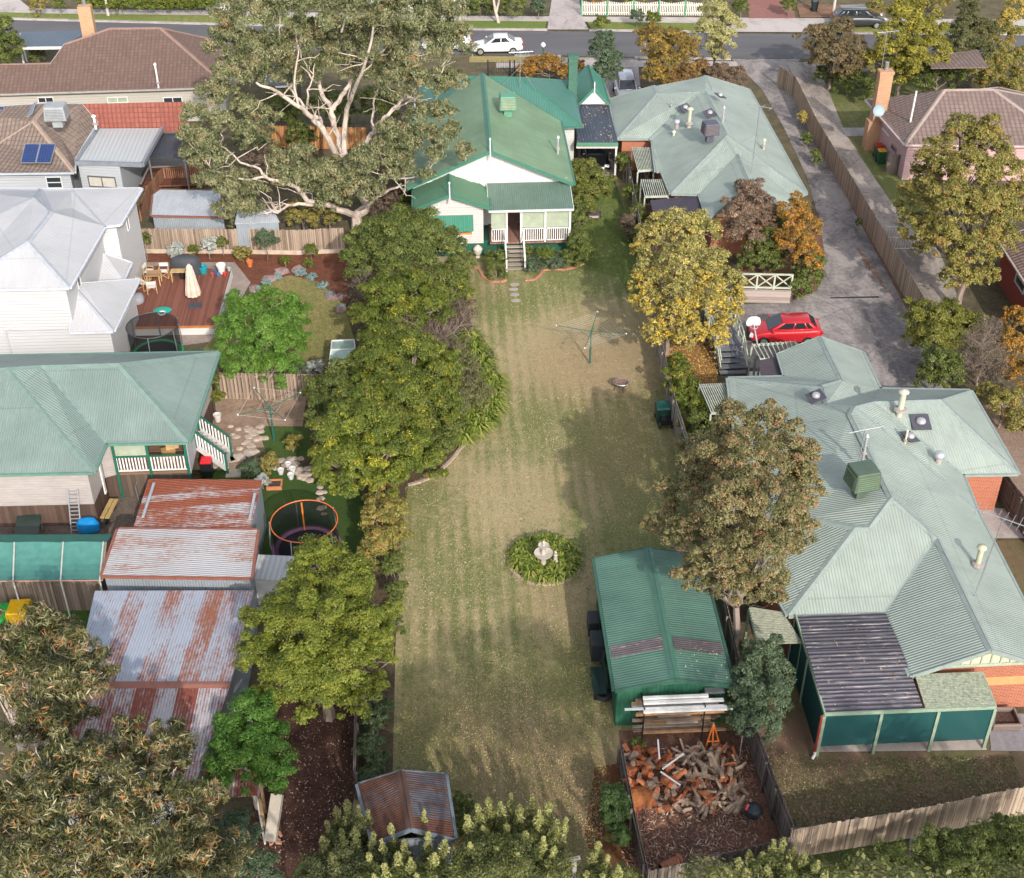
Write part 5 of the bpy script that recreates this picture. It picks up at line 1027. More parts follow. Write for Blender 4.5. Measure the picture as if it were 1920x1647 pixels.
# deck of the white house
t=thing('timber_deck',W(340,620),'red brown timber deck with white edge boards beside the white house','deck')
P=[W(228,615,.55),W(404,612,.55),W(434,505,.55),W(262,498,.55)]; m=MB(); m.slab(P,.05); m.build('deck_boards',timber((.21,.085,.06),'y',.1,.6),t)
m=MB(); q=[p-V3((0,0,.06)) for p in P]; m.beam(q[1]-V3((0,0,.22)),q[2]-V3((0,0,.22)),.06,.5); m.beam(q[0]-V3((0,0,.22)),q[1]-V3((0,0,.22)),.06,.5); m.build('edge_boards',boards((.66,.67,.66),.13,.05),t)
m=MB(); m.beam(P[0]+V3((0,-.04,0)),P[1]+V3((0,-.04,0)),.18,.06); m.build('step_board',plain((.5,.2,.06),.6),t)
t=thing('timber_deck',W(330,320),'dark red brown sunken deck beside the tiled house','deck'); m=MB(); m.slab([W(x,y,.4) for x,y in ((262,350),(390,345),(378,312),(275,312))],.1); m.build('deck_boards',timber((.17,.075,.05),'x',.12),t)
for a,b in (((283,336),(350,333)),((283,336),(268,368))):
    m=MB(); p,q=W(*a,.5),W(*b,.5); m.beam(p+V3((0,0,.9)),q+V3((0,0,.9)),.14,.06); m.build('railing',plain((.22,.2,.2),.7),t)
# small glass cold frame, raised garden bed
t=thing('cold_frame',W(640,690),'white framed glass cold frame beside the dark hedge trees','cold frame'); P=[W(617,684,1.0),W(664,683,1.0),W(666,655,1.5),W(621,657,1.5)]; Q=[W(666,655,1.5),W(621,657,1.5),W(622,640,1.3),W(664,638,1.3)]
m=MB(); m.slab(P,.02); m.slab([Q[1],Q[0],Q[3],Q[2]],.02); m.build('pane',plain((.30,.42,.38),.15,0,.7),t); m=MB()
for a,b in ((P[0],P[1]),(P[1],P[2]),(P[2],P[3]),(P[3],P[0]),(Q[1],Q[2]),(Q[2],Q[3]),(Q[3],Q[0])): m.beam(a+V3((0,0,.03)),b+V3((0,0,.03)),.06,.06)
for p in (P[0],P[1],Q[2],Q[3]): m.beam(p,(p.x,p.y,0),.06,.06)
m.build('frame',WHITE,t)
t=thing('raised_bed',W(1890,1365),'timber edged raised garden bed by the patio at the right edge','garden bed'); P=[W(x,y,.25) for x,y in ((1862,1364),(1914,1363),(1900,1332),(1866,1332))]; m=MB()
for i in range(4): m.beam(P[i],P[(i+1)%4],.07,.3)
m.build('edging',timber((.22,.17,.15),'x',.15),t); m=MB(); m.slab([p-V3((0,0,.05)) for p in P],.15); m.build('soil',soil((.12,.07,.06),(.06,.04,.035)),t)
# brick garden edging beside lawn
def edging(label,px,mat,w=.18,h=.1,name='garden_edging'):
    m=MB(); P=[W(*p) for p in px]; m2=[]
    for i in range(len(P)-1):
        a,b=P[i],P[i+1]; m.beam(a+V3((0,0,h/2)),b+V3((0,0,h/2)),w,h)
    o=m.build(name,mat,bevel=.02); return tag(o,label,'edging')
TC=plain((.42,.20,.13),.8,0,.2,.25,8.0); GE=plain((.40,.31,.25),.8,0,.2,.3,6.0)
edging('curved terracotta edging around the bed right of the house stairs',[(984,527),(1002,526),(1012,518),(1018,508),(1035,506),(1060,507),(1080,502),(1094,496)],TC)
edging('curved terracotta edging of the round bed left of the house stairs',[(886,502),(898,505),(905,520),(920,529),(938,530),(950,526)],TC)
edging('pale brick edging where the hedge bed meets the lawn',[(765,911),(790,905),(815,893),(835,875),(850,860),(862,843),(880,828),(893,812)],GE)
# ============ cars
@cached
def carpaint(c): 
    t=NT('car_paint'); t.col(c); t.p.inputs['Coat Weight'].default_value=.8; return t.set(.3,.15,.6)
def car(name,label,pos,yaw,color,kind='sedan',L=4.5,Wd=1.78,H=1.45,group=None,rails=False):
    """x forward (front at +L/2) in local frame, yaw = heading"""
    t=empty(name,pos,label,'car',group,rz=yaw); paint=carpaint(color); hw=Wd/2
    if kind=='sedan': st=[(0,.50,.30,.60),(.02,.62,.24,.78),(.10,.74,.2,.9),(.27,.90,.2,.97),(.5,.93,.19,1),(.75,.96,.2,1),(.88,1.02,.22,.96),(.97,1.0,.26,.86),(1,.82,.34,.74)]; cab=(.26,.45,.70,.87)
    elif kind=='hatch': st=[(0,.50,.30,.60),(.02,.66,.24,.80),(.10,.80,.2,.92),(.25,.95,.2,.98),(.5,.97,.19,1),(.78,1.02,.2,1),(.93,1.06,.22,.96),(.985,1.0,.26,.9),(1,.8,.34,.82)]; cab=(.24,.44,.82,.955)
    else: st=[(0,.55,.35,.66),(.02,.75,.28,.84),(.10,.92,.24,.94),(.24,1.02,.24,.98),(.5,1.05,.22,1),(.8,1.08,.24,1),(.95,1.1,.26,.96),(.99,1.0,.3,.92),(1,.8,.38,.86)]; cab=(.22,.38,.86,.975)
    m=MB(); n=9; ring=[]
    for (f,zt,zb,w) in st:
        x=L/2-f*L; y=hw*w; ring.append([(x,-y*.86,zb),(x,-y,zb+.12),(x,-y,(zb+zt)/2+.05),(x,-y*.93,zt-.06),(x,-y*.78,zt),(x,0,zt+.035),(x,y*.78,zt),(x,y*.93,zt-.06),(x,y,(zb+zt)/2+.05),(x,y,zb+.12),(x,y*.86,zb)])
    k=len(ring[0]); 
    for r in ring: m.v+=[V3(p) for p in r]
    for i in range(len(ring)-1):
        for j in range(k-1): m.f.append([i*k+j,i*k+j+1,(i+1)*k+j+1,(i+1)*k+j])
        m.f.append([i*k+k-1,i*k,(i+1)*k,(i+1)*k+k-1])
    m.f.append(list(range(k))[::-1]); m.f.append([(len(ring)-1)*k+j for j in range(k)])
    body=m.build('body',paint,t,smooth=True); sd=body.modifiers.new('s','SUBSURF'); sd.levels=2; sd.render_levels=2
    zb=.9 if kind=='sedan' else .96 if kind=='hatch' else 1.04; b=hw*.86; r=hw*.66; zr=H-.03
    X=[L/2-f*L for f in cab]; zf=zb-.03; zre=zb+(.07 if kind=='sedan' else .04)
    lo=[V3((X[0],-b*.93,zf)),V3((X[3],-b*.9,zre)),V3((X[3],b*.9,zre)),V3((X[0],b*.93,zf))]; hi=[V3((X[1],-r,zr-.02)),V3((X[2],-r*.97,zr)),V3((X[2],r*.97,zr)),V3((X[1],r,zr-.02))]
    g=glass((.02,.025,.03),.05)
    def quad(nm,a,b_,c,d,off):
        q=MB(); q.hull8([a,b_,c,d],[p+off for p in (a,b_,c,d)]); q.build(nm,g,t)
    core=MB(); core.hull8([p-V3((0,0,.05)) for p in lo],[p*1.0 for p in hi]); core.build('cabin',paint,t,smooth=True,bevel=.13)
    def inpq(a,b_,c,d,u0,u1,v0,v1): f=lambda u,v:(a*(1-u)+b_*u)*(1-v)+(d*(1-u)+c*u)*v; return f(u0,v0),f(u1,v0),f(u1,v1),f(u0,v1)
    quad('windscreen',*inpq(lo[3],lo[0],hi[0],hi[3],.05,.95,.08,.94),V3((.015,0,.012))); quad('rear_window',*inpq(lo[1],lo[2],hi[2],hi[1],.08,.92,.2 if kind=='sedan' else .3,.92),V3((-.015,0,.012)))
    for s,(a,b_,c,d) in ((-1,(lo[0],lo[1],hi[1],hi[0])),(1,(lo[3],lo[2],hi[2],hi[3]))):
        for u0,u1 in ((.13,.46),(.49,.76),(.79,.90)) if kind!='sedan' else ((.14,.50),(.53,.84)): quad('side_window',*inpq(a,b_,c,d,u0,u1,.22,.90),V3((0,s*.014,.008)))
    rf=MB(); q=[hi[0]+V3((.03,0,0)),hi[1]-V3((.03,0,0)),hi[2]-V3((.03,0,0)),hi[3]+V3((.03,0,0))]; rf.hull8(q,[p*.995+V3((0,-p.y*.12,.045)) for p in q]); rf.build('roof',paint,t,smooth=True,bevel=.05)
    if rails:
        for s in (-1,1): q=MB(); q.tube([(X[1],s*r*.93,zr+.07),(X[2],s*r*.9,zr+.07)],.02,5); q.build('roof_rail',METAL,t)
    for f in (.19,.80):
        for s in (-1,1):
            c=V3((L/2-f*L,s*(hw-.09),.32)); q=MB(); q.tube([c-V3((0,.11,0)),c+V3((0,.11,0))],.32,20); w=q.build('wheel',BLACK,t); q=MB(); q.tube([c+V3((0,s*.08,0)),c+V3((0,s*.125,0))],.21,12); q.build('rim',METAL,w)
    for s in (-1,1):
        q=MB(); q.box((L/2-.10,s*hw*.66,.62 if kind!='suv' else .78),(.2,.32,.12),-s*.35); q.build('headlight',plain((.7,.72,.75),.1,0,.8),t)
        q=MB(); q.box((-L/2+.09,s*hw*.76,.84 if kind!='suv' else .95),(.16,.26,.14),s*.4); q.build('tail_light',plain((.45,.01,.01),.2),t)
        q=MB(); q.box((X[0]-.28,s*(hw+.04),zb+.06),(.14,.18,.12)); q.build('mirror',paint,t,bevel=.03)
    q=MB(); q.box((L/2-.03,0,.42),(.1,Wd*.6,.16)); q.build('grille',BLACK,t)
    for s in (-1,1): q=MB(); q.box((L/2+.0,s*.0,.44),(.03,.36,.1)) if s==1 else q.box((-L/2-.0,0,.62),(.03,.36,.1)); q.build('number_plate',plain((.6,.6,.55),.5),t)
    return t
car('parked_car','white sedan parked on the asphalt, in full view on the street',W(931,97),math.pi*1.003,(.75,.75,.75),'sedan',4.55,1.78,1.45,'cars parked on the street')
car('parked_car','white hatchback on the street half hidden by the gum leaves',W(838,92),math.pi*1.003,(.72,.72,.72),'hatch',4.2,1.75,1.5,'cars parked on the street')
car('parked_car','black wagon with white roof rails parked on the far verge behind the power pole',W(1608,49),.0,(.03,.035,.04),'suv',4.6,1.85,1.65,'cars parked on the street',True)
car('parked_car','bright red hatchback on the concrete driveway behind the units',W(1468,636),math.pi*.985,(.48,.012,.02),'hatch',4.1,1.72,1.48)
car('parked_car','silver grey suv on the driveway in front of the carport',W(1173,182),-math.pi/2-.03,(.33,.35,.40),'suv',4.4,1.82,1.68)
car('parked_car','black car nosed under the dark roofed carport',W(1116,303),-math.pi/2,(.012,.012,.015),'sedan',4.5,1.8,1.42)
car('parked_car','blue car on the red driveway at the top edge of the picture',W(1441,-6),.1,(.02,.09,.25),'hatch',4.1,1.72,1.45)
# ============ street poles, lamp, bins
def pole(label,px,py,hgt,r=.14,mat=None,arm=False):
    b=W(px,py); t=thing('power_pole',b,label,'pole','poles along the street'); m=MB(); m.tube([b,b+V3((0,0,hgt))],[r,r*.7],10); m.build('shaft',mat or plain((.50,.46,.42),.8),t)
    m=MB(); m.beam(b+V3((-.9,0,hgt-.5)),b+V3((.9,0,hgt-.5)),.1,.1); m.build('crossarm',WOOD,t)
pole('concrete power pole on the grass verge behind the brown tiled house',203,30,9.5); pole('grey power pole on the verge beside the gum crown',863,44,9.5,.16); pole('grey power pole in front of the black wagon',1560,42,9.5)
t=thing('street_lamp',W(1018,122),'white globe lamp on a green post by the black iron fence','lamp'); b=W(1018,122); m=MB(); m.tube([b,b+V3((0,0,1.5))],.05); m.build('post',DGREEN,t); m=MB(); m.lathe(b+V3((0,0,1.5)),[(.08,0),(.2,.12),(.2,.28),(.06,.42)],10); m.build('globe',WHITE,t,smooth=True)
def bin_(px,py,lid,label,body=(.02,.09,.045),rz=0,h=0,name='wheelie_bin',w=.55):
    b=W(px,py,h); t=thing(name,b,label,'bin'); M=Matrix.Rotation(rz,3,'Z'); m=MB(); k=.8
    lo=[b+M@V3((x*w*.5*k,y*w*.55*k,.06)) for x,y in ((-1,-1),(1,-1),(1,1),(-1,1))]; hi=[b+M@V3((x*w*.5,y*w*.55,.95)) for x,y in ((-1,-1),(1,-1),(1,1),(-1,1))]; m.hull8(lo,hi); m.build('body',plain(body,.4),t)
    m=MB(); m.hull8([p+V3((0,0,.005)) for p in hi],[b+M@V3((x*w*.47,y*w*.5,1.05)) for x,y in ((-1,-1),(1,-1),(1,1),(-1,1))]); m.build('lid',plain(lid,.35),t,bevel=.02)
    for s in (-1,1): m=MB(); c=b+M@V3((s*w*.42,w*.5,.12)); d=M@V3((1,0,0)); m.tube([c-d*.04,c+d*.04],.11,10); m.build('wheel',BLACK,t)
bin_(391,893,(.62,.012,.02),'black wheelie bin with bright red lid under the white balustraded stairs',(.015,.015,.018))
bin_(1650,306,(.55,.28,.01),'green wheelie bin with yellow lid beside the pink house'); bin_(1645,296,(.45,.02,.015),'green wheelie bin with red lid behind the yellow lidded one')
bin_(1526,22,(.02,.03,.035),'dark bin standing on the bare garden across the street',(.02,.03,.035)); bin_(1241,790,(.02,.10,.085),'dark green bin against the grey fence on the main lawn',(.015,.05,.04),0,0,'wheelie_bin',.75)
bin_(14,1172,(.02,.3,.06),'small green bin by the old fence at the left edge',(.02,.3,.06)); bin_(43,1170,(.7,.4,.01),'bright yellow crate by the old fence at the left edge',(.7,.4,.01),0,0,'plastic_crate',.9)
# ============ rotary clotheslines
def hoist(label,base,h,R,a0,lift,mat,nl=6,rope=(.5,.48,.42)):
    b=W(*base); t=thing('rotary_clothesline',b,label,'clothesline'); m=MB(); m.tube([b,b+V3((0,0,h))],[.045,.03],8); m.tube([b,b+V3((0,0,h*.5))],.055,8); m.build('mast',mat,t)
    T=b+V3((0,0,h-.15)); tips=[]
    for i in range(4): a=a0+i*math.pi/2; e=T+V3((math.cos(a)*R,math.sin(a)*R,lift)); tips.append(e); m=MB(); m.tube([T,e],.022,5); m.tube([T-V3((0,0,.45)),T+(e-T)*.4],.014,4); m.build('arm',mat,t)
    m=MB()
    for k in range(nl):
        f=.4+.6*k/(nl-1)
        for i in range(4): m.tube([T+(tips[i]-T)*f,T+(tips[(i+1)%4]-T)*f],.007,3)
    m.build('line',plain(rope,.6),t)
    for e in tips: m=MB(); m.lathe(e-V3((0,0,.04)),[(.03,0),(.05,.05),(.0,.1)],6); m.build('arm_tip',WHITE,t)
hoist('dark green rotary clothesline on the main lawn',(1106,682),2.25,1.95,-.28,.12,plain((.03,.12,.09),.5))
hoist('green rotary clothesline with bare lines on the small left yard',(514,826),2.2,1.75,.55,.25,plain((.02,.13,.10),.5),2)
# ============ trampolines
def tramp(label,px,py,h,R,bed,ringc,padc,net,legs=6,alpha=.55,poles=True,polec=METAL):
    c=W(px,py,h); t=thing('trampoline',V3((c.x,c.y,0)),label,'trampoline'); P=lambda r,a,z:V3((c.x+r*math.cos(a),c.y+r*math.sin(a),z))
    N=40; m=MB(); m.tube([P(R,2*math.pi*i/N,h) for i in range(N)],.028,6,True); m.build('top_ring',ringc,t)
    m=MB(); m.lathe((c.x,c.y,bed),[(R*.88,-.0),(R*.88,.015)],N); m.build('jump_mat',plain((.012,.012,.016),.7),t)
    m=MB()
    for i in range(N):
        a0,a1=2*math.pi*i/N,2*math.pi*(i+1)/N; m.slab([P(R*.86,a0,bed+.04),P(R*1.06,a0,bed+.04),P(R*1.06,a1,bed+.04),P(R*.86,a1,bed+.04)],.03)
    m.build('pad',padc,t)
    m=MB(); 
    for i in range(N):
        a0,a1=2*math.pi*i/N,2*math.pi*(i+1)/N; m.poly([P(R*.98,a0,bed+.05),P(R*.98,a1,bed+.05),P(R*.99,a1,h-.02),P(R*.99,a0,h-.02)])
    m.build('safety_net',net,t)
    for i in range(legs):
        a=2*math.pi*(i+.5)/legs; m=MB(); m.tube([P(R*1.03,a,.0),P(R*1.1,a,bed+.3),P(R*1.03,a,h)],.03,6); m.build('leg',polec,t)
tramp('black netted trampoline with green pad beside the timber deck',285,610,2.4,1.4,.6,plain((.05,.05,.06),.5),plain((.03,.25,.10),.5),mesh_cloth((.015,.015,.018),.55))
T2=tramp('trampoline with orange top ring, purple pad and black net on the shady left lawn',570,977,2.35,1.5,.75,plain((.62,.14,.04),.5),plain((.22,.10,.17),.6),mesh_cloth((.01,.012,.016),.6),5,polec=plain((.30,.30,.33),.5))
t=thing('trampoline_ladder',W(566,1005),'orange padded pole standing inside the far side of the ringed trampoline','pole'); a=W(565,943,2.33); m=MB(); m.tube([a,V3((a.x+.02,a.y-.1,.8))],.045,6); m.build('pole',plain((.62,.2,.04),.5),t)
# ============ deck furniture
DK=.56
def dchair(px,py,rz,label):
    b=W(px,py,DK); t=empty('folding_chair',b,label,'chair','director chairs around the deck table',rz); wd=RAW; cl=plain((.66,.64,.58),.8)
    for s in (-1,1):
        m=MB(); m.beam((s*.27,-.22,.0),(s*.27,.2,.0),.04,.03); m.beam((s*.27,.2,0),(s*.27,.2,.88),.035,.035,up=(1,0,0)); m.beam((s*.27,-.22,0),(s*.27,-.22,.6),.035,.035,up=(1,0,0)); m.beam((s*.27,-.25,.62),(s*.27,.22,.62),.05,.03); m.build('side_frame',wd,t)
    m=MB(); m.beam((-.26,-.2,.03),(.26,-.2,.45),.03,.03); m.beam((.26,-.24,.03),(-.26,-.24,.45),.03,.03); m.build('cross_legs',wd,t)
    m=MB(); m.hull8([(-.26,-.22,.44),(.26,-.22,.44),(.26,.2,.42),(-.26,.2,.42)],[(-.26,-.22,.46),(.26,-.22,.46),(.26,.2,.44),(-.26,.2,.44)]); m.build('seat',cl,t); m=MB(); m.hull8([(-.28,.19,.66),(.28,.19,.66),(.28,.22,.66),(-.28,.22,.66)],[(-.28,.22,.87),(.28,.22,.87),(.28,.25,.87),(-.28,.25,.87)]); m.build('back',cl,t)
dchair(309,520,0,'director chair behind the deck table, nearest the covered barbecue'); dchair(286,549,math.pi+.2,'director chair in front of the deck table, closest to the viewer'); dchair(269,542,math.pi/2+.9,'director chair beside the house wall left of the table'); dchair(280,520,math.pi/2-.2,'director chair with stacked items at the far left of the table')
t=empty('deck_table',W(291,532,DK),'small square timber table among the director chairs','table'); m=MB(); m.box((0,0,.7),(.85,.75,.04)); m.build('tabletop',timber((.40,.25,.13),'x',.1),t)
for x in (-.36,.36):
    for y in (-.3,.3): m=MB(); m.box((x,y,.34),(.06,.06,.68)); m.build('leg',RAW,t)
t=thing('patio_umbrella',W(366,574,DK),'closed cream patio umbrella on a dark base','umbrella'); b=W(366,574,DK); m=MB(); m.tube([b,b+V3((-.02,0,2.75))],.028); m.build('pole',plain((.15,.09,.06),.5),t)
m=MB(); m.box(b+V3((0,0,.04)),(.75,.55,.07)); m.build('base',plain((.06,.07,.09),.6),t); m=MB(); prof=[(.36,.75),(.40,.8),(.36,1.2),(.28,1.7),(.22,2.2),(.17,2.45),(.16,2.6),(.05,2.78)]; n0=len(m.v); nn=20
for r,z in prof:
    for k in range(nn): a=2*math.pi*k/nn; q=r*(1+.16*(k%2)); m.v.append(b+V3((q*math.cos(a),q*math.sin(a),z)))
for i in range(len(prof)-1):
    for k in range(nn): m.f.append([i*nn+k,i*nn+(k+1)%nn,(i+1)*nn+(k+1)%nn,(i+1)*nn+k])
m.f.append([(len(prof)-1)*nn+k for k in range(nn)]); m.build('canopy',plain((.62,.50,.41),.8),t)
def blob(name,label,cat,px,py,h0,prof,mat,sx=1,sy=1,n=16,jit=0,group=None,smooth=True):
    b=W(px,py,h0); m=MB(); m.lathe(b,prof,n,sx,sy)
    if jit: 
        for i in range(len(m.v)): m.v[i]=m.v[i]+V3((random.gauss(0,jit),random.gauss(0,jit),random.gauss(0,jit*.5)))
    o=m.build(name,mat,smooth=smooth); return tag(o,label,cat,group)
t=thing('covered_barbecue',W(350,515,DK),'barbecue under a dark grey fitted cover at the back of the deck','barbecue'); b=W(351,513,DK); m=MB(); m.lathe(b,[(.95,0),(.95,.75),(.85,1.05),(.5,1.2),(.01,1.22)],14,1,.45); m.build('cover',plain((.05,.055,.065),.7),t,smooth=True)
t=thing('side_table',W(341,530,DK),'pale timber bench in front of the covered barbecue','table'); b=W(340,527,DK); m=MB(); m.box(b+V3((0,0,.7)),(1.1,.45,.05)); m.build('top',RAW,t)
for s in (-.5,.5): m=MB(); m.box(b+V3((s,0,.35)),(.06,.4,.68)); m.build('leg',RAW,t)
def pot(px,py,h,r,ht,c,label,cat='pot',name='plant_pot',rim=1.12):
    return blob(name,label,cat,px,py,h,[(r*.7,0),(r,ht*.85),(r*rim,ht*.88),(r*rim,ht),(r*.8,ht),(r*.75,ht*.8)],plain(c,.5),n=14)
pot(343,522,DK,.22,.55,(.02,.025,.03),'black bucket standing by the timber bench','bucket','bucket'); pot(382,512,DK,.26,.45,(.01,.30,.36),'turquoise plastic tub on the deck','tub','tub'); pot(416,512,DK,.26,.6,(.72,.70,.66),'large white glazed pot near the deck corner')
for i,(x,y,c,l) in enumerate(((399,519,(.35,.08,.06),'small red pot among the group by the white glazed pot'),(404,514,(.05,.10,.30),'small blue pot among the group by the white glazed pot'),(410,519,(.10,.15,.28),'small navy pot in front of the white glazed pot'),(422,517,(.5,.06,.05),'small white and red pot right of the white glazed pot'),(430,508,(.35,.42,.42),'pale grey pot at the outer deck corner'))): pot(x,y,DK,.12,.22,c,l)
pot(469,500,0,.2,.4,(.55,.17,.06),'orange terracotta pot on the gravel beyond the deck'); pot(409,790,0.2,.2,.45,(.6,.58,.55),'white plastic bucket by the left stairs','bucket','bucket')
blob('bean_bag','grey cushion seat against the white house wall on the deck','seat',257,566,DK,[(.42,0),(.46,.2),(.38,.4),(.1,.5)],plain((.30,.31,.34),.8),jit=.01)
t=thing('ride_on_toy',W(308,585,DK),'turquoise and black water toy lying on the deck','toy'); b=W(305,584,DK); m=MB(); m.lathe(b,[(.5,0),(.55,.08),(.4,.16),(.05,.18)],16,1,.7); m.build('body',plain((.02,.35,.28),.4),t,smooth=True); m=MB(); m.tube([b+V3((.05+.2*math.cos(a*math.pi/7),-.45+.2*math.sin(a*math.pi/7),.14)) for a in range(14)],.05,6,True); m.build('ring',WHITE,t)
# ============ left house things
t=thing('aluminium_ladder',W(141,1000),'aluminium ladder leaning on the worn white wall','ladder'); a,b=W(134,998,.0),WP(128,916,q4[0],q4[1]); b.y-=.1; 
for s in (0,1): m=MB(); o=V3((.45*s,0,0)); m.beam(a+o,b+o,.05,.08); m.build('rail',GALV,t)
m=MB()
for i in range(11): f=(i+.5)/11; p=a+(b-a)*f; m.beam(p,p+V3((.45,0,0)),.04,.04)
m.build('rungs',GALV,t)
t=thing('garden_bench',W(208,975),'narrow bench of two yellow timber planks below the verandah','bench'); a,b=W(196,972,.45),W(214,936,.45); d=(b-a).normalized(); pn=V3((-d.y,d.x,0))
for s in (-.12,.12): m=MB(); m.beam(a+pn*s,b+pn*s,.2,.05); m.build('seat_plank',plain((.42,.29,.12),.7),t)
for f in (.15,.85): p=a+(b-a)*f; m=MB(); m.box((p.x,p.y,.21),(.35,.1,.42),math.atan2(d.y,d.x)); m.build('leg',BLACK,t)
blob('sandpit','bright blue clam shell sandpit standing behind the green shelter','sandpit',168,998,0,[(.3,0),(.52,.15),(.55,.5),(.4,.75),(.05,.85)],plain((.01,.22,.55),.35),1,.6,18)
t=thing('outdoor_table',W(48,1000),'dark green table top with pipe legs behind the shade shelter','table'); b=W(52,985,.72); m=MB(); m.box(b,(1.1,1.5,.04),.15); m.build('tabletop',plain((.03,.05,.045),.4),t)
for x,y in ((-.4,-.6),(.4,-.6),(.4,.6),(-.4,.6)): m=MB(); m.tube([b+V3((x,y,0)),b+V3((x,y,-.72))],.025); m.build('leg',METAL,t)
t=thing('pipe_stand',W(262,945),'bent grey pipe frame standing beside the striped rust roof','frame'); b=W(262,945); m=MB(); m.tube([b,b+V3((-.1,.2,.9)),b+V3((-.05,.9,.95)),b+V3((0,1,0))],.025); m.build('pipe',METAL,t)
t=thing('outdoor_chair',W(318,872,1.5),'slatted timber lounge chair on the left verandah','chair'); b=V3((xr-1.6 if False else W(315,858,1.56).x,yv+1.0,1.5)); b=V3((W(315,850,1.9).x,yv+1.0,1.5)); m=MB(); m.box(b+V3((0,0,.4)),(.6,.9,.05),.3); m.build('seat',RAW,t); m=MB(); m.box(b+V3((.15,.35,.75)),(.6,.05,.7),.3,-.4); m.build('back',RAW,t)
for x,y in ((-.25,-.35),(.25,-.35),(.25,.35),(-.25,.35)): m=MB(); m.box(b+V3((x,y,.2)),(.05,.05,.4)); m.build('leg',RAW,t)
# side stairs of the left house with balustrades
t=thing('outdoor_stairs',W(430,860),'side stairs with white balusters and dark green rails on the left house','stairs')
for (pa,pb,nm) in (((374,806,1.55),(434,848,.3),'far'),((368,838,1.55),(426,880,.3),'near')):
    a,b=W(*pa),W(*pb); 
    m=MB(); m.beam(a+V3((0,0,.95)),b+V3((0,0,.95)),.09,.07); m.beam(a+V3((0,0,-.05)),a+V3((0,0,1.0)),.1,.1); m.beam(b+V3((0,0,-.3)),b+V3((0,0,1.0)),.1,.1); m.build('rail',dk,t)
    m=MB(); m.beam(a,b,.06,.28); m.build('stringer',plain((.5,.5,.48),.6),t); m=MB()
    for i in range(10): f=(i+.5)/10; p=a+(b-a)*f; m.box(p+V3((0,0,.5)),(.07,.03,.75),.3)
    m.build('balusters',WHITE,t)
a,b,c=W(374,806,1.5),W(434,848,.2),W(368,838,1.5); m=MB(); o=(c-a)
for i in range(7): f=i/7; p=a+(b-a)*f-V3((0,0,.05)); q=p+(b-a)/7; q.z=p.z; m.slab([p,p+o,q+o,q],.04)
m.build('treads',plain((.33,.31,.29),.8),t)
# stepping stones, pavers, stones, pots in the left yard
for i,(x,y) in enumerate(((445,858),(408,845),(438,888),(470,848),(400,872),(425,862))):
    b=W(x,y,.03); m=MB(); m.box(b,(.75,.6,.06),random.random()); o=m.build('paving_slab',plain((.46,.39,.33),.9,0,.2,.2),bevel=.01); tag(o,'loose pale paving slab in the left yard between the stairs and the stone path','slab','paving slabs in the left yard')
for i in range(70):
    if i<34: x=470+random.gauss(0,14); y=822+random.gauss(0,12)
    else: f=random.random(); x=520+90*f+random.gauss(0,8); y=865+85*f*f+random.gauss(0,9)
    b=W(x,y,0); r=random.uniform(.13,.26); m=MB(); m.lathe(b,[(r,0),(r*1.05,.04),(r*.8,.1),(.02,.12)],7,1,.8); 
    for k in range(len(m.v)): m.v[k]=m.v[k]+V3((random.gauss(0,.02),random.gauss(0,.02),0))
    o=m.build('stone',plain((.42,.34,.28),.9,0,.2,.3)); tag(o,'rounded stone in the crazy stone paving of the left yard' if i<34 else 'rounded stone edging the path below the hedge trees','stone','stones in the left yard')
for i,(x,y) in enumerate(((516,880),(527,889),(541,877),(549,886),(546,898))): pot(x,y,0,.16,.3,(.66,.66,.64),('white pot with yellow flowers by the stone path','white pot left of the pot cluster front','tall white pot at the back of the stone path cluster','open white bucket in the pot cluster','grey white pot nearest the viewer in the pot cluster')[i])
t=thing('planter_tray',W(515,909),'square orange rimmed planter tray near the rust roof corner','planter'); b=W(515,909,.1); m=MB(); 
for x,y,a,c in ((0,-.3,.75,.07),(0,.3,.75,.07),(-.34,0,.07,.55),(.34,0,.07,.55)): m.box(b+V3((x,y,0)),(a,c,.2))
m.build('frame',plain((.55,.22,.10),.7),t); m=MB(); m.box(b+V3((0,0,-.02)),(.6,.5,.12)); m.build('soil',soil((.10,.08,.07),(.05,.04,.035)),t)
# succulents (blue chalk sticks) and rocks around the round lawn
for i,(x,y,r) in enumerate(((505,527,1),(478,545,.8),(622,560,.8),(640,585,.7),(528,512,1.1),(560,509,1.0),(700-60,560,.6))):
    b=W(x,y,0); m=MB(); q=.45*r; m.lathe(b,[(q,0),(q*1.05,.12),(q*.8,.28),(.05,.3)],8,1,.7)
    for k in range(len(m.v)): m.v[k]=m.v[k]+V3((random.gauss(0,.05),random.gauss(0,.05),random.gauss(0,.02)))
    o=m.build('garden_rock',plain((.27,.19,.18),.9,0,.2,.3)); tag(o,'flat reddish rock edging the round lawn behind the bright green tree','rock','rocks around the round lawn')
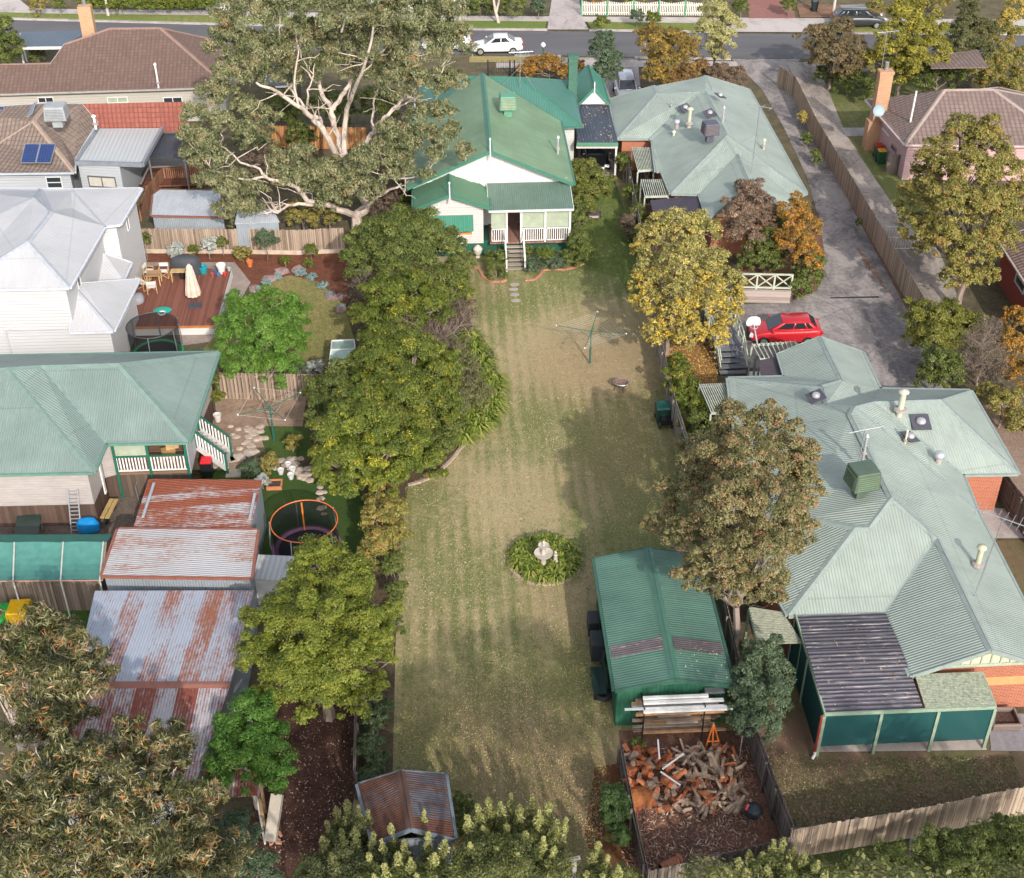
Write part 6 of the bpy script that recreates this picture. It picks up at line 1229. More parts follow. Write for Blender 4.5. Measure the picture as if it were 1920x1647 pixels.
# ============ main lawn things
ct=W(1022,1056); t=thing('garden_fountain',ct,'two tier pale stone fountain rising from the strappy round bed','fountain'); c=V3((W(1019,1038,.95).x,W(1019,1038,.95).y,0)); ST=plain((.52,.46,.40),.7,0,.3,.15)
m=MB(); m.lathe(c,[(.28,0),(.3,.1),(.14,.2),(.12,.7),(.2,.82)],14); m.build('pedestal',ST,t,smooth=True); m=MB(); m.lathe(c+V3((0,0,.8)),[(.15,0),(.35,.06),(.43,.17),(.43,.2),(.37,.19),(.2,.1)],22); m.build('lower_bowl',ST,t,smooth=True)
m=MB(); m.lathe(c+V3((0,0,.9)),[(.09,0),(.12,.12),(.07,.3),(.08,.42)],12); m.build('column',ST,t,smooth=True); m=MB(); m.lathe(c+V3((0,0,1.3)),[(.08,0),(.2,.05),(.25,.13),(.25,.15),(.2,.14),(.1,.08)],18); m.build('upper_bowl',ST,t,smooth=True); m=MB(); m.lathe(c+V3((0,0,1.38)),[(.05,0),(.07,.08),(.04,.16),(.07,.22),(.02,.32)],10); m.build('finial',ST,t,smooth=True)
c=W(1041,1063); t=thing('garden_statue',c,'small weathered cherub sized statue beside the fountain','statue'); m=MB(); m.lathe(c,[(.13,0),(.13,.35),(.1,.4)],10); m.build('plinth',ST,t); m=MB(); m.lathe(c+V3((0,0,.38)),[(.08,0),(.1,.12),(.07,.24),(.1,.32),(.04,.38),(.06,.42),(.075,.48),(.05,.54),(.01,.56)],10); m.build('figure',ST,t,smooth=True)
m=MB(); N=36; c=W(1023,1053); R=1.62; pts=[V3((c.x+R*1.05*math.cos(2*math.pi*i/N),c.y+R*math.sin(2*math.pi*i/N),.05)) for i in range(N)]
for i in range(N): m.beam(pts[i],pts[(i+1)%N],.16,.12)
tag(m.build('garden_edging',GE,bevel=.01),'round concrete edging ring around the fountain bed','edging'); m=MB(); m.poly([p*1.0-V3((0,0,.035)) for p in pts]); tag(m.build('garden_bed',soil((.22,.13,.10),(.12,.08,.06))),kind='structure')
BEDC=c
def strap(name,label,spots,leafpx=9,group=None,mat=STRAP,n=150,R=.55,H=.75,cat='plant'):
    """clump of arching strap leaves"""
    Vs=[];T=[]
    t=None
    for (b,r,h) in spots:
        s=SCL(b); w=max(.028,1.3/s)
        for k in range(n):
            a=random.random()*2*math.pi; el=random.uniform(.5,1.35); L=h*random.uniform(.8,1.4); d=V3((math.cos(a),math.sin(a),0)); o=b+d*random.random()*r*.5; side=V3((-d.y,d.x,0))*w
            p0=o; p1=o+d*math.cos(el)*L*.5+V3((0,0,math.sin(el)*L*.62)); p2=o+d*(math.cos(el)*L*.5+L*.42)+V3((0,0,math.sin(el)*L*.62-.05*L-random.random()*.25*L))
            Vs.append([p0-side*.6,p0+side*.6,p1+side,p1-side]); Vs.append([p1-side,p1+side,p2+side*.15,p2-side*.15]); v=random.random(); T+= [v,min(1,v+.15)]
    V=np.array([[tuple(q) for q in f] for f in Vs],dtype=np.float32).reshape(-1,3); base=spots[0][0]; V=V-np.array(tuple(base),dtype=np.float32); nf=len(Vs)
    me=bpy.data.meshes.new(name); me.vertices.add(4*nf); me.vertices.foreach_set('co',V.ravel()); me.loops.add(4*nf); me.loops.foreach_set('vertex_index',np.arange(4*nf,dtype=np.int32)); me.polygons.add(nf)
    me.polygons.foreach_set('loop_start',np.arange(0,4*nf,4,dtype=np.int32)); me.polygons.foreach_set('loop_total',np.full(nf,4,dtype=np.int32)); me.update(); me.attributes.new('tint','FLOAT','FACE').data.foreach_set('value',np.array(T,dtype=np.float32))
    me.materials.append(mat); o=bpy.data.objects.new(name,me); COL.objects.link(o); o.location=base; return tag(o,label,cat,group)
for i in range(26):
    a=2*math.pi*i/26*1.0+random.random()*.2; rr=(1.25,.75)[i%2]; b=V3((BEDC.x+rr*math.cos(a)*1.05,BEDC.y+rr*math.sin(a),0)); strap('strap_leaf_plant','strappy green clump in the round bed under the fountain',[(b,.3,.62)],group='strap leaf clumps in the fountain bed',n=95)
for i,(x,y) in enumerate(((893,668),(905,690),(915,715),(925,740),(928,765),(905,775),(915,795),(885,790),(895,812),(860,800),(848,822),(868,828),(878,770),(888,655),(880,640),(930,725),(855,790),(922,775),(840,808))): strap('strap_leaf_plant','broad strappy clump arching over the lawn edge of the hedge bed',[(W(x,y),.4,.95)],group='strap leaf clumps along the hedge bed',n=130)
t=thing('fire_pit',W(1162,730),'rusty round fire bowl on thin legs on the dry lawn','fire pit'); c=W(1165,718,.45); m=MB(); m.lathe(c-V3((0,0,.18)),[(.12,0),(.3,.06),(.42,.2),(.44,.22),(.38,.2),(.2,.1)],18,1.0,.85); m.build('bowl',plain((.17,.11,.09),.8,0,.2,.4,9.0),t); m=MB(); m.tube([c+V3((.43*math.cos(a*math.pi/10),.37*math.sin(a*math.pi/10),.05)) for a in range(20)],.02,5,True); m.build('rim',METAL,t)
for a in (1.2,3.3,4.9): m=MB(); m.tube([c+V3((.3*math.cos(a),.28*math.sin(a),-.05)),(c.x+.4*math.cos(a),c.y+.36*math.sin(a),0)],.018); m.build('leg',BLACK,t)
for i,(x,y) in enumerate(((963,543),(965,553),(967,564),(965,534))): blob('stepping_stone','flat grey stepping stone in line below the back stairs','stepping stone',x,y,0,[(.3,0),(.3,.03),(.02,.035)],plain((.35,.31,.29),.9),1,.6,10,group='stepping stones below the stairs')
t=thing('lawn_trolley',W(1249,800),'black wheeled garden cart against the grey fence','cart'); b=W(1246,797); m=MB(); m.box(b+V3((0,0,.45)),(.5,.9,.3)); m.build('body',BLACK,t)
for s in (-1,1):
    for yy in (-.3,.35): m=MB(); m.tube([b+V3((s*.28,yy,.2)),b+V3((s*.36,yy,.2))],.2,12); m.build('wheel',plain((.03,.03,.03),.8),t)
# shed side things
def tyre(px,py,h,label,lean=True):
    c=W(px,py,h); m=MB(); N=18; m.tube([c+V3((.05*math.sin(a*2*math.pi/N),.27*math.cos(a*2*math.pi/N),.27*math.sin(a*2*math.pi/N)) if lean else (.27*math.cos(a*2*math.pi/N),.27*math.sin(a*2*math.pi/N),0)) for a in range(N)],.1,8,True); tag(m.build('tyre',plain((.025,.025,.027),.8),smooth=True),label,'tyre','tyres beside the green shed')
XS=SHX-.25
for (y,z,w,d,lab) in ((1160,.5,.45,.8,'black water tank box beside the far end of the green shed'),(1205,.6,.5,.9,'dark flat panel leaning on the side of the green shed')):
    Y=W(1125,y+25).y; m=MB(); m.box((XS-.1,Y,z),(w,d,z*1.6)); tag(m.build('storage_box',plain((.03,.035,.04),.5),bevel=.03),lab,'box')
t=thing('shed_bench',V3((XS-.2,W(1125,1290).y,0)),'dark green slatted seat along the side of the green shed','seat'); Y=W(1125,1290).y; m=MB(); m.box((XS-.2,Y,.45),(.55,1.5,.05)); m.build('seat',timber((.02,.045,.04),'y',.1),t); m=MB(); m.box((XS+.05,Y,.75),(.05,1.5,.6)); m.build('backrest',timber((.02,.045,.04),'y',.1),t)
for yy in (-.65,.65): m=MB(); m.box((XS-.2,Y+yy,.22),(.5,.06,.42)); m.build('leg',BLACK,t)
tyre(1130,1230,.55,'tyre leaning on the shed above the dark seat'); tyre(1131,1302,.3,'tyre lying beside the near corner of the green shed',False)
# kettle barbecue in the woodpile yard
t=thing('kettle_barbecue',W(1412,1530),'black kettle barbecue with red knob beside the dark fence','barbecue'); c=W(1412,1521,.8); m=MB(); m.lathe(c-V3((0,0,.25)),[(.1,0),(.3,.1),(.36,.25),(.36,.28),(.3,.42),(.12,.5),(.01,.51)],18); m.build('bowl',plain((.025,.028,.035),.25),t,smooth=True)
for a in (0,2.1,4.2): m=MB(); m.tube([c+V3((.2*math.cos(a),.2*math.sin(a),-.2)),(c.x+.32*math.cos(a),c.y+.32*math.sin(a),0)],.02); m.build('leg',METAL,t)
m=MB(); m.tube([c+V3((-.3,-.1,.2)),c+V3((-.2,.05,.33))],.05); m.build('handle',plain((.5,.05,.06),.5),t)
# terracotta pipe, clothes prop etc
t=thing('clay_pipe',W(1265,1620),'short terracotta drain pipe lying at the bottom of the woodpile yard','pipe'); a,b=W(1240,1630,.2),W(1275,1612,.2); m=MB(); m.tube([a,b],.2,16); m.tube([b-(b-a)*.15,b],.25,16); m.build('pipe',plain((.32,.13,.07),.8),t); m=MB(); d=(a-b).normalized(); m.tube([a+d*.002,a+d*.012],.15,14); m.build('opening',plain((.01,.008,.008),.9),t)
for px_,py_,z_,lab in ((1392,1400,.0,'bent white clothes frame beside the shed fence'),): 
    t=thing('clothes_frame',W(px_,py_),lab,'frame'); b=W(px_-5,py_+20); m=MB(); m.tube([b,b+V3((0,.1,1.6)),b+V3((.5,.1,1.65)),b+V3((.55,.1,0))],.02); m.build('pipe',plain((.45,.46,.48),.5),t)
t=thing('timber_post',W(1694,1650),'lone grey timber post standing before the bottom right fence','post'); b=W(1696,1632); m=MB(); m.box(b+V3((0,0,.9)),(.16,.12,1.8)); m.build('post',plain((.34,.29,.26),.9,0,.2,.2),t); 
t=thing('timber_post',W(1072,1700),'t shaped grey timber post among the pale shrubs at the bottom','post'); b=W(1074,1690); m=MB(); m.box(b+V3((0,0,1.1)),(.15,.12,2.2)); m.build('post',plain((.36,.33,.33),.9,0,.2,.2),t); m=MB(); m.beam(b+V3((-.9,0,2.15)),b+V3((.2,.1,2.3)),.1,.1); m.build('crossbar',plain((.36,.33,.33),.9,0,.2,.2),t)
# concrete posts & bricks near the bottom left
t=thing('concrete_pole',W(508,1580),'pale concrete pole lying propped on end by the red brown yard','pole'); m=MB(); m.beam(W(507,1578,.3),W(520,1490,1.2),.42,.3); m.build('pole',concrete((.40,.36,.30),(.3,.27,.23),.2),t)
t=thing('pipe_rail',W(488,1600),'thin pale pipe rail left of the concrete pole','pipe'); m=MB(); m.tube([W(497,1583,.1),W(484,1510,1.4),W(486,1470,1.9)],.04); m.build('pipe',plain((.45,.44,.42),.6),t)
for i,(x,y) in enumerate(((513,1568),(518,1561),(525,1564),(512,1577),(520,1575),(507,1580),(523,1580))): b=W(x,y,.05); m=MB(); m.box(b,(.23,.11,.08),random.random()*3); tag(m.build('loose_brick',brick((.5,.24,.16),(.45,.2,.13))),'loose salmon brick in the small heap at the foot of the concrete pole','brick','bricks by the concrete pole')
# basketball hoop
t=thing('basketball_hoop',W(1410,720),'basketball hoop with white backboard beside the red car','basketball hoop'); hh=3.0; c=W(1413,604,hh); base=V3((c.x+.1,c.y-.9,0)); m=MB(); m.tube([base,base+V3((0,0,2.2)),c+V3((0,-.1,-.1))],.05); m.build('pole',METAL,t)
N=16; nf=V3((0,.35,.94)).normalized(); m=MB(); u=V3((1,0,0)); v=V3((0,-.0,1)); pts=[c+u*x+v*z for x,z in ((-.36,-.22),(.36,-.22),(.4,0),(.33,.22),(.15,.32),(-.15,.32),(-.33,.22),(-.4,0))]; n0=len(pts); m.v=pts+[p+V3((0,.05,0)) for p in pts]; m.f=[list(range(n0)),[n0+i for i in range(n0)][::-1]]+[[i,(i+1)%n0,n0+(i+1)%n0,n0+i][::-1] for i in range(n0)]; m.build('backboard',WHITE,t)
m=MB(); m.tube([c+V3((.2*math.cos(a*math.pi/8),-.22+.2*math.sin(a*math.pi/8),-.18)) for a in range(16)],.018,5,True); m.build('hoop',plain((.6,.35,.33),.4),t); m=MB(); m.box(base+V3((.1,0,.12)),(.75,.5,.22)); m.build('base',WHITE,t,bevel=.04)
# boat trailer shaped bits, trailer beside the main house
t=thing('garden_trailer',W(1113,402),'small box trailer parked below the round shrub beside the house','trailer'); b=W(1112,400,.35); m=MB(); m.box(b,(.8,1.1,.3)); m.build('tray',plain((.10,.08,.08),.6),t)
for s in (-1,1): m=MB(); m.tube([b+V3((s*.42,0,-.12)),b+V3((s*.52,0,-.12))],.22,12); m.build('wheel',BLACK,t)
m=MB(); m.box(b+V3((0,-.57,.0)),(.6,.04,.14)); m.build('tail_board',plain((.5,.4,.37),.5),t)
blob('garden_urn','pale stone urn in front of the green base boards left of the stairs','urn',896,482,0,[(.16,0),(.1,.1),(.28,.35),(.3,.6),(.18,.75),(.05,.85)],ST)
# ============ woodpile
LOGM=[plain((.33,.11,.05),.9,0,.2,.35,6.0),plain((.28,.20,.15),.9,0,.2,.35,6.0),plain((.38,.28,.20),.9,0,.2,.3,6.0),plain((.17,.12,.10),.9,0,.2,.35,6.0),plain((.45,.17,.08),.9,0,.2,.3,6.0)]
LL=('rough red brown split log in the heap at the left of the woodpile','grey brown log in the tangled middle of the woodpile','pale split timber stacked at the right of the woodpile','dark weathered log in the tangled middle of the woodpile','bright orange red split log in the heap at the left of the woodpile')
for i in range(235):
    u=random.random(); x=1175+215*u; y=1402+random.random()**1.2*118; h=.12+.7*math.exp(-((y-1445)/36)**2)*random.random(); k=(random.choice((0,4,0,1)) if u<.42 else random.choice((1,3,0,2)) if u<.66 else random.choice((2,1,2,0)))
    L=random.uniform(.22,.5) if u<.42 else random.uniform(.35,.95); r=random.uniform(.06,.14) if u<.42 else random.uniform(.04,.10); c=W(x,y,h); a=random.uniform(0,3.14) if u<.6 else random.gauss(1.3,.6); d=V3((math.cos(a),math.sin(a),random.gauss(0,.35))).normalized()
    m=MB()
    if i%3==0: m.beam(c-d*L/2,c+d*L/2,r*2.2,r*1.3,up=(random.gauss(0,1),random.gauss(0,1),1))
    else: m.tube([c-d*L/2,c+V3((0,0,.03))+V3((random.gauss(0,.03),random.gauss(0,.03),0)),c+d*L/2],[r,r*1.05,r*.75],5)
    tag(m.build('log',LOGM[k]),LL[k],'log','logs in the woodpile')
for i,(x,y,s) in enumerate(((1262,1428,1.1),(1235,1405,.9),(1257,1460,.9))): c=W(x,y,.9); d=V3((math.cos(.6+i*.9),math.sin(.6+i*.9),.1)); m=MB(); m.beam(c-d*s*.5,c+d*s*.5,.06,.03); tag(m.build('white_stick',WHITE),'white painted stick lying across the woodpile','stick','white sticks on the woodpile')
blob('dirt_mound','large smooth orange dirt mound at the left of the woodpile','dirt mound',1197,1500,0,[(.62,0),(.55,.2),(.4,.4),(.2,.5),(.02,.52)],soil((.42,.16,.06),(.30,.11,.045),(.5,.22,.1),.4),1.1,.9,24,.02)
rb=np.array([[*W(random.uniform(1168,1420),random.uniform(1400,1630),random.random()*.1)] for _ in range(5200)]); o=leaf_mesh('wood_debris',leafmat(pal((.12,.06,.045),(.26,.13,.09),(.38,.22,.15),yel=(.5,.38,.28),yf=.85),0),None,rb,rng.normal(size=(len(rb),3))*.4+np.array([0,0,1]),rng.random(len(rb)),.10+.3*rng.random(len(rb))**2,.02+.035*rng.random(len(rb))); tag(o,'splinters, bark and twigs littering the woodpile yard','debris',kind='stuff')
def litter(name,label,px,n,mat,size,cat='fallen leaves'):
    xs=[p[0] for p in px]; ys=[p[1] for p in px]; out=[]
    def inside(x,y):
        c=False
        for i in range(len(px)):
            (x1,y1),(x2,y2)=px[i],px[i-1]
            if (y1>y)!=(y2>y) and x<(x2-x1)*(y-y1)/(y2-y1)+x1: c=not c
        return c
    while len(out)<n:
        x,y=random.uniform(min(xs),max(xs)),random.uniform(min(ys),max(ys))
        if inside(x,y): out.append(tuple(W(x,y,.03)))
    C=np.array(out); o=leaf_mesh(name,mat,None,C,rng.normal(size=(n,3))*.35+np.array([0,0,1]),rng.random(n),size*(.6+.8*rng.random(n)),size*.6*(.6+.8*rng.random(n))); tag(o,label,cat,kind='stuff')
litter('fallen_leaves','orange fallen leaves carpeting the ground under the yellow tree',[(1236,640),(1345,640),(1345,715),(1252,725)],1500,leafmat(pal((.25,.12,.05),(.5,.28,.06),(.65,.42,.08),(.3,.2,.1)),0),.12)
litter('fallen_leaves','scattered leaves and twigs on the red brown yard at the bottom left',[(545,1290),(668,1290),(665,1500),(600,1640),(470,1640),(500,1450)],1300,leafmat(pal((.10,.06,.05),(.2,.12,.09),(.35,.25,.18),(.5,.4,.3)),0),.07)
litter('fallen_leaves','few yellow leaves dotted over the main lawn',[(800,560),(1220,620),(1280,900),(1380,1390),(760,1400),(760,950)],260,leafmat(pal((.5,.4,.1),(.6,.5,.2),(.4,.3,.15),(.5,.3,.1)),0),.07)
litter('fallen_leaves','brown leaf litter over the brick unit lawn',[(1400,1290),(1530,1420),(1900,1430),(1900,1480),(1490,1560),(1410,1400)],700,leafmat(pal((.2,.12,.07),(.3,.18,.1),(.4,.3,.15),(.5,.35,.15)),0),.07)
litter('fallen_leaves','red brown leaf litter along the bed of the long driveway fence',[(1600,455),(1625,500),(1700,590),(1680,570),(1640,500)],300,leafmat(pal((.2,.09,.06),(.32,.15,.08),(.4,.2,.1),(.5,.3,.15)),0),.12)

def on_plane(name,label,A,B,C_,n,mat,size,cat='fallen leaves',bias=1):
    u=rng.random(n)**bias; v=rng.random(n); A,B,C_=[np.array(q) for q in (A,B,C_)]; P=A+(B-A)*u[:,None]+(C_-A)*v[:,None]; P[:,2]+=.05
    nn=np.cross(B-A,C_-A); nn/=np.linalg.norm(nn); nn*=np.sign(nn[2]); o=leaf_mesh(name,mat,None,P,nn+rng.normal(size=(n,3))*.3,rng.random(n),size*(.5+rng.random(n)),size*.5*(.5+rng.random(n))); tag(o,label,cat,kind='stuff')
LT=leafmat(pal((.14,.09,.055),(.26,.17,.09),(.40,.30,.18),(.5,.45,.36)),0)
on_plane('fallen_leaves','dry leaves scattered on the dark carport roof',W(1150,268,2.78),W(1083,268,2.78),W(1138,198,2.78),150,LT,.16,bias=1.6)
on_plane('fallen_leaves','twigs and leaves lying on the near end of the green shed roof',W(1275,1262,3.0),W(1368,1280,2.6),W(1262,1200,3.05),55,LT,.09)
on_plane('fallen_leaves','leaves fallen on the dark ribbed plastic verandah roof',W(1560,1325,2.5),W(1725,1325,2.5),W(1500,1170,2.7),60,LT,.1)

def tufts(name,label,px,n,mat,L0,cell=None):
    P=np.array(px,float); x0,y0=P.min(0); x1,y1=P.max(0); out=[]
    X=rng.uniform(x0,x1,n*3); Y=y0+(y1-y0)*rng.random(n*3)**.9; ins=np.zeros(n*3,bool)
    for i in range(len(P)):
        (xa,ya),(xb,yb)=P[i],P[i-1]; cnd=((ya>Y)!=(yb>Y)); xx=(xb-xa)*(Y-ya)/((yb-ya) if yb!=ya else 1e-9)+xa; ins^=cnd&(X<xx)
    X=X[ins][:n];Y=Y[ins][:n]; f,r,u=[np.array(q) for q in (_f,_r,_u)]; D=f+np.outer((X-CXP)/FPX,r)-np.outer((Y-CYP)/FPX,u); t_=(-CAMH+.02)/D[:,2]; C=np.array([0,0,CAMH])+D*t_[:,None]
    m_=len(C); nz=np.sin(C[:,0]*.9)*np.cos(C[:,1]*.5)+np.sin(C[:,0]*2.3+C[:,1]*.7); N=rng.normal(size=(m_,3))*np.array([.7,.7,.35])+np.array([0,0,.55]); T=np.clip(.5+.12*nz+rng.normal(size=m_)*.26,0,1)
    L=L0*(.5+rng.random(m_)); o=leaf_mesh(name,mat,None,C,N,T,L,L*.35); tag(o,label,'grass',kind='stuff')
GT=leafmat(pal((.16,.19,.06),(.27,.28,.11),(.44,.37,.20),(.56,.46,.29)),.2,.8)
tufts('grass_tufts','short patchy green and straw coloured lawn grass',[(878,535),(980,530),(1060,510),(1160,500),(1205,560),(1232,670),(1285,890),(1330,1040),(1110,1050),(1150,1400),(1120,1640),(740,1640),(750,1000),(760,915),(850,850),(925,770),(925,680),(880,600)],85000,GT,.085)
tufts('grass_tufts','thin brown green grass of the brick unit lawn',[(1420,1400),(1540,1420),(1900,1418),(1919,1480),(1490,1570)],16000,leafmat(pal((.09,.11,.04),(.15,.16,.06),(.26,.2,.12),(.36,.28,.18)),.2,.8),.09)
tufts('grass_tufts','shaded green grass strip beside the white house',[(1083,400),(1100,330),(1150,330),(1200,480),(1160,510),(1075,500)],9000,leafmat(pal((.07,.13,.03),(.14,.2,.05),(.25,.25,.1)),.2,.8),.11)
tufts('grass_tufts','sunlit grass of the small round lawn',[(480,560),(510,530),(545,520),(600,535),(640,575),(655,640),(640,690),(560,690)],9000,leafmat(pal((.12,.16,.05),(.24,.24,.09),(.4,.33,.17)),.2,.8),.11)
# ============ the big gum
root=thing('gum_tree',W(672,432),'huge gum tree with pale branching limbs towering over the fence beside the white house','tree')
TY=W(672,432).y
def gp(px,py,dy=0): return WY(px,py,TY+dy)
m=MB()
def L_(pts,r0,r1,seg=8):
    P=[gp(*p) if len(p)==3 else gp(p[0],p[1],0) for p in pts]; Q=[]
    for i in range(len(P)-1):
        for k in range(3):
            f=k/3; Q.append(P[i]+(P[i+1]-P[i])*f+(V3((random.gauss(0,.06),random.gauss(0,.06),random.gauss(0,.06))) if k else V3((0,0,0))))
    Q.append(P[-1]); n=len(Q); m.tube(Q,[.66*(r0+(r1-r0)*i/(n-1)) for i in range(n)],seg); return Q
base=[(672,436,0),(668,405,0)]; L_(base,.62,.5)
A=L_([(668,408,0),(690,390,0),(672,350,1),(650,300,2)],.5,.42)
S=[]
S.append(L_([(668,405,0),(640,395,-1),(607,382,-1.5),(576,377,-2),(555,350,-2.5),(530,345,-3),(500,333,-3.2),(476,312,-3.5)],.34,.1))
S.append(L_([(607,382,-1.5),(570,383,-2),(540,385,-2.4),(520,400,-3),(494,396,-3.2)],.2,.06))
S.append(L_([(500,333,-3.2),(470,338,-3.5),(430,330,-4),(400,322,-4.5),(380,300,-4.5)],.12,.04))
S.append(L_([(476,312,-3.5),(450,305,-4),(430,285,-4.2),(405,262,-4.2)],.12,.04))
S.append(L_([(672,395,0),(690,385,-1),(708,368,-1.5),(722,362,-2),(745,352,-2),(752,345,-2)],.2,.08))
S.append(L_([(708,368,-1.5),(716,340,-2),(717,330,-2),(760,335,-2.5),(800,325,-3),(815,305,-3),(825,285,-3)],.1,.035))
S.append(L_([(650,300,2),(630,290,2),(604,240,1),(585,220,1),(560,200,0),(530,180,0),(505,165,-1),(480,155,-1)],.36,.1))
S.append(L_([(604,240,1),(600,222,2),(575,215,2),(570,200,2),(548,170,2),(540,155,3),(520,145,3)],.2,.06))
S.append(L_([(575,205,2),(578,180,2),(585,150,2),(590,120,2)],.12,.05))
S.append(L_([(648,300,2),(636,270,3),(625,225,3),(622,205,3),(605,180,4),(597,150,4),(600,110,4),(610,60,5)],.36,.1))
S.append(L_([(625,205,3),(640,180,3),(655,160,3),(665,140,3),(700,115,2),(730,80,2)],.25,.07))
S.append(L_([(650,298,2),(645,250,3),(650,205,3),(660,180,2),(672,150,1),(690,100,0),(700,50,0)],.3,.1))
S.append(L_([(650,300,2),(675,280,1),(690,262,1),(705,240,1),(720,220,0),(745,200,0),(765,170,0),(785,155,-1),(810,145,-1)],.3,.07))
S.append(L_([(700,245,1),(698,220,2),(700,195,2),(708,170,2),(720,120,3)],.12,.05))
S.append(L_([(720,225,0),(740,205,0),(760,195,-1),(775,185,-1)],.12,.04)); S.append(L_([(470,95,0),(500,60,0),(520,20,0)],.1,.04))
S.append(L_([(640,60,1),(648,30,2),(635,0,2)],.12,.05)); S.append(L_([(560,200,0),(552,150,0),(560,100,0),(555,60,1)],.12,.05)); S.append(L_([(810,145,-1),(840,110,0),(850,80,0)],.08,.03))
for _ in range(110):
    s=random.choice(S); p=random.choice(s[4:]); d=V3((random.gauss(0,1),random.gauss(0,1),random.gauss(.6,.7))).normalized(); limb(m,p,p+d*random.uniform(1.0,2.6),.045,.012,.35,4,4)
m.build('trunk',PINKB,root,smooth=True)
gb=[]
def G(px,py,dy,r,fz=.75): c=gp(px,py,dy); rr=r/SCL(c); gb.append((c,rr,rr,rr*fz))
for a in ((470,30,0,62),(540,10,1,70),(620,-10,2,80),(700,0,1,75),(770,15,0,70),(830,35,0,55),(850,85,0,48),(430,80,0,50),(500,95,0,60),(570,80,2,58),(640,80,4,60),(710,70,2,65),(780,85,1,60),(430,135,-1,45),(400,180,-2,45),(370,215,-3,36),(560,140,4,45),(690,130,3,45),(750,150,0,45),(810,160,-1,48),(845,150,-1,36),(740,120,2,40),
  (375,265,-4,42),(400,300,-4,45),(430,345,-4,42),(390,340,-4.5,28),(455,385,-3,36),(420,390,-4,26),(455,250,-3,30),(350,255,-4,20),
  (560,290,-2,30),(540,330,-2.5,34),(585,330,-2,42),(630,320,-1.5,42),(660,345,-2,42),(620,365,-2,34),(690,300,-2,40),(720,290,-2,44),(760,265,-2,42),(745,320,-2,36),(700,355,-2,32),(800,250,-2,32),(835,255,-3,26),(868,280,-3,22),(815,290,-3,22),(790,215,-1,34),(830,205,-1,26),(730,240,-1,26),(480,350,-3,26),(500,140,1,34),(545,120,2,34),(600,115,3,36),(640,110,3,34),(500,215,-1,26),(455,200,-1,32),(420,230,-3,30),(520,300,-2,26),(640,380,-1,26),(600,345,-1,28),(800,325,-3,18),(850,240,-3,18)): G(*a)
crown(root,gb,GUM,leafpx=7.6,cover=1.15,clump=.24,shape=.32,curve=.45,droop=1.0,hollow=.35)
# ============ named trees from pixel blobs (px,py,height,radius px)
tree('broadleaf_tree','dense dark green tree in front of the big gum, topmost of the hedge row','tree',[(700,455,3.6,50),(750,440,4.2,60),(800,440,4.0,52),(835,480,3.6,48),(760,500,3.6,60),(820,540,2.6,50),(690,510,2.6,45),(850,520,2.2,38)],DKG,leafpx=5.2,tr=.2,bk=GREYTW,twigs=6)
tree('bare_shrub','leafless grey brown shrub between the two highest hedge trees','shrub',[(780,525,3.4,42),(680,545,2.6,40),(855,600,1.8,38),(740,510,3.6,34)],RUS,bk=GREYTW,tr=.08,bare=14,cover=.12,leafpx=4)
tree('broadleaf_tree','yellow green tree second from the top of the hedge row','tree',[(720,560,4.0,50),(770,555,4.2,52),(810,585,3.8,45),(700,605,3.2,42),(760,610,3.6,50)],YGR,leafpx=5.8,tr=.18,bk=GREYTW,twigs=6)
tree('bare_shrub','tangle of leafless twigs in the gap above the middle hedge tree','shrub',[(760,630,3.6,40),(820,640,3.0,42),(870,600,2.2,34)],RUS,bk=GREYTW,tr=.09,bare=16,cover=.10,leafpx=4)
tree('broadleaf_tree','broad yellow green tree in the middle of the hedge row with bright yellow sprays','tree',[(720,680,4.0,52),(775,670,4.2,52),(700,740,3.4,55),(765,745,3.8,58),(820,700,3.2,45),(735,640,3.6,40),(830,760,2.6,40)],YGR,leafpx=5.8,tr=.2,bk=GREYTW,twigs=6)
tree('broadleaf_tree','dark green tree on the left flank of the hedge row','tree',[(640,730,3.0,50),(610,780,2.6,45),(655,790,3.2,50),(600,730,2.2,30)],DKG,leafpx=5.6,tr=.15,bk=GREYTW)
tree('broadleaf_tree','large lime flecked tree at the lower end of the hedge row','tree',[(630,820,4.0,58),(690,810,4.2,62),(730,850,3.8,58),(660,870,3.4,58),(720,900,2.8,42),(620,870,3.0,45),(780,850,2.6,50),(690,760,3.8,45),(650,910,2.6,36),(800,870,1.6,38)],leafmat(pal((.045,.075,.01),(.11,.15,.02),(.20,.225,.035),yel=(.42,.36,.02),yf=.86),.3),leafpx=6,tr=.22,bk=GREYTW)
tree('bare_shrub','grey brown twiggy shrub above the strappy clumps by the main lawn','shrub',[(870,700,1.7,40),(885,740,1.5,36),(850,760,1.8,36),(850,660,1.8,34)],leafmat(pal((.06,.065,.02),(.13,.14,.05),(.19,.18,.08)),.2),bk=GREYTW,tr=.07,bare=12,cover=.9,leafpx=4.5)
tree('garden_shrub','mixed green understorey shrub with white flowers inside the hedge bed','shrub',[(800,790,1.6,45),(840,790,1.4,36),(770,820,1.6,40),(800,840,1.4,34),(830,830,1.0,32)],DKG,leafpx=5.6,tr=.08,bk=GREYTW)
tree('broadleaf_tree','bright yellow green foliage filling the joints of the hedge row','tree',[(740,525,3.4,40),(800,560,3.2,38),(750,640,3.6,42),(700,655,3.0,40),(790,660,3.2,38),(740,710,3.8,42),(680,700,3.0,42),(800,740,3.0,40),(720,790,3.6,44),(660,760,3.2,42),(770,800,2.8,38),(860,555,2.2,34),(845,690,2.0,34),(830,730,2.2,34)],leafmat(pal((.05,.075,.012),(.12,.15,.025),(.21,.23,.045),yel=(.42,.35,.04),yf=.88),.3),leafpx=5.8,tr=.15,bk=GREYTW,twigs=5)
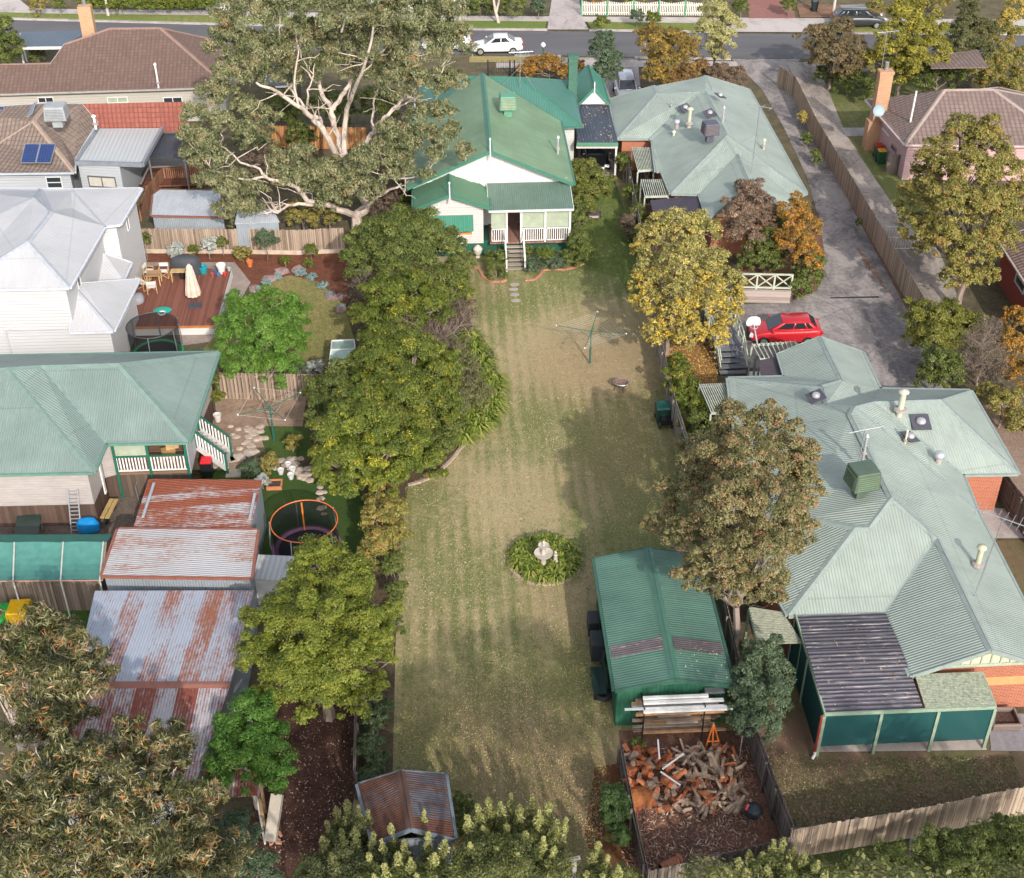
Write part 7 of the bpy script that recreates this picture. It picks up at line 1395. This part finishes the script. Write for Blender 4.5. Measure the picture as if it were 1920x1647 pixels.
tree('hedge_shrub','loose dark hedge shrub along the lawn, upper of two below the hedge row','hedge',[(722,925,1.8,32),(735,960,1.6,32),(705,975,1.8,34),(718,1020,1.6,38),(740,1000,1.2,26),(700,1040,1.4,34)],MIXR,leafpx=5.8,tr=.08,bk=GREYTW)
tree('hedge_shrub','low hedge shrub squeezed between the lawn and the large lime tree','hedge',[(735,1060,1.2,26),(742,1110,1.0,22),(740,1170,.9,22)],DKG,leafpx=5.8,tr=.07,bk=GREYTW)
tree('broadleaf_tree','large yellow green tree over the sheds left of the lower lawn','tree',[(600,1060,4.6,58),(650,1100,4.8,62),(560,1120,4.6,60),(520,1180,4.4,62),(600,1180,5.2,70),(680,1180,4.4,62),(490,1240,4.0,55),(560,1260,4.6,62),(640,1260,4.6,66),(700,1240,3.8,48),(610,1310,3.6,52),(680,1310,3.4,42),(530,1290,3.6,42)],LIME,leafpx=6.6,tr=.26,bk=GREYTW,twigs=7)
tree('round_tree','bright green dense tree beside the rusted lean-to','tree',[(470,1345,3.6,52),(430,1390,3.2,48),(500,1400,3.4,55),(460,1440,3.0,58),(520,1450,2.6,42),(410,1440,2.6,36)],leafmat(pal((.03,.08,.012),(.06,.15,.02),(.10,.21,.03),(.15,.27,.05)),.35),leafpx=6.2,tr=.16,clump=.24,bk=bark((.5,.45,.4),(.25,.2,.18)))
tree('round_tree','bright green rounded tree on the lawn beside the timber deck','tree',[(455,590,3.4,42),(510,580,3.6,42),(545,600,3.0,38),(445,640,3.2,42),(500,635,3.8,52),(540,650,2.8,40),(460,680,2.6,40),(520,690,2.4,38),(430,610,2.8,28)],BRG,leafpx=5.4,tr=.16,clump=.25)
YG2=leafmat(pal((.07,.07,.02),(.19,.18,.05),(.34,.31,.10),(.46,.40,.13),yel=(.62,.42,.06),yf=.86),.3)
yt=tree('autumn_tree','golden yellow tree leaning over the right fence of the main lawn','tree',[(1270,430,5.0,46),(1225,445,4.6,38),(1320,440,4.6,40),(1215,500,4.4,34),(1270,500,5.2,50),(1330,500,4.6,44),(1370,530,4.0,30),(1270,560,4.4,42)],YG2,base=(1250,665),leafpx=6.4,tr=.17,clump=.17,cover=.85,tuft=.5,bk=GREYTW,droop=.5,twigs=6)
yt['_o']=tuple(yt.location)
crown(yt,[PB(*q) for q in ((1205,530,4.2,30),(1240,520,4.6,26),(1330,540,4.4,34),(1215,570,4.0,34),(1270,590,4.2,40),(1325,580,4.2,38),(1365,590,3.6,30),(1230,625,3.4,32),(1290,625,3.6,36),(1345,630,3.2,30),(1200,470,4.2,20),(1380,560,3.6,22))],YEL,leafpx=6.4,clump=.17,cover=.85,droop=.5)
tree('broadleaf_tree','large bronze green tree overhanging the green shed and the pale roof','tree',[(1380,800,7.9,50),(1440,810,7.9,55),(1330,860,7.2,60),(1400,870,8.7,70),(1470,860,7.9,58),(1500,910,7.2,52),(1300,930,6.7,58),(1370,950,8.2,75),(1450,960,8.2,72),(1290,1010,6.1,55),(1350,1040,6.9,65),(1430,1040,7.2,66),(1490,990,6.7,48),(1250,985,5.6,36),(1310,1085,5.4,40),(1380,1100,5.9,48),(1440,1105,5.9,40),(1510,850,7.2,34),(1300,850,6.4,32),(1225,985,5.4,22)],BRN,base=(1372,1275),leafpx=6.4,tr=.17,clump=.16,cover=1.12,tuft=.5,bk=GREYTW,droop=.3,twigs=7)
tree('leafy_shrub','blue green leafy shrub between the green shed and the shade verandah','shrub',[(1430,1240,2.6,45),(1400,1280,2.4,40),(1440,1310,2.2,48),(1420,1360,1.6,45),(1460,1270,2.0,34),(1395,1340,1.6,34)],BLUG,leafpx=6.4,tr=.1,bk=GREYTW)
tree('autumn_tree','tall mottled green and red tree in front of the pink house','tree',[(1800,260,6.5,50),(1850,280,6.2,52),(1760,310,6.0,48),(1820,330,6.6,58),(1880,330,6.0,50),(1730,370,5.0,45),(1790,390,6.0,58),(1860,400,5.8,56),(1910,380,5.2,40),(1720,430,4.2,40),(1770,460,4.6,48),(1830,470,4.6,45),(1790,520,3.6,34),(1740,340,5.0,36),(1850,520,3.0,24),(1880,450,4.6,36)],MIXR,base=(1795,590),leafpx=6.2,tr=.22,clump=.17,cover=1.3,bk=GREYTW,tuft=.4,twigs=6)
tree('round_shrub','dense olive domed shrub at the end of the long driveway fence','shrub',[(1730,600,1.8,42),(1775,600,2.0,45),(1810,620,1.8,40),(1755,640,1.8,42),(1715,630,1.4,26)],leafmat(pal((.06,.07,.01),(.13,.14,.02),(.20,.20,.035),(.27,.26,.06)),.3),leafpx=5.2,tr=.1,bk=GREYTW,clump=.22)
tree('round_shrub','lower glossy green shrub between the olive dome and the large pale roof','shrub',[(1755,680,1.8,36),(1780,700,1.6,34),(1740,705,1.2,26)],DKG,leafpx=5.4,tr=.09,bk=GREYTW)
tree('bare_shrub','leafless brown twiggy shrub against the red brick wall','shrub',[(1840,650,2.2,42),(1860,690,1.8,38),(1825,690,1.8,32),(1850,620,2.4,28)],RUS,bk=GREYTW,tr=.08,bare=24,cover=.06,leafpx=4)
tree('autumn_shrub','vivid orange shrub at the right edge below the red brick house','shrub',[(1905,600,2.2,26),(1900,645,2.2,30),(1915,700,1.8,32),(1895,690,1.4,22)],ORG,leafpx=5.6,tr=.08,bk=GREYTW)
tree('leafy_shrub','brown green rambling shrub above the far right patio','shrub',[(1880,760,1.4,36),(1910,790,1.2,32),(1850,740,1.2,24)],MIXR,leafpx=5,tr=.07,bk=GREYTW)
tree('leafy_tree','reddish purple loose tree beside the far pale green roof','tree',[(1405,365,3.6,30),(1385,400,3.4,34),(1425,390,3.4,32),(1400,440,2.8,36),(1430,420,2.8,26)],leafmat(pal((.08,.06,.035),(.17,.11,.08),(.24,.16,.11),(.26,.22,.12)),.25),leafpx=4.8,tr=.1,bk=GREYTW,cover=1.2)
tree('autumn_tree','orange flecked small tree at the bend of the long driveway','tree',[(1490,400,3.6,32),(1515,430,3.2,30),(1490,455,3.2,36),(1510,480,2.6,32)],ORG,leafpx=5,tr=.12,bk=GREYTW)
tree('leafy_shrub','green ivy like shrub spilling beside the driveway bend','shrub',[(1515,515,1.2,32),(1500,540,.8,26),(1530,490,1.2,20)],DKG,leafpx=5,tr=.07,bk=GREYTW)
tree('leafy_shrub','deep green shrub mass behind the cross braced railing','shrub',[(1430,470,2.0,38),(1450,490,1.4,30),(1410,490,1.4,26),(1465,430,2.0,24)],DKG,leafpx=5,tr=.08,bk=GREYTW)
tree('leafy_shrub','green and yellow bush below the right fence under the yellow tree','shrub',[(1275,705,1.6,30),(1285,740,1.4,32),(1300,770,1.2,34),(1270,680,1.2,20)],YGR,leafpx=5.4,tr=.08,bk=GREYTW)
tree('leafy_shrub','low green bush hidden between the fence and the bronze tree','shrub',[(1310,800,1.2,32),(1330,830,1.0,30),(1290,830,1.0,22)],DKG,leafpx=5.4,tr=.08,bk=GREYTW)
tree('round_shrub','domed olive green shrub beside the right wall of the white house','shrub',[(1095,330,2.2,34),(1115,345,2.2,34),(1095,365,1.8,32),(1125,360,1.6,24),(1085,345,1.8,24)],leafmat(pal((.05,.07,.012),(.11,.13,.025),(.17,.18,.035),(.25,.22,.06)),.3),leafpx=4.8,tr=.1,bk=GREYTW,clump=.22)
tree('leafy_shrub','tall green shrub against the verandah corner','shrub',[(1085,415,1.6,22),(1085,450,1.4,24),(1095,475,.9,22),(1080,390,1.8,18)],DKG,leafpx=4.8,tr=.07,bk=GREYTW)
for i,(x,y,r,h,mt,l) in enumerate(((932,487,21,.7,DKG,'round clipped bush immediately left of the back stairs'),(930,508,22,.4,DKG,'low flowering mound at the front of the bed left of the stairs'),(868,478,16,.9,DKG,'small green bush in the bed by the house corner'),(1025,475,15,1.0,YGR,'small crooked green bush in front of the verandah base'),(992,470,10,.9,YGR,'little bush close to the right handrail'),(1040,492,20,.4,BLUG,'grey green groundcover mound under the verandah'),(1000,500,20,.35,BLUG,'flowering groundcover mound beside the stairs foot'),(1065,485,18,.5,DKG,'dark low bush at the right end of the verandah bed'))):
    tree('garden_shrub',l,'shrub',[(x,y,h,r)],mt,leafpx=4.2,tr=.04,bk=GREYTW,twigs=3)
for i,(x,y,r,h,mt,l) in enumerate(((330,470,18,.7,SILV,'silver leaved bush by the paling fence, nearest the covered barbecue'),(390,462,17,.9,SILV,'silver leaved bush by the paling fence, right of the covered barbecue'),(416,455,14,.9,DKG,'dark green bush right of the silver leaved bushes'),(362,470,12,.6,YGR,'small green bush between the two silver leaved bushes'),(498,450,22,1.4,BLUG,'spindly shrub in the red mulch before the paling fence'),(583,470,14,1.0,YGR,'small shrub with yellow tips in the red mulch'),(535,490,12,.4,YGR,'low green tuft left of the yellow tipped shrub'),(578,495,12,.3,YGR,'low grassy tuft below the yellow tipped shrub'),(270,450,16,1.4,DKG,'slim shrub against the end of the paling fence'),(455,478,18,.5,MIXR,'straggly low shrub beside the orange pot'),(590,690,18,.8,SILV,'pale silver shrub beside the glass cold frame'),(560,690,18,1.2,BLUG,'wispy shrub between the bright green tree and the cold frame'),
  (395,710,18,1.6,DKG,'climber clump at the corner of the left green roof'),(402,745,16,1.2,YGR,'banana leaved clump beside the left stairs'),(470,880,22,.5,BLUG,'grey green herb mound above the striped rust roof'),(505,870,20,.5,MIXR,'weedy mound beside the stone path'),(548,832,18,.5,MIXR,'small orange tinged shrub in front of the hedge trees'),(492,905,16,.4,SILV,'silvery herb tuft at the corner of the striped rust roof'))):
    tree('garden_shrub',l,'shrub',[(x,y,h,r)],mt,leafpx=4.4,tr=.04,bk=GREYTW,twigs=3)
# succulent band
for (x,y,r) in ((482,540,10),(500,530,11),(520,520,11),(565,512,13),(585,520,13),(605,535,13),(620,552,12),(640,575,10)):
    tree('succulent_clump','blue grey succulent clump in the band curving around the round lawn','plant',[(x,y,.15,r,1,.5)],leafmat(pal((.10,.17,.17),(.2,.30,.30),(.32,.42,.40)),.1),group='blue succulent clumps by the round lawn',leafpx=4,tr=.02,twigs=1,bk=GREYTW)
# along the street
tree('street_tree','orange bronze tall tree behind the far pale green roof, left of the pale yellow tree','tree',[(1225,85,4.4,34),(1265,80,4.6,34),(1245,115,3.8,36),(1290,105,4.0,28),(1215,70,4.2,24),(1230,140,3.0,24)],ORG if False else leafmat(pal((.09,.075,.02),(.20,.15,.035),(.32,.20,.05),yel=(.5,.3,.04),yf=.85),.3),leafpx=4.6,tr=.14,bk=GREYTW)
tree('street_tree','pale cream yellow loose tree by the street','tree',[(1345,35,5.0,30),(1325,65,4.6,32),(1355,80,4.2,30),(1335,20,5.0,24),(1370,50,4.2,24),(1345,100,3.0,18)],PALE,leafpx=4.4,tr=.12,cover=1.1,bk=GREYTW,clump=.24)
tree('street_tree','slender grey green tree beside the silver suv','tree',[(1135,75,4.2,20),(1130,100,3.6,26),(1145,120,3.0,28),(1130,140,2.2,28),(1120,85,3.8,16)],BLUG,leafpx=4.4,tr=.1,bk=GREYTW)
tree('hedge_shrub','rusty orange hedge shrub behind the far pale green roof','hedge',[(1285,145,1.6,28),(1255,155,1.6,26),(1310,130,1.6,24)],leafmat(pal((.10,.07,.03),(.2,.13,.05),(.32,.18,.06),(.36,.24,.08)),.3),leafpx=4.4,tr=.07,bk=GREYTW)
tree('hedge_shrub','brown purple twiggy shrub right of the rusty hedge','hedge',[(1350,145,1.4,28),(1380,150,1.2,24)],leafmat(pal((.09,.06,.04),(.18,.12,.08),(.25,.17,.11)),.2),leafpx=4,tr=.06,bare=8,bk=GREYTW)
tree('hedge_shrub','orange autumn hedge behind the teal roof of the white house','hedge',[(1000,125,1.3,22),(1030,120,1.5,22),(1055,135,1.2,20),(985,135,1.0,18),(1085,130,1.0,18)],ORG,leafpx=4.2,tr=.06,bk=GREYTW)
tree('street_tree','dark bronze spreading tree at the corner of the neighbour driveway','tree',[(1530,75,3.6,34),(1570,70,3.8,38),(1560,105,3.2,38),(1600,100,3.4,34),(1540,110,2.6,28),(1590,130,2.4,28)],leafmat(pal((.06,.06,.025),(.13,.11,.05),(.2,.14,.07),(.28,.2,.11)),.25),leafpx=4.6,tr=.16,bk=GREYTW)
tree('street_tree','tall golden green tree behind the pink house chimney','tree',[(1690,50,5.2,40),(1730,60,5.0,40),(1670,95,4.2,38),(1715,110,4.2,42),(1750,95,4.2,34),(1640,120,3.0,30),(1680,145,2.6,34),(1705,20,5.4,32)],YEL if False else leafmat(pal((.10,.10,.015),(.20,.19,.03),(.34,.30,.05),yel=(.5,.42,.05),yf=.8),.35),leafpx=4.8,tr=.18,bk=GREYTW)
tree('street_tree','dark green conical tree behind the tiled roof of the pink house','tree',[(1815,20,5.4,24),(1810,50,4.6,30),(1840,65,4.0,30),(1800,85,3.6,34),(1835,100,3.0,32),(1780,110,2.8,28)],BLUG if False else leafmat(pal((.035,.05,.02),(.08,.09,.03),(.13,.13,.05),(.2,.17,.07)),.25),leafpx=4.6,tr=.16,bk=GREYTW)
tree('leafy_shrub','brown green mixed hedge at the upper right edge of the picture','hedge',[(1850,125,2.0,30),(1885,120,2.2,30),(1915,110,2.4,26),(1870,90,2.4,24),(1915,150,1.8,24)],MIXR,leafpx=4.6,tr=.08,bk=GREYTW)
tree('street_tree','small yellow tree at the top right corner','tree',[(1905,15,4.0,24),(1890,30,3.6,16)],YEL,leafpx=4.6,tr=.07,bk=GREYTW)
tree('round_tree','dark glossy green tree at the top left edge','tree',[(5,60,3.6,32),(15,90,3.0,28),(0,110,2.2,26),(-15,75,3.4,30)],DKG,leafpx=4.8,tr=.14,bk=GREYTW)
tree('leafy_tree','olive green filler tree between the golden tree and the tiled roof','tree',[(1760,130,2.6,30),(1790,140,2.2,28),(1730,150,2.0,26)],DKG,leafpx=4.8,tr=.1,bk=GREYTW)
tree('leafy_shrub','yellow brown shrub mass behind the rear tiled roof','shrub',[(1860,150,1.8,30),(1900,170,1.8,28),(1835,135,2.0,28),(1880,60,2.4,28),(1850,60,2.2,24)],MIXR,leafpx=4.8,tr=.08,bk=GREYTW)
tree('leafy_shrub','green undergrowth below the bronze tree at the driveway corner','shrub',[(1575,150,1.0,24),(1605,155,1.2,24),(1545,140,1.0,20),(1640,170,1.4,24)],DKG,leafpx=4.6,tr=.06,bk=GREYTW)
tree('leafy_shrub','small bush inside the frame of the grey carport','shrub',[(70,105,1.0,18)],DKG,leafpx=4.4,tr=.05,bk=GREYTW)
tree('leafy_shrub','bright lime cone bush in front of the cream wall','shrub',[(127,187,.9,12)],BRG,leafpx=4.4,tr=.04,bk=GREYTW)
for i in range(12): x=160+i*21; tree('hedge_shrub','section of the clipped green hedge along the far footpath','hedge',[(x,8,1.0,15),(x+9,6,1.0,14)],YGR,leafpx=4,tr=.04,bk=GREYTW,group='clipped hedge across the street',twigs=1)
for i,(x,y,r,mt,l) in enumerate(((70,10,18,MIXR,'brown green bush across the street near the top left corner'),(110,8,14,YGR,'yellow green bush across the street left of the clipped hedge'),(900,10,30,DKG,'dark shrub mass across the street left of the white trunked gum'),(960,12,26,DKG,'dark shrub mass across the street right of the white trunked gum'),(1010,15,18,BLUG,'grey green bush beside the far concrete driveway'),(1128,42,14,YGR,'lime bush on the far verge'),(1195,30,14,BLUG,'conical bush on the far verge in front of the cream picket fence'),(1225,38,16,YGR,'yellow green bush on the far verge beside the conical one'),(1110,-5,20,ORG,'orange flowering bush behind the cream picket fence'),(1190,-6,22,YGR,'green bush behind the middle of the cream picket fence'),(1270,-4,22,DKG,'dark bush behind the right part of the cream picket fence'),(1480,10,16,DKG,'dark bush left of the red driveway bin'),(1390,15,18,DKG,'dark bush left of the red driveway'),(1640,15,20,MIXR,'rusty bush at the top beside the golden tree'),(1760,5,24,MIXR,'brown bush at the top between the golden and dark trees'),(740,-8,30,DKG,'dark shrub at the top edge behind the gum crown'))):
    tree('garden_shrub',l,'shrub',[(x,y,1.1,r)],mt,leafpx=4,tr=.05,bk=GREYTW,twigs=2)
t=thing('gum_tree',W(935,44),'white trunked young gum on the far verge','tree'); b=W(935,44); m=MB(); m.tube([b,b+V3((-.3,0,1.2)),b+V3((-.9,.3,5))],[.16,.12,.07]); m.tube([b+V3((-.2,0,1.0)),b+V3((.3,.2,3)),b+V3((.5,.3,5.5))],[.11,.09,.06]); m.build('trunk',PINKB,t,smooth=True); crown(t,[(b+V3((-.6,.5,7.0)),1.8,1.8,1.4),(b+V3((.8,.5,7.6)),1.8,1.8,1.5)],GUM,leafpx=4,cover=1.0)
# shrubs around the gum base, between sheds and fences
for i,(x,y,h,r,mt,l) in enumerate(((470,260,2.6,40,GUM,'loose grey green shrub left of the gum forks'),(560,250,1.6,26,DKG,'dark shrub in front of the orange brown fence'),(530,200,2.6,34,DKG,'dense dark green tree behind the orange brown fence'),(620,200,2.6,40,DKG,'dark green tree behind the gum forks'),(700,200,2.8,40,DKG,'dark green tree between the gum and the white house'),(760,300,2.0,36,DKG,'dark bush at the left wall of the white house'),(500,310,1.4,34,RUS,'purple brown bush below the left gum limb'),(560,400,1.4,28,MIXR,'brown tinted bush behind the paling fence under the gum'),(610,400,1.2,26,MIXR,'mottled bush behind the paling fence at the gum foot'),(720,380,1.8,34,RUS,'brown twiggy bush right of the gum foot'),(760,370,1.8,30,DKG,'green bush between the gum and the white house corner'),(440,420,1.2,16,GUM,'drooping grey green spray over the paling fence'))):
    tree('leafy_shrub',l,'shrub',[(x,y,h,r),(x+r*.6,y+r*.3,h*.8,r*.7)],mt,leafpx=4.6,tr=.08,bk=GREYTW)
# strip right of the main lawn fence (far end)
for i,(x,y,h,r,mt,l) in enumerate(((1168,300,1.6,16,DKG,'bright green shrub at the carport corner of the side fence'),(1185,360,1.2,16,YGR,'yellow tipped shrub along the side fence'),(1195,400,1.2,20,DKG,'green shrub by the side fence near the dark verandah roof'),(1178,420,1.2,20,RUS,'purple leaved bush at the top of the yellow tree'),(1200,440,1.0,16,DKG,'small green bush at the foot of the purple one'))):
    tree('leafy_shrub',l,'shrub',[(x,y,h,r),(x+6,y+14,h*.7,r*.8)],mt,leafpx=4.8,tr=.06,bk=GREYTW)
for i,(x,y,h,r) in enumerate(((1504,222,.9,12),(1512,262,.6,13),(1527,290,.7,10),(1533,302,.6,10),(1610,418,.7,8))): tree('leafy_shrub','small green bush on the driveway side of the long brown fence','shrub',[(x,y,h,r,1,1.3)],(YEL if i==0 else DKG),leafpx=4.4,tr=.04,bk=GREYTW,twigs=2,group='bushes along the long driveway fence')
# ivy and palms on the lower left boundary
tree('ivy_hedge','dark ivy mass climbing the fence left of the lower lawn','hedge',[(690,1310,1.0,28),(700,1350,1.0,28),(690,1400,1.0,28),(705,1430,.8,26),(690,1460,.9,26),(715,1480,.5,20),(712,1330,.8,26)],leafmat(pal((.025,.045,.015),(.05,.085,.03),(.09,.13,.05),(.16,.18,.1)),.2),leafpx=6,tr=.06,bk=GREYTW)
tree('conifer_shrub','dark green fern like conifer at the corner of the woodpile fence','shrub',[(1150,1495,1.4,30),(1155,1530,1.0,32),(1160,1570,.7,26),(1145,1515,.8,24)],leafmat(pal((.02,.045,.012),(.04,.085,.02),(.07,.12,.03),(.1,.15,.05)),.2),leafpx=6,shape=.25,tr=.07,bk=GREYTW)
tree('leafy_shrub','dark green bush at the right side of the rusted gabled shed','shrub',[(865,1510,.8,24),(870,1550,.8,26)],DKG,leafpx=6,tr=.06,bk=GREYTW)
tree('leafy_shrub','weedy green tuft at the foot of the timber racks','shrub',[(1192,1392,.35,12),(1205,1398,.3,10)],DKG,leafpx=5.4,tr=.03,bk=GREYTW,twigs=1)
# ============ foreground gums, bottom left
def gumfg(label,blobs,base,**k): tree('gum_tree',label,'tree',blobs,GUMR,base=base,leafpx=k.pop('leafpx',21),shape=.17,curve=.25,droop=.5,cover=1.0,clump=.27,hollow=.25,sat=3,tr=.22,bk=PINKB,twigs=8,**k)
gumfg('foreground gum at the left edge with orange tinged leaves over the rusty roofs',[(60,1190,5.5,60),(130,1230,5.5,58),(20,1260,5.5,62),(90,1300,6,70),(160,1290,5.5,55),(50,1370,6,62),(130,1350,5.5,45),(180,1240,5,36),(-20,1200,5,50),(110,1180,5,40)],(40,1560))
gumfg('broad foreground gum filling the bottom left corner',[(60,1460,7,72),(150,1430,7,68),(230,1410,6.5,60),(300,1420,6,58),(210,1490,7.2,78),(320,1490,6.5,64),(120,1540,7,82),(260,1570,7.2,84),(350,1560,6.2,62),(40,1610,6.5,80),(160,1640,7,84),(290,1650,7,84),(390,1630,6,62),(440,1600,5,44),(330,1380,5.5,36),(380,1500,5.5,42),(60,1540,6,60),(10,1500,6,50)],(200,1750))
tree('leafy_shrub','dark blue green shrub at the bottom edge beside the foreground gum','shrub',[(450,1590,3.2,52),(420,1640,3.0,60),(490,1640,2.6,45),(440,1550,2.4,34)],BLUG,leafpx=6.5,tr=.1,bk=GREYTW)
def fresh(label,blobs,name='willowy_shrub',mat=None,**k): tree(name,label,'shrub',blobs,mat or FRESH,leafpx=k.pop('leafpx',7.5),shape=.32,curve=-.5,cover=1.15,clump=.3,hollow=.3,tuft=0,tr=.08,bk=GREYTW,**k)
D2=leafmat(pal((.05,.065,.02),(.12,.13,.04),(.22,.22,.08),(.34,.34,.14)),.35)

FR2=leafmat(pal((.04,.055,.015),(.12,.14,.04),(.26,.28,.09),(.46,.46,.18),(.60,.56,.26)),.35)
def spire_shrub(label,tips,low,mat,name='willowy_shrub',h1=3.3,r=.42):
    P=[W(x,y,h1*random.uniform(.9,1.05)) for x,y in tips]; c=sum(P,Vector())/len(P); root=thing(name,V3((c.x,c.y,0)),label,'shrub'); m=MB(); C=[];T=[];L=[]
    for p in P:
        rr=r*random.uniform(.75,1.2); hh=p.z; limb(m,V3((c.x+(p.x-c.x)*.6,c.y+(p.y-c.y)*.6,0)),p,.04,.012,.1,6,4); n=int(1300*rr/.42)
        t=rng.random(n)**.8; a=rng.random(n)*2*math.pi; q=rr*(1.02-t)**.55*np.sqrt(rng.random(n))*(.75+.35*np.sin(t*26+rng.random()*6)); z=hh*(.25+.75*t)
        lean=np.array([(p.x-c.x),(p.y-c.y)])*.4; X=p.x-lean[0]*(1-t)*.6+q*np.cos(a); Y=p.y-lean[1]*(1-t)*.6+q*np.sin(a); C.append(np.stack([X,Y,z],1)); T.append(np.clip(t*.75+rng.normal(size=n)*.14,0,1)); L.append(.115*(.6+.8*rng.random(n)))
    C=np.concatenate(C);T=np.concatenate(T);L=np.concatenate(L); m.build('stems',GREYTW,root,smooth=True)
    B=[PB(*b) for b in low]; C2,N2,T2,L2=cloud(B,leafpx=7.5,cover=1.2,shape=.35,clump=.3); C=np.concatenate([C,C2]);T=np.concatenate([T,T2*.5]);L=np.concatenate([L,L2]); N=np.concatenate([rng.normal(size=(len(C)-len(C2),3))+np.array([0,-.4,.5]),N2]); leaf_mesh('crown',mat,root,C,N,T,L,L*.38,-.35)
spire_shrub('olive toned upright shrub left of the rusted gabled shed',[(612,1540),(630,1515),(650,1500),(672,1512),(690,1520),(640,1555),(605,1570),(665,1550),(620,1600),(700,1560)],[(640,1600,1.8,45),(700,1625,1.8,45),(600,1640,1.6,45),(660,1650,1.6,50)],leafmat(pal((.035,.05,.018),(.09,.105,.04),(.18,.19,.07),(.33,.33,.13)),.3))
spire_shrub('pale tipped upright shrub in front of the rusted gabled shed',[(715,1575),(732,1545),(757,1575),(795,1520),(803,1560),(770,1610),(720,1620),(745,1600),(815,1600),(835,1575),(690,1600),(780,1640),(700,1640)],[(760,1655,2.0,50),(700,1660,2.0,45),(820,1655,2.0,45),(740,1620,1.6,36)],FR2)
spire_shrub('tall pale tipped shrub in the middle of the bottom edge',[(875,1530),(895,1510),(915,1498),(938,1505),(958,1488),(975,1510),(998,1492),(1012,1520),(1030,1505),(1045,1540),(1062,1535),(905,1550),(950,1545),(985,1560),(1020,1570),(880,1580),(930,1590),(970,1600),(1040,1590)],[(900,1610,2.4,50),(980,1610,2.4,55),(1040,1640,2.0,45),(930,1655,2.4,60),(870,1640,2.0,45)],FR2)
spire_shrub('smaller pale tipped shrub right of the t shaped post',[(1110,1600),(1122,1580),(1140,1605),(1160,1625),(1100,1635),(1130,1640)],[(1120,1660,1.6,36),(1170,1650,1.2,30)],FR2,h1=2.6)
spire_shrub('bright tipped shrub below the corner of the bottom right fence',[(1385,1610),(1405,1595),(1430,1600),(1452,1575),(1470,1572),(1490,1590),(1510,1600),(1535,1615),(1440,1625),(1480,1620),(1400,1630),(1360,1630),(1550,1635)],[(1440,1655,1.8,55),(1520,1655,1.6,45),(1380,1655,1.6,40)],FR2,h1=2.8)
fresh('leafy green thicket along the outside of the bottom right fence',[(1600,1640,1.2,45),(1660,1620,1.2,40),(1740,1600,1.4,45),(1790,1600,1.6,45),(1840,1590,1.8,50),(1890,1570,1.8,48),(1930,1600,1.8,50),(1700,1650,1.4,50),(1800,1650,1.6,55),(1880,1640,1.8,60)],mat=leafmat(pal((.04,.06,.012),(.09,.12,.025),(.17,.20,.05),(.3,.31,.12)),.35),name='leafy_thicket')
# trees just behind the viewpoint's lower edge whose shade falls on the lower lawn
for i,(x,Y,h,r,l) in enumerate(((-3,18,11.5,2.2,'leftmost of the tall trees just below the bottom edge'),(1.5,18,13,2.4,'tall tree just below the bottom edge, straight below the lawn'),(6,18.5,12.5,2.3,'tall tree just below the bottom edge, below the lawn right side'),(9.5,17.5,13,2.6,'tallest tree just below the bottom edge, below the woodpile yard'),(14,18.5,11,2.8,'tree just below the bottom edge, below the brick unit lawn'),(20,18.5,10.5,2.6,'rightmost tree just below the bottom edge'))):
    q=[(V3((x,Y,h)),r*.8,r*.8,r*1.0),(V3((x+1.6,Y+.3,h-1.2)),r*.6,r*.6,r*.6),(V3((x-1.7,Y,h-1.0)),r*.6,r*.6,r*.6)]
    tree('leafy_tree',l,'tree',q,D2,leafpx=16,tr=.2,bk=GREYTW,cover=.5,clump=.3)
print('LEAVES',NLEAF[0],'OBJECTS',len(bpy.data.objects))
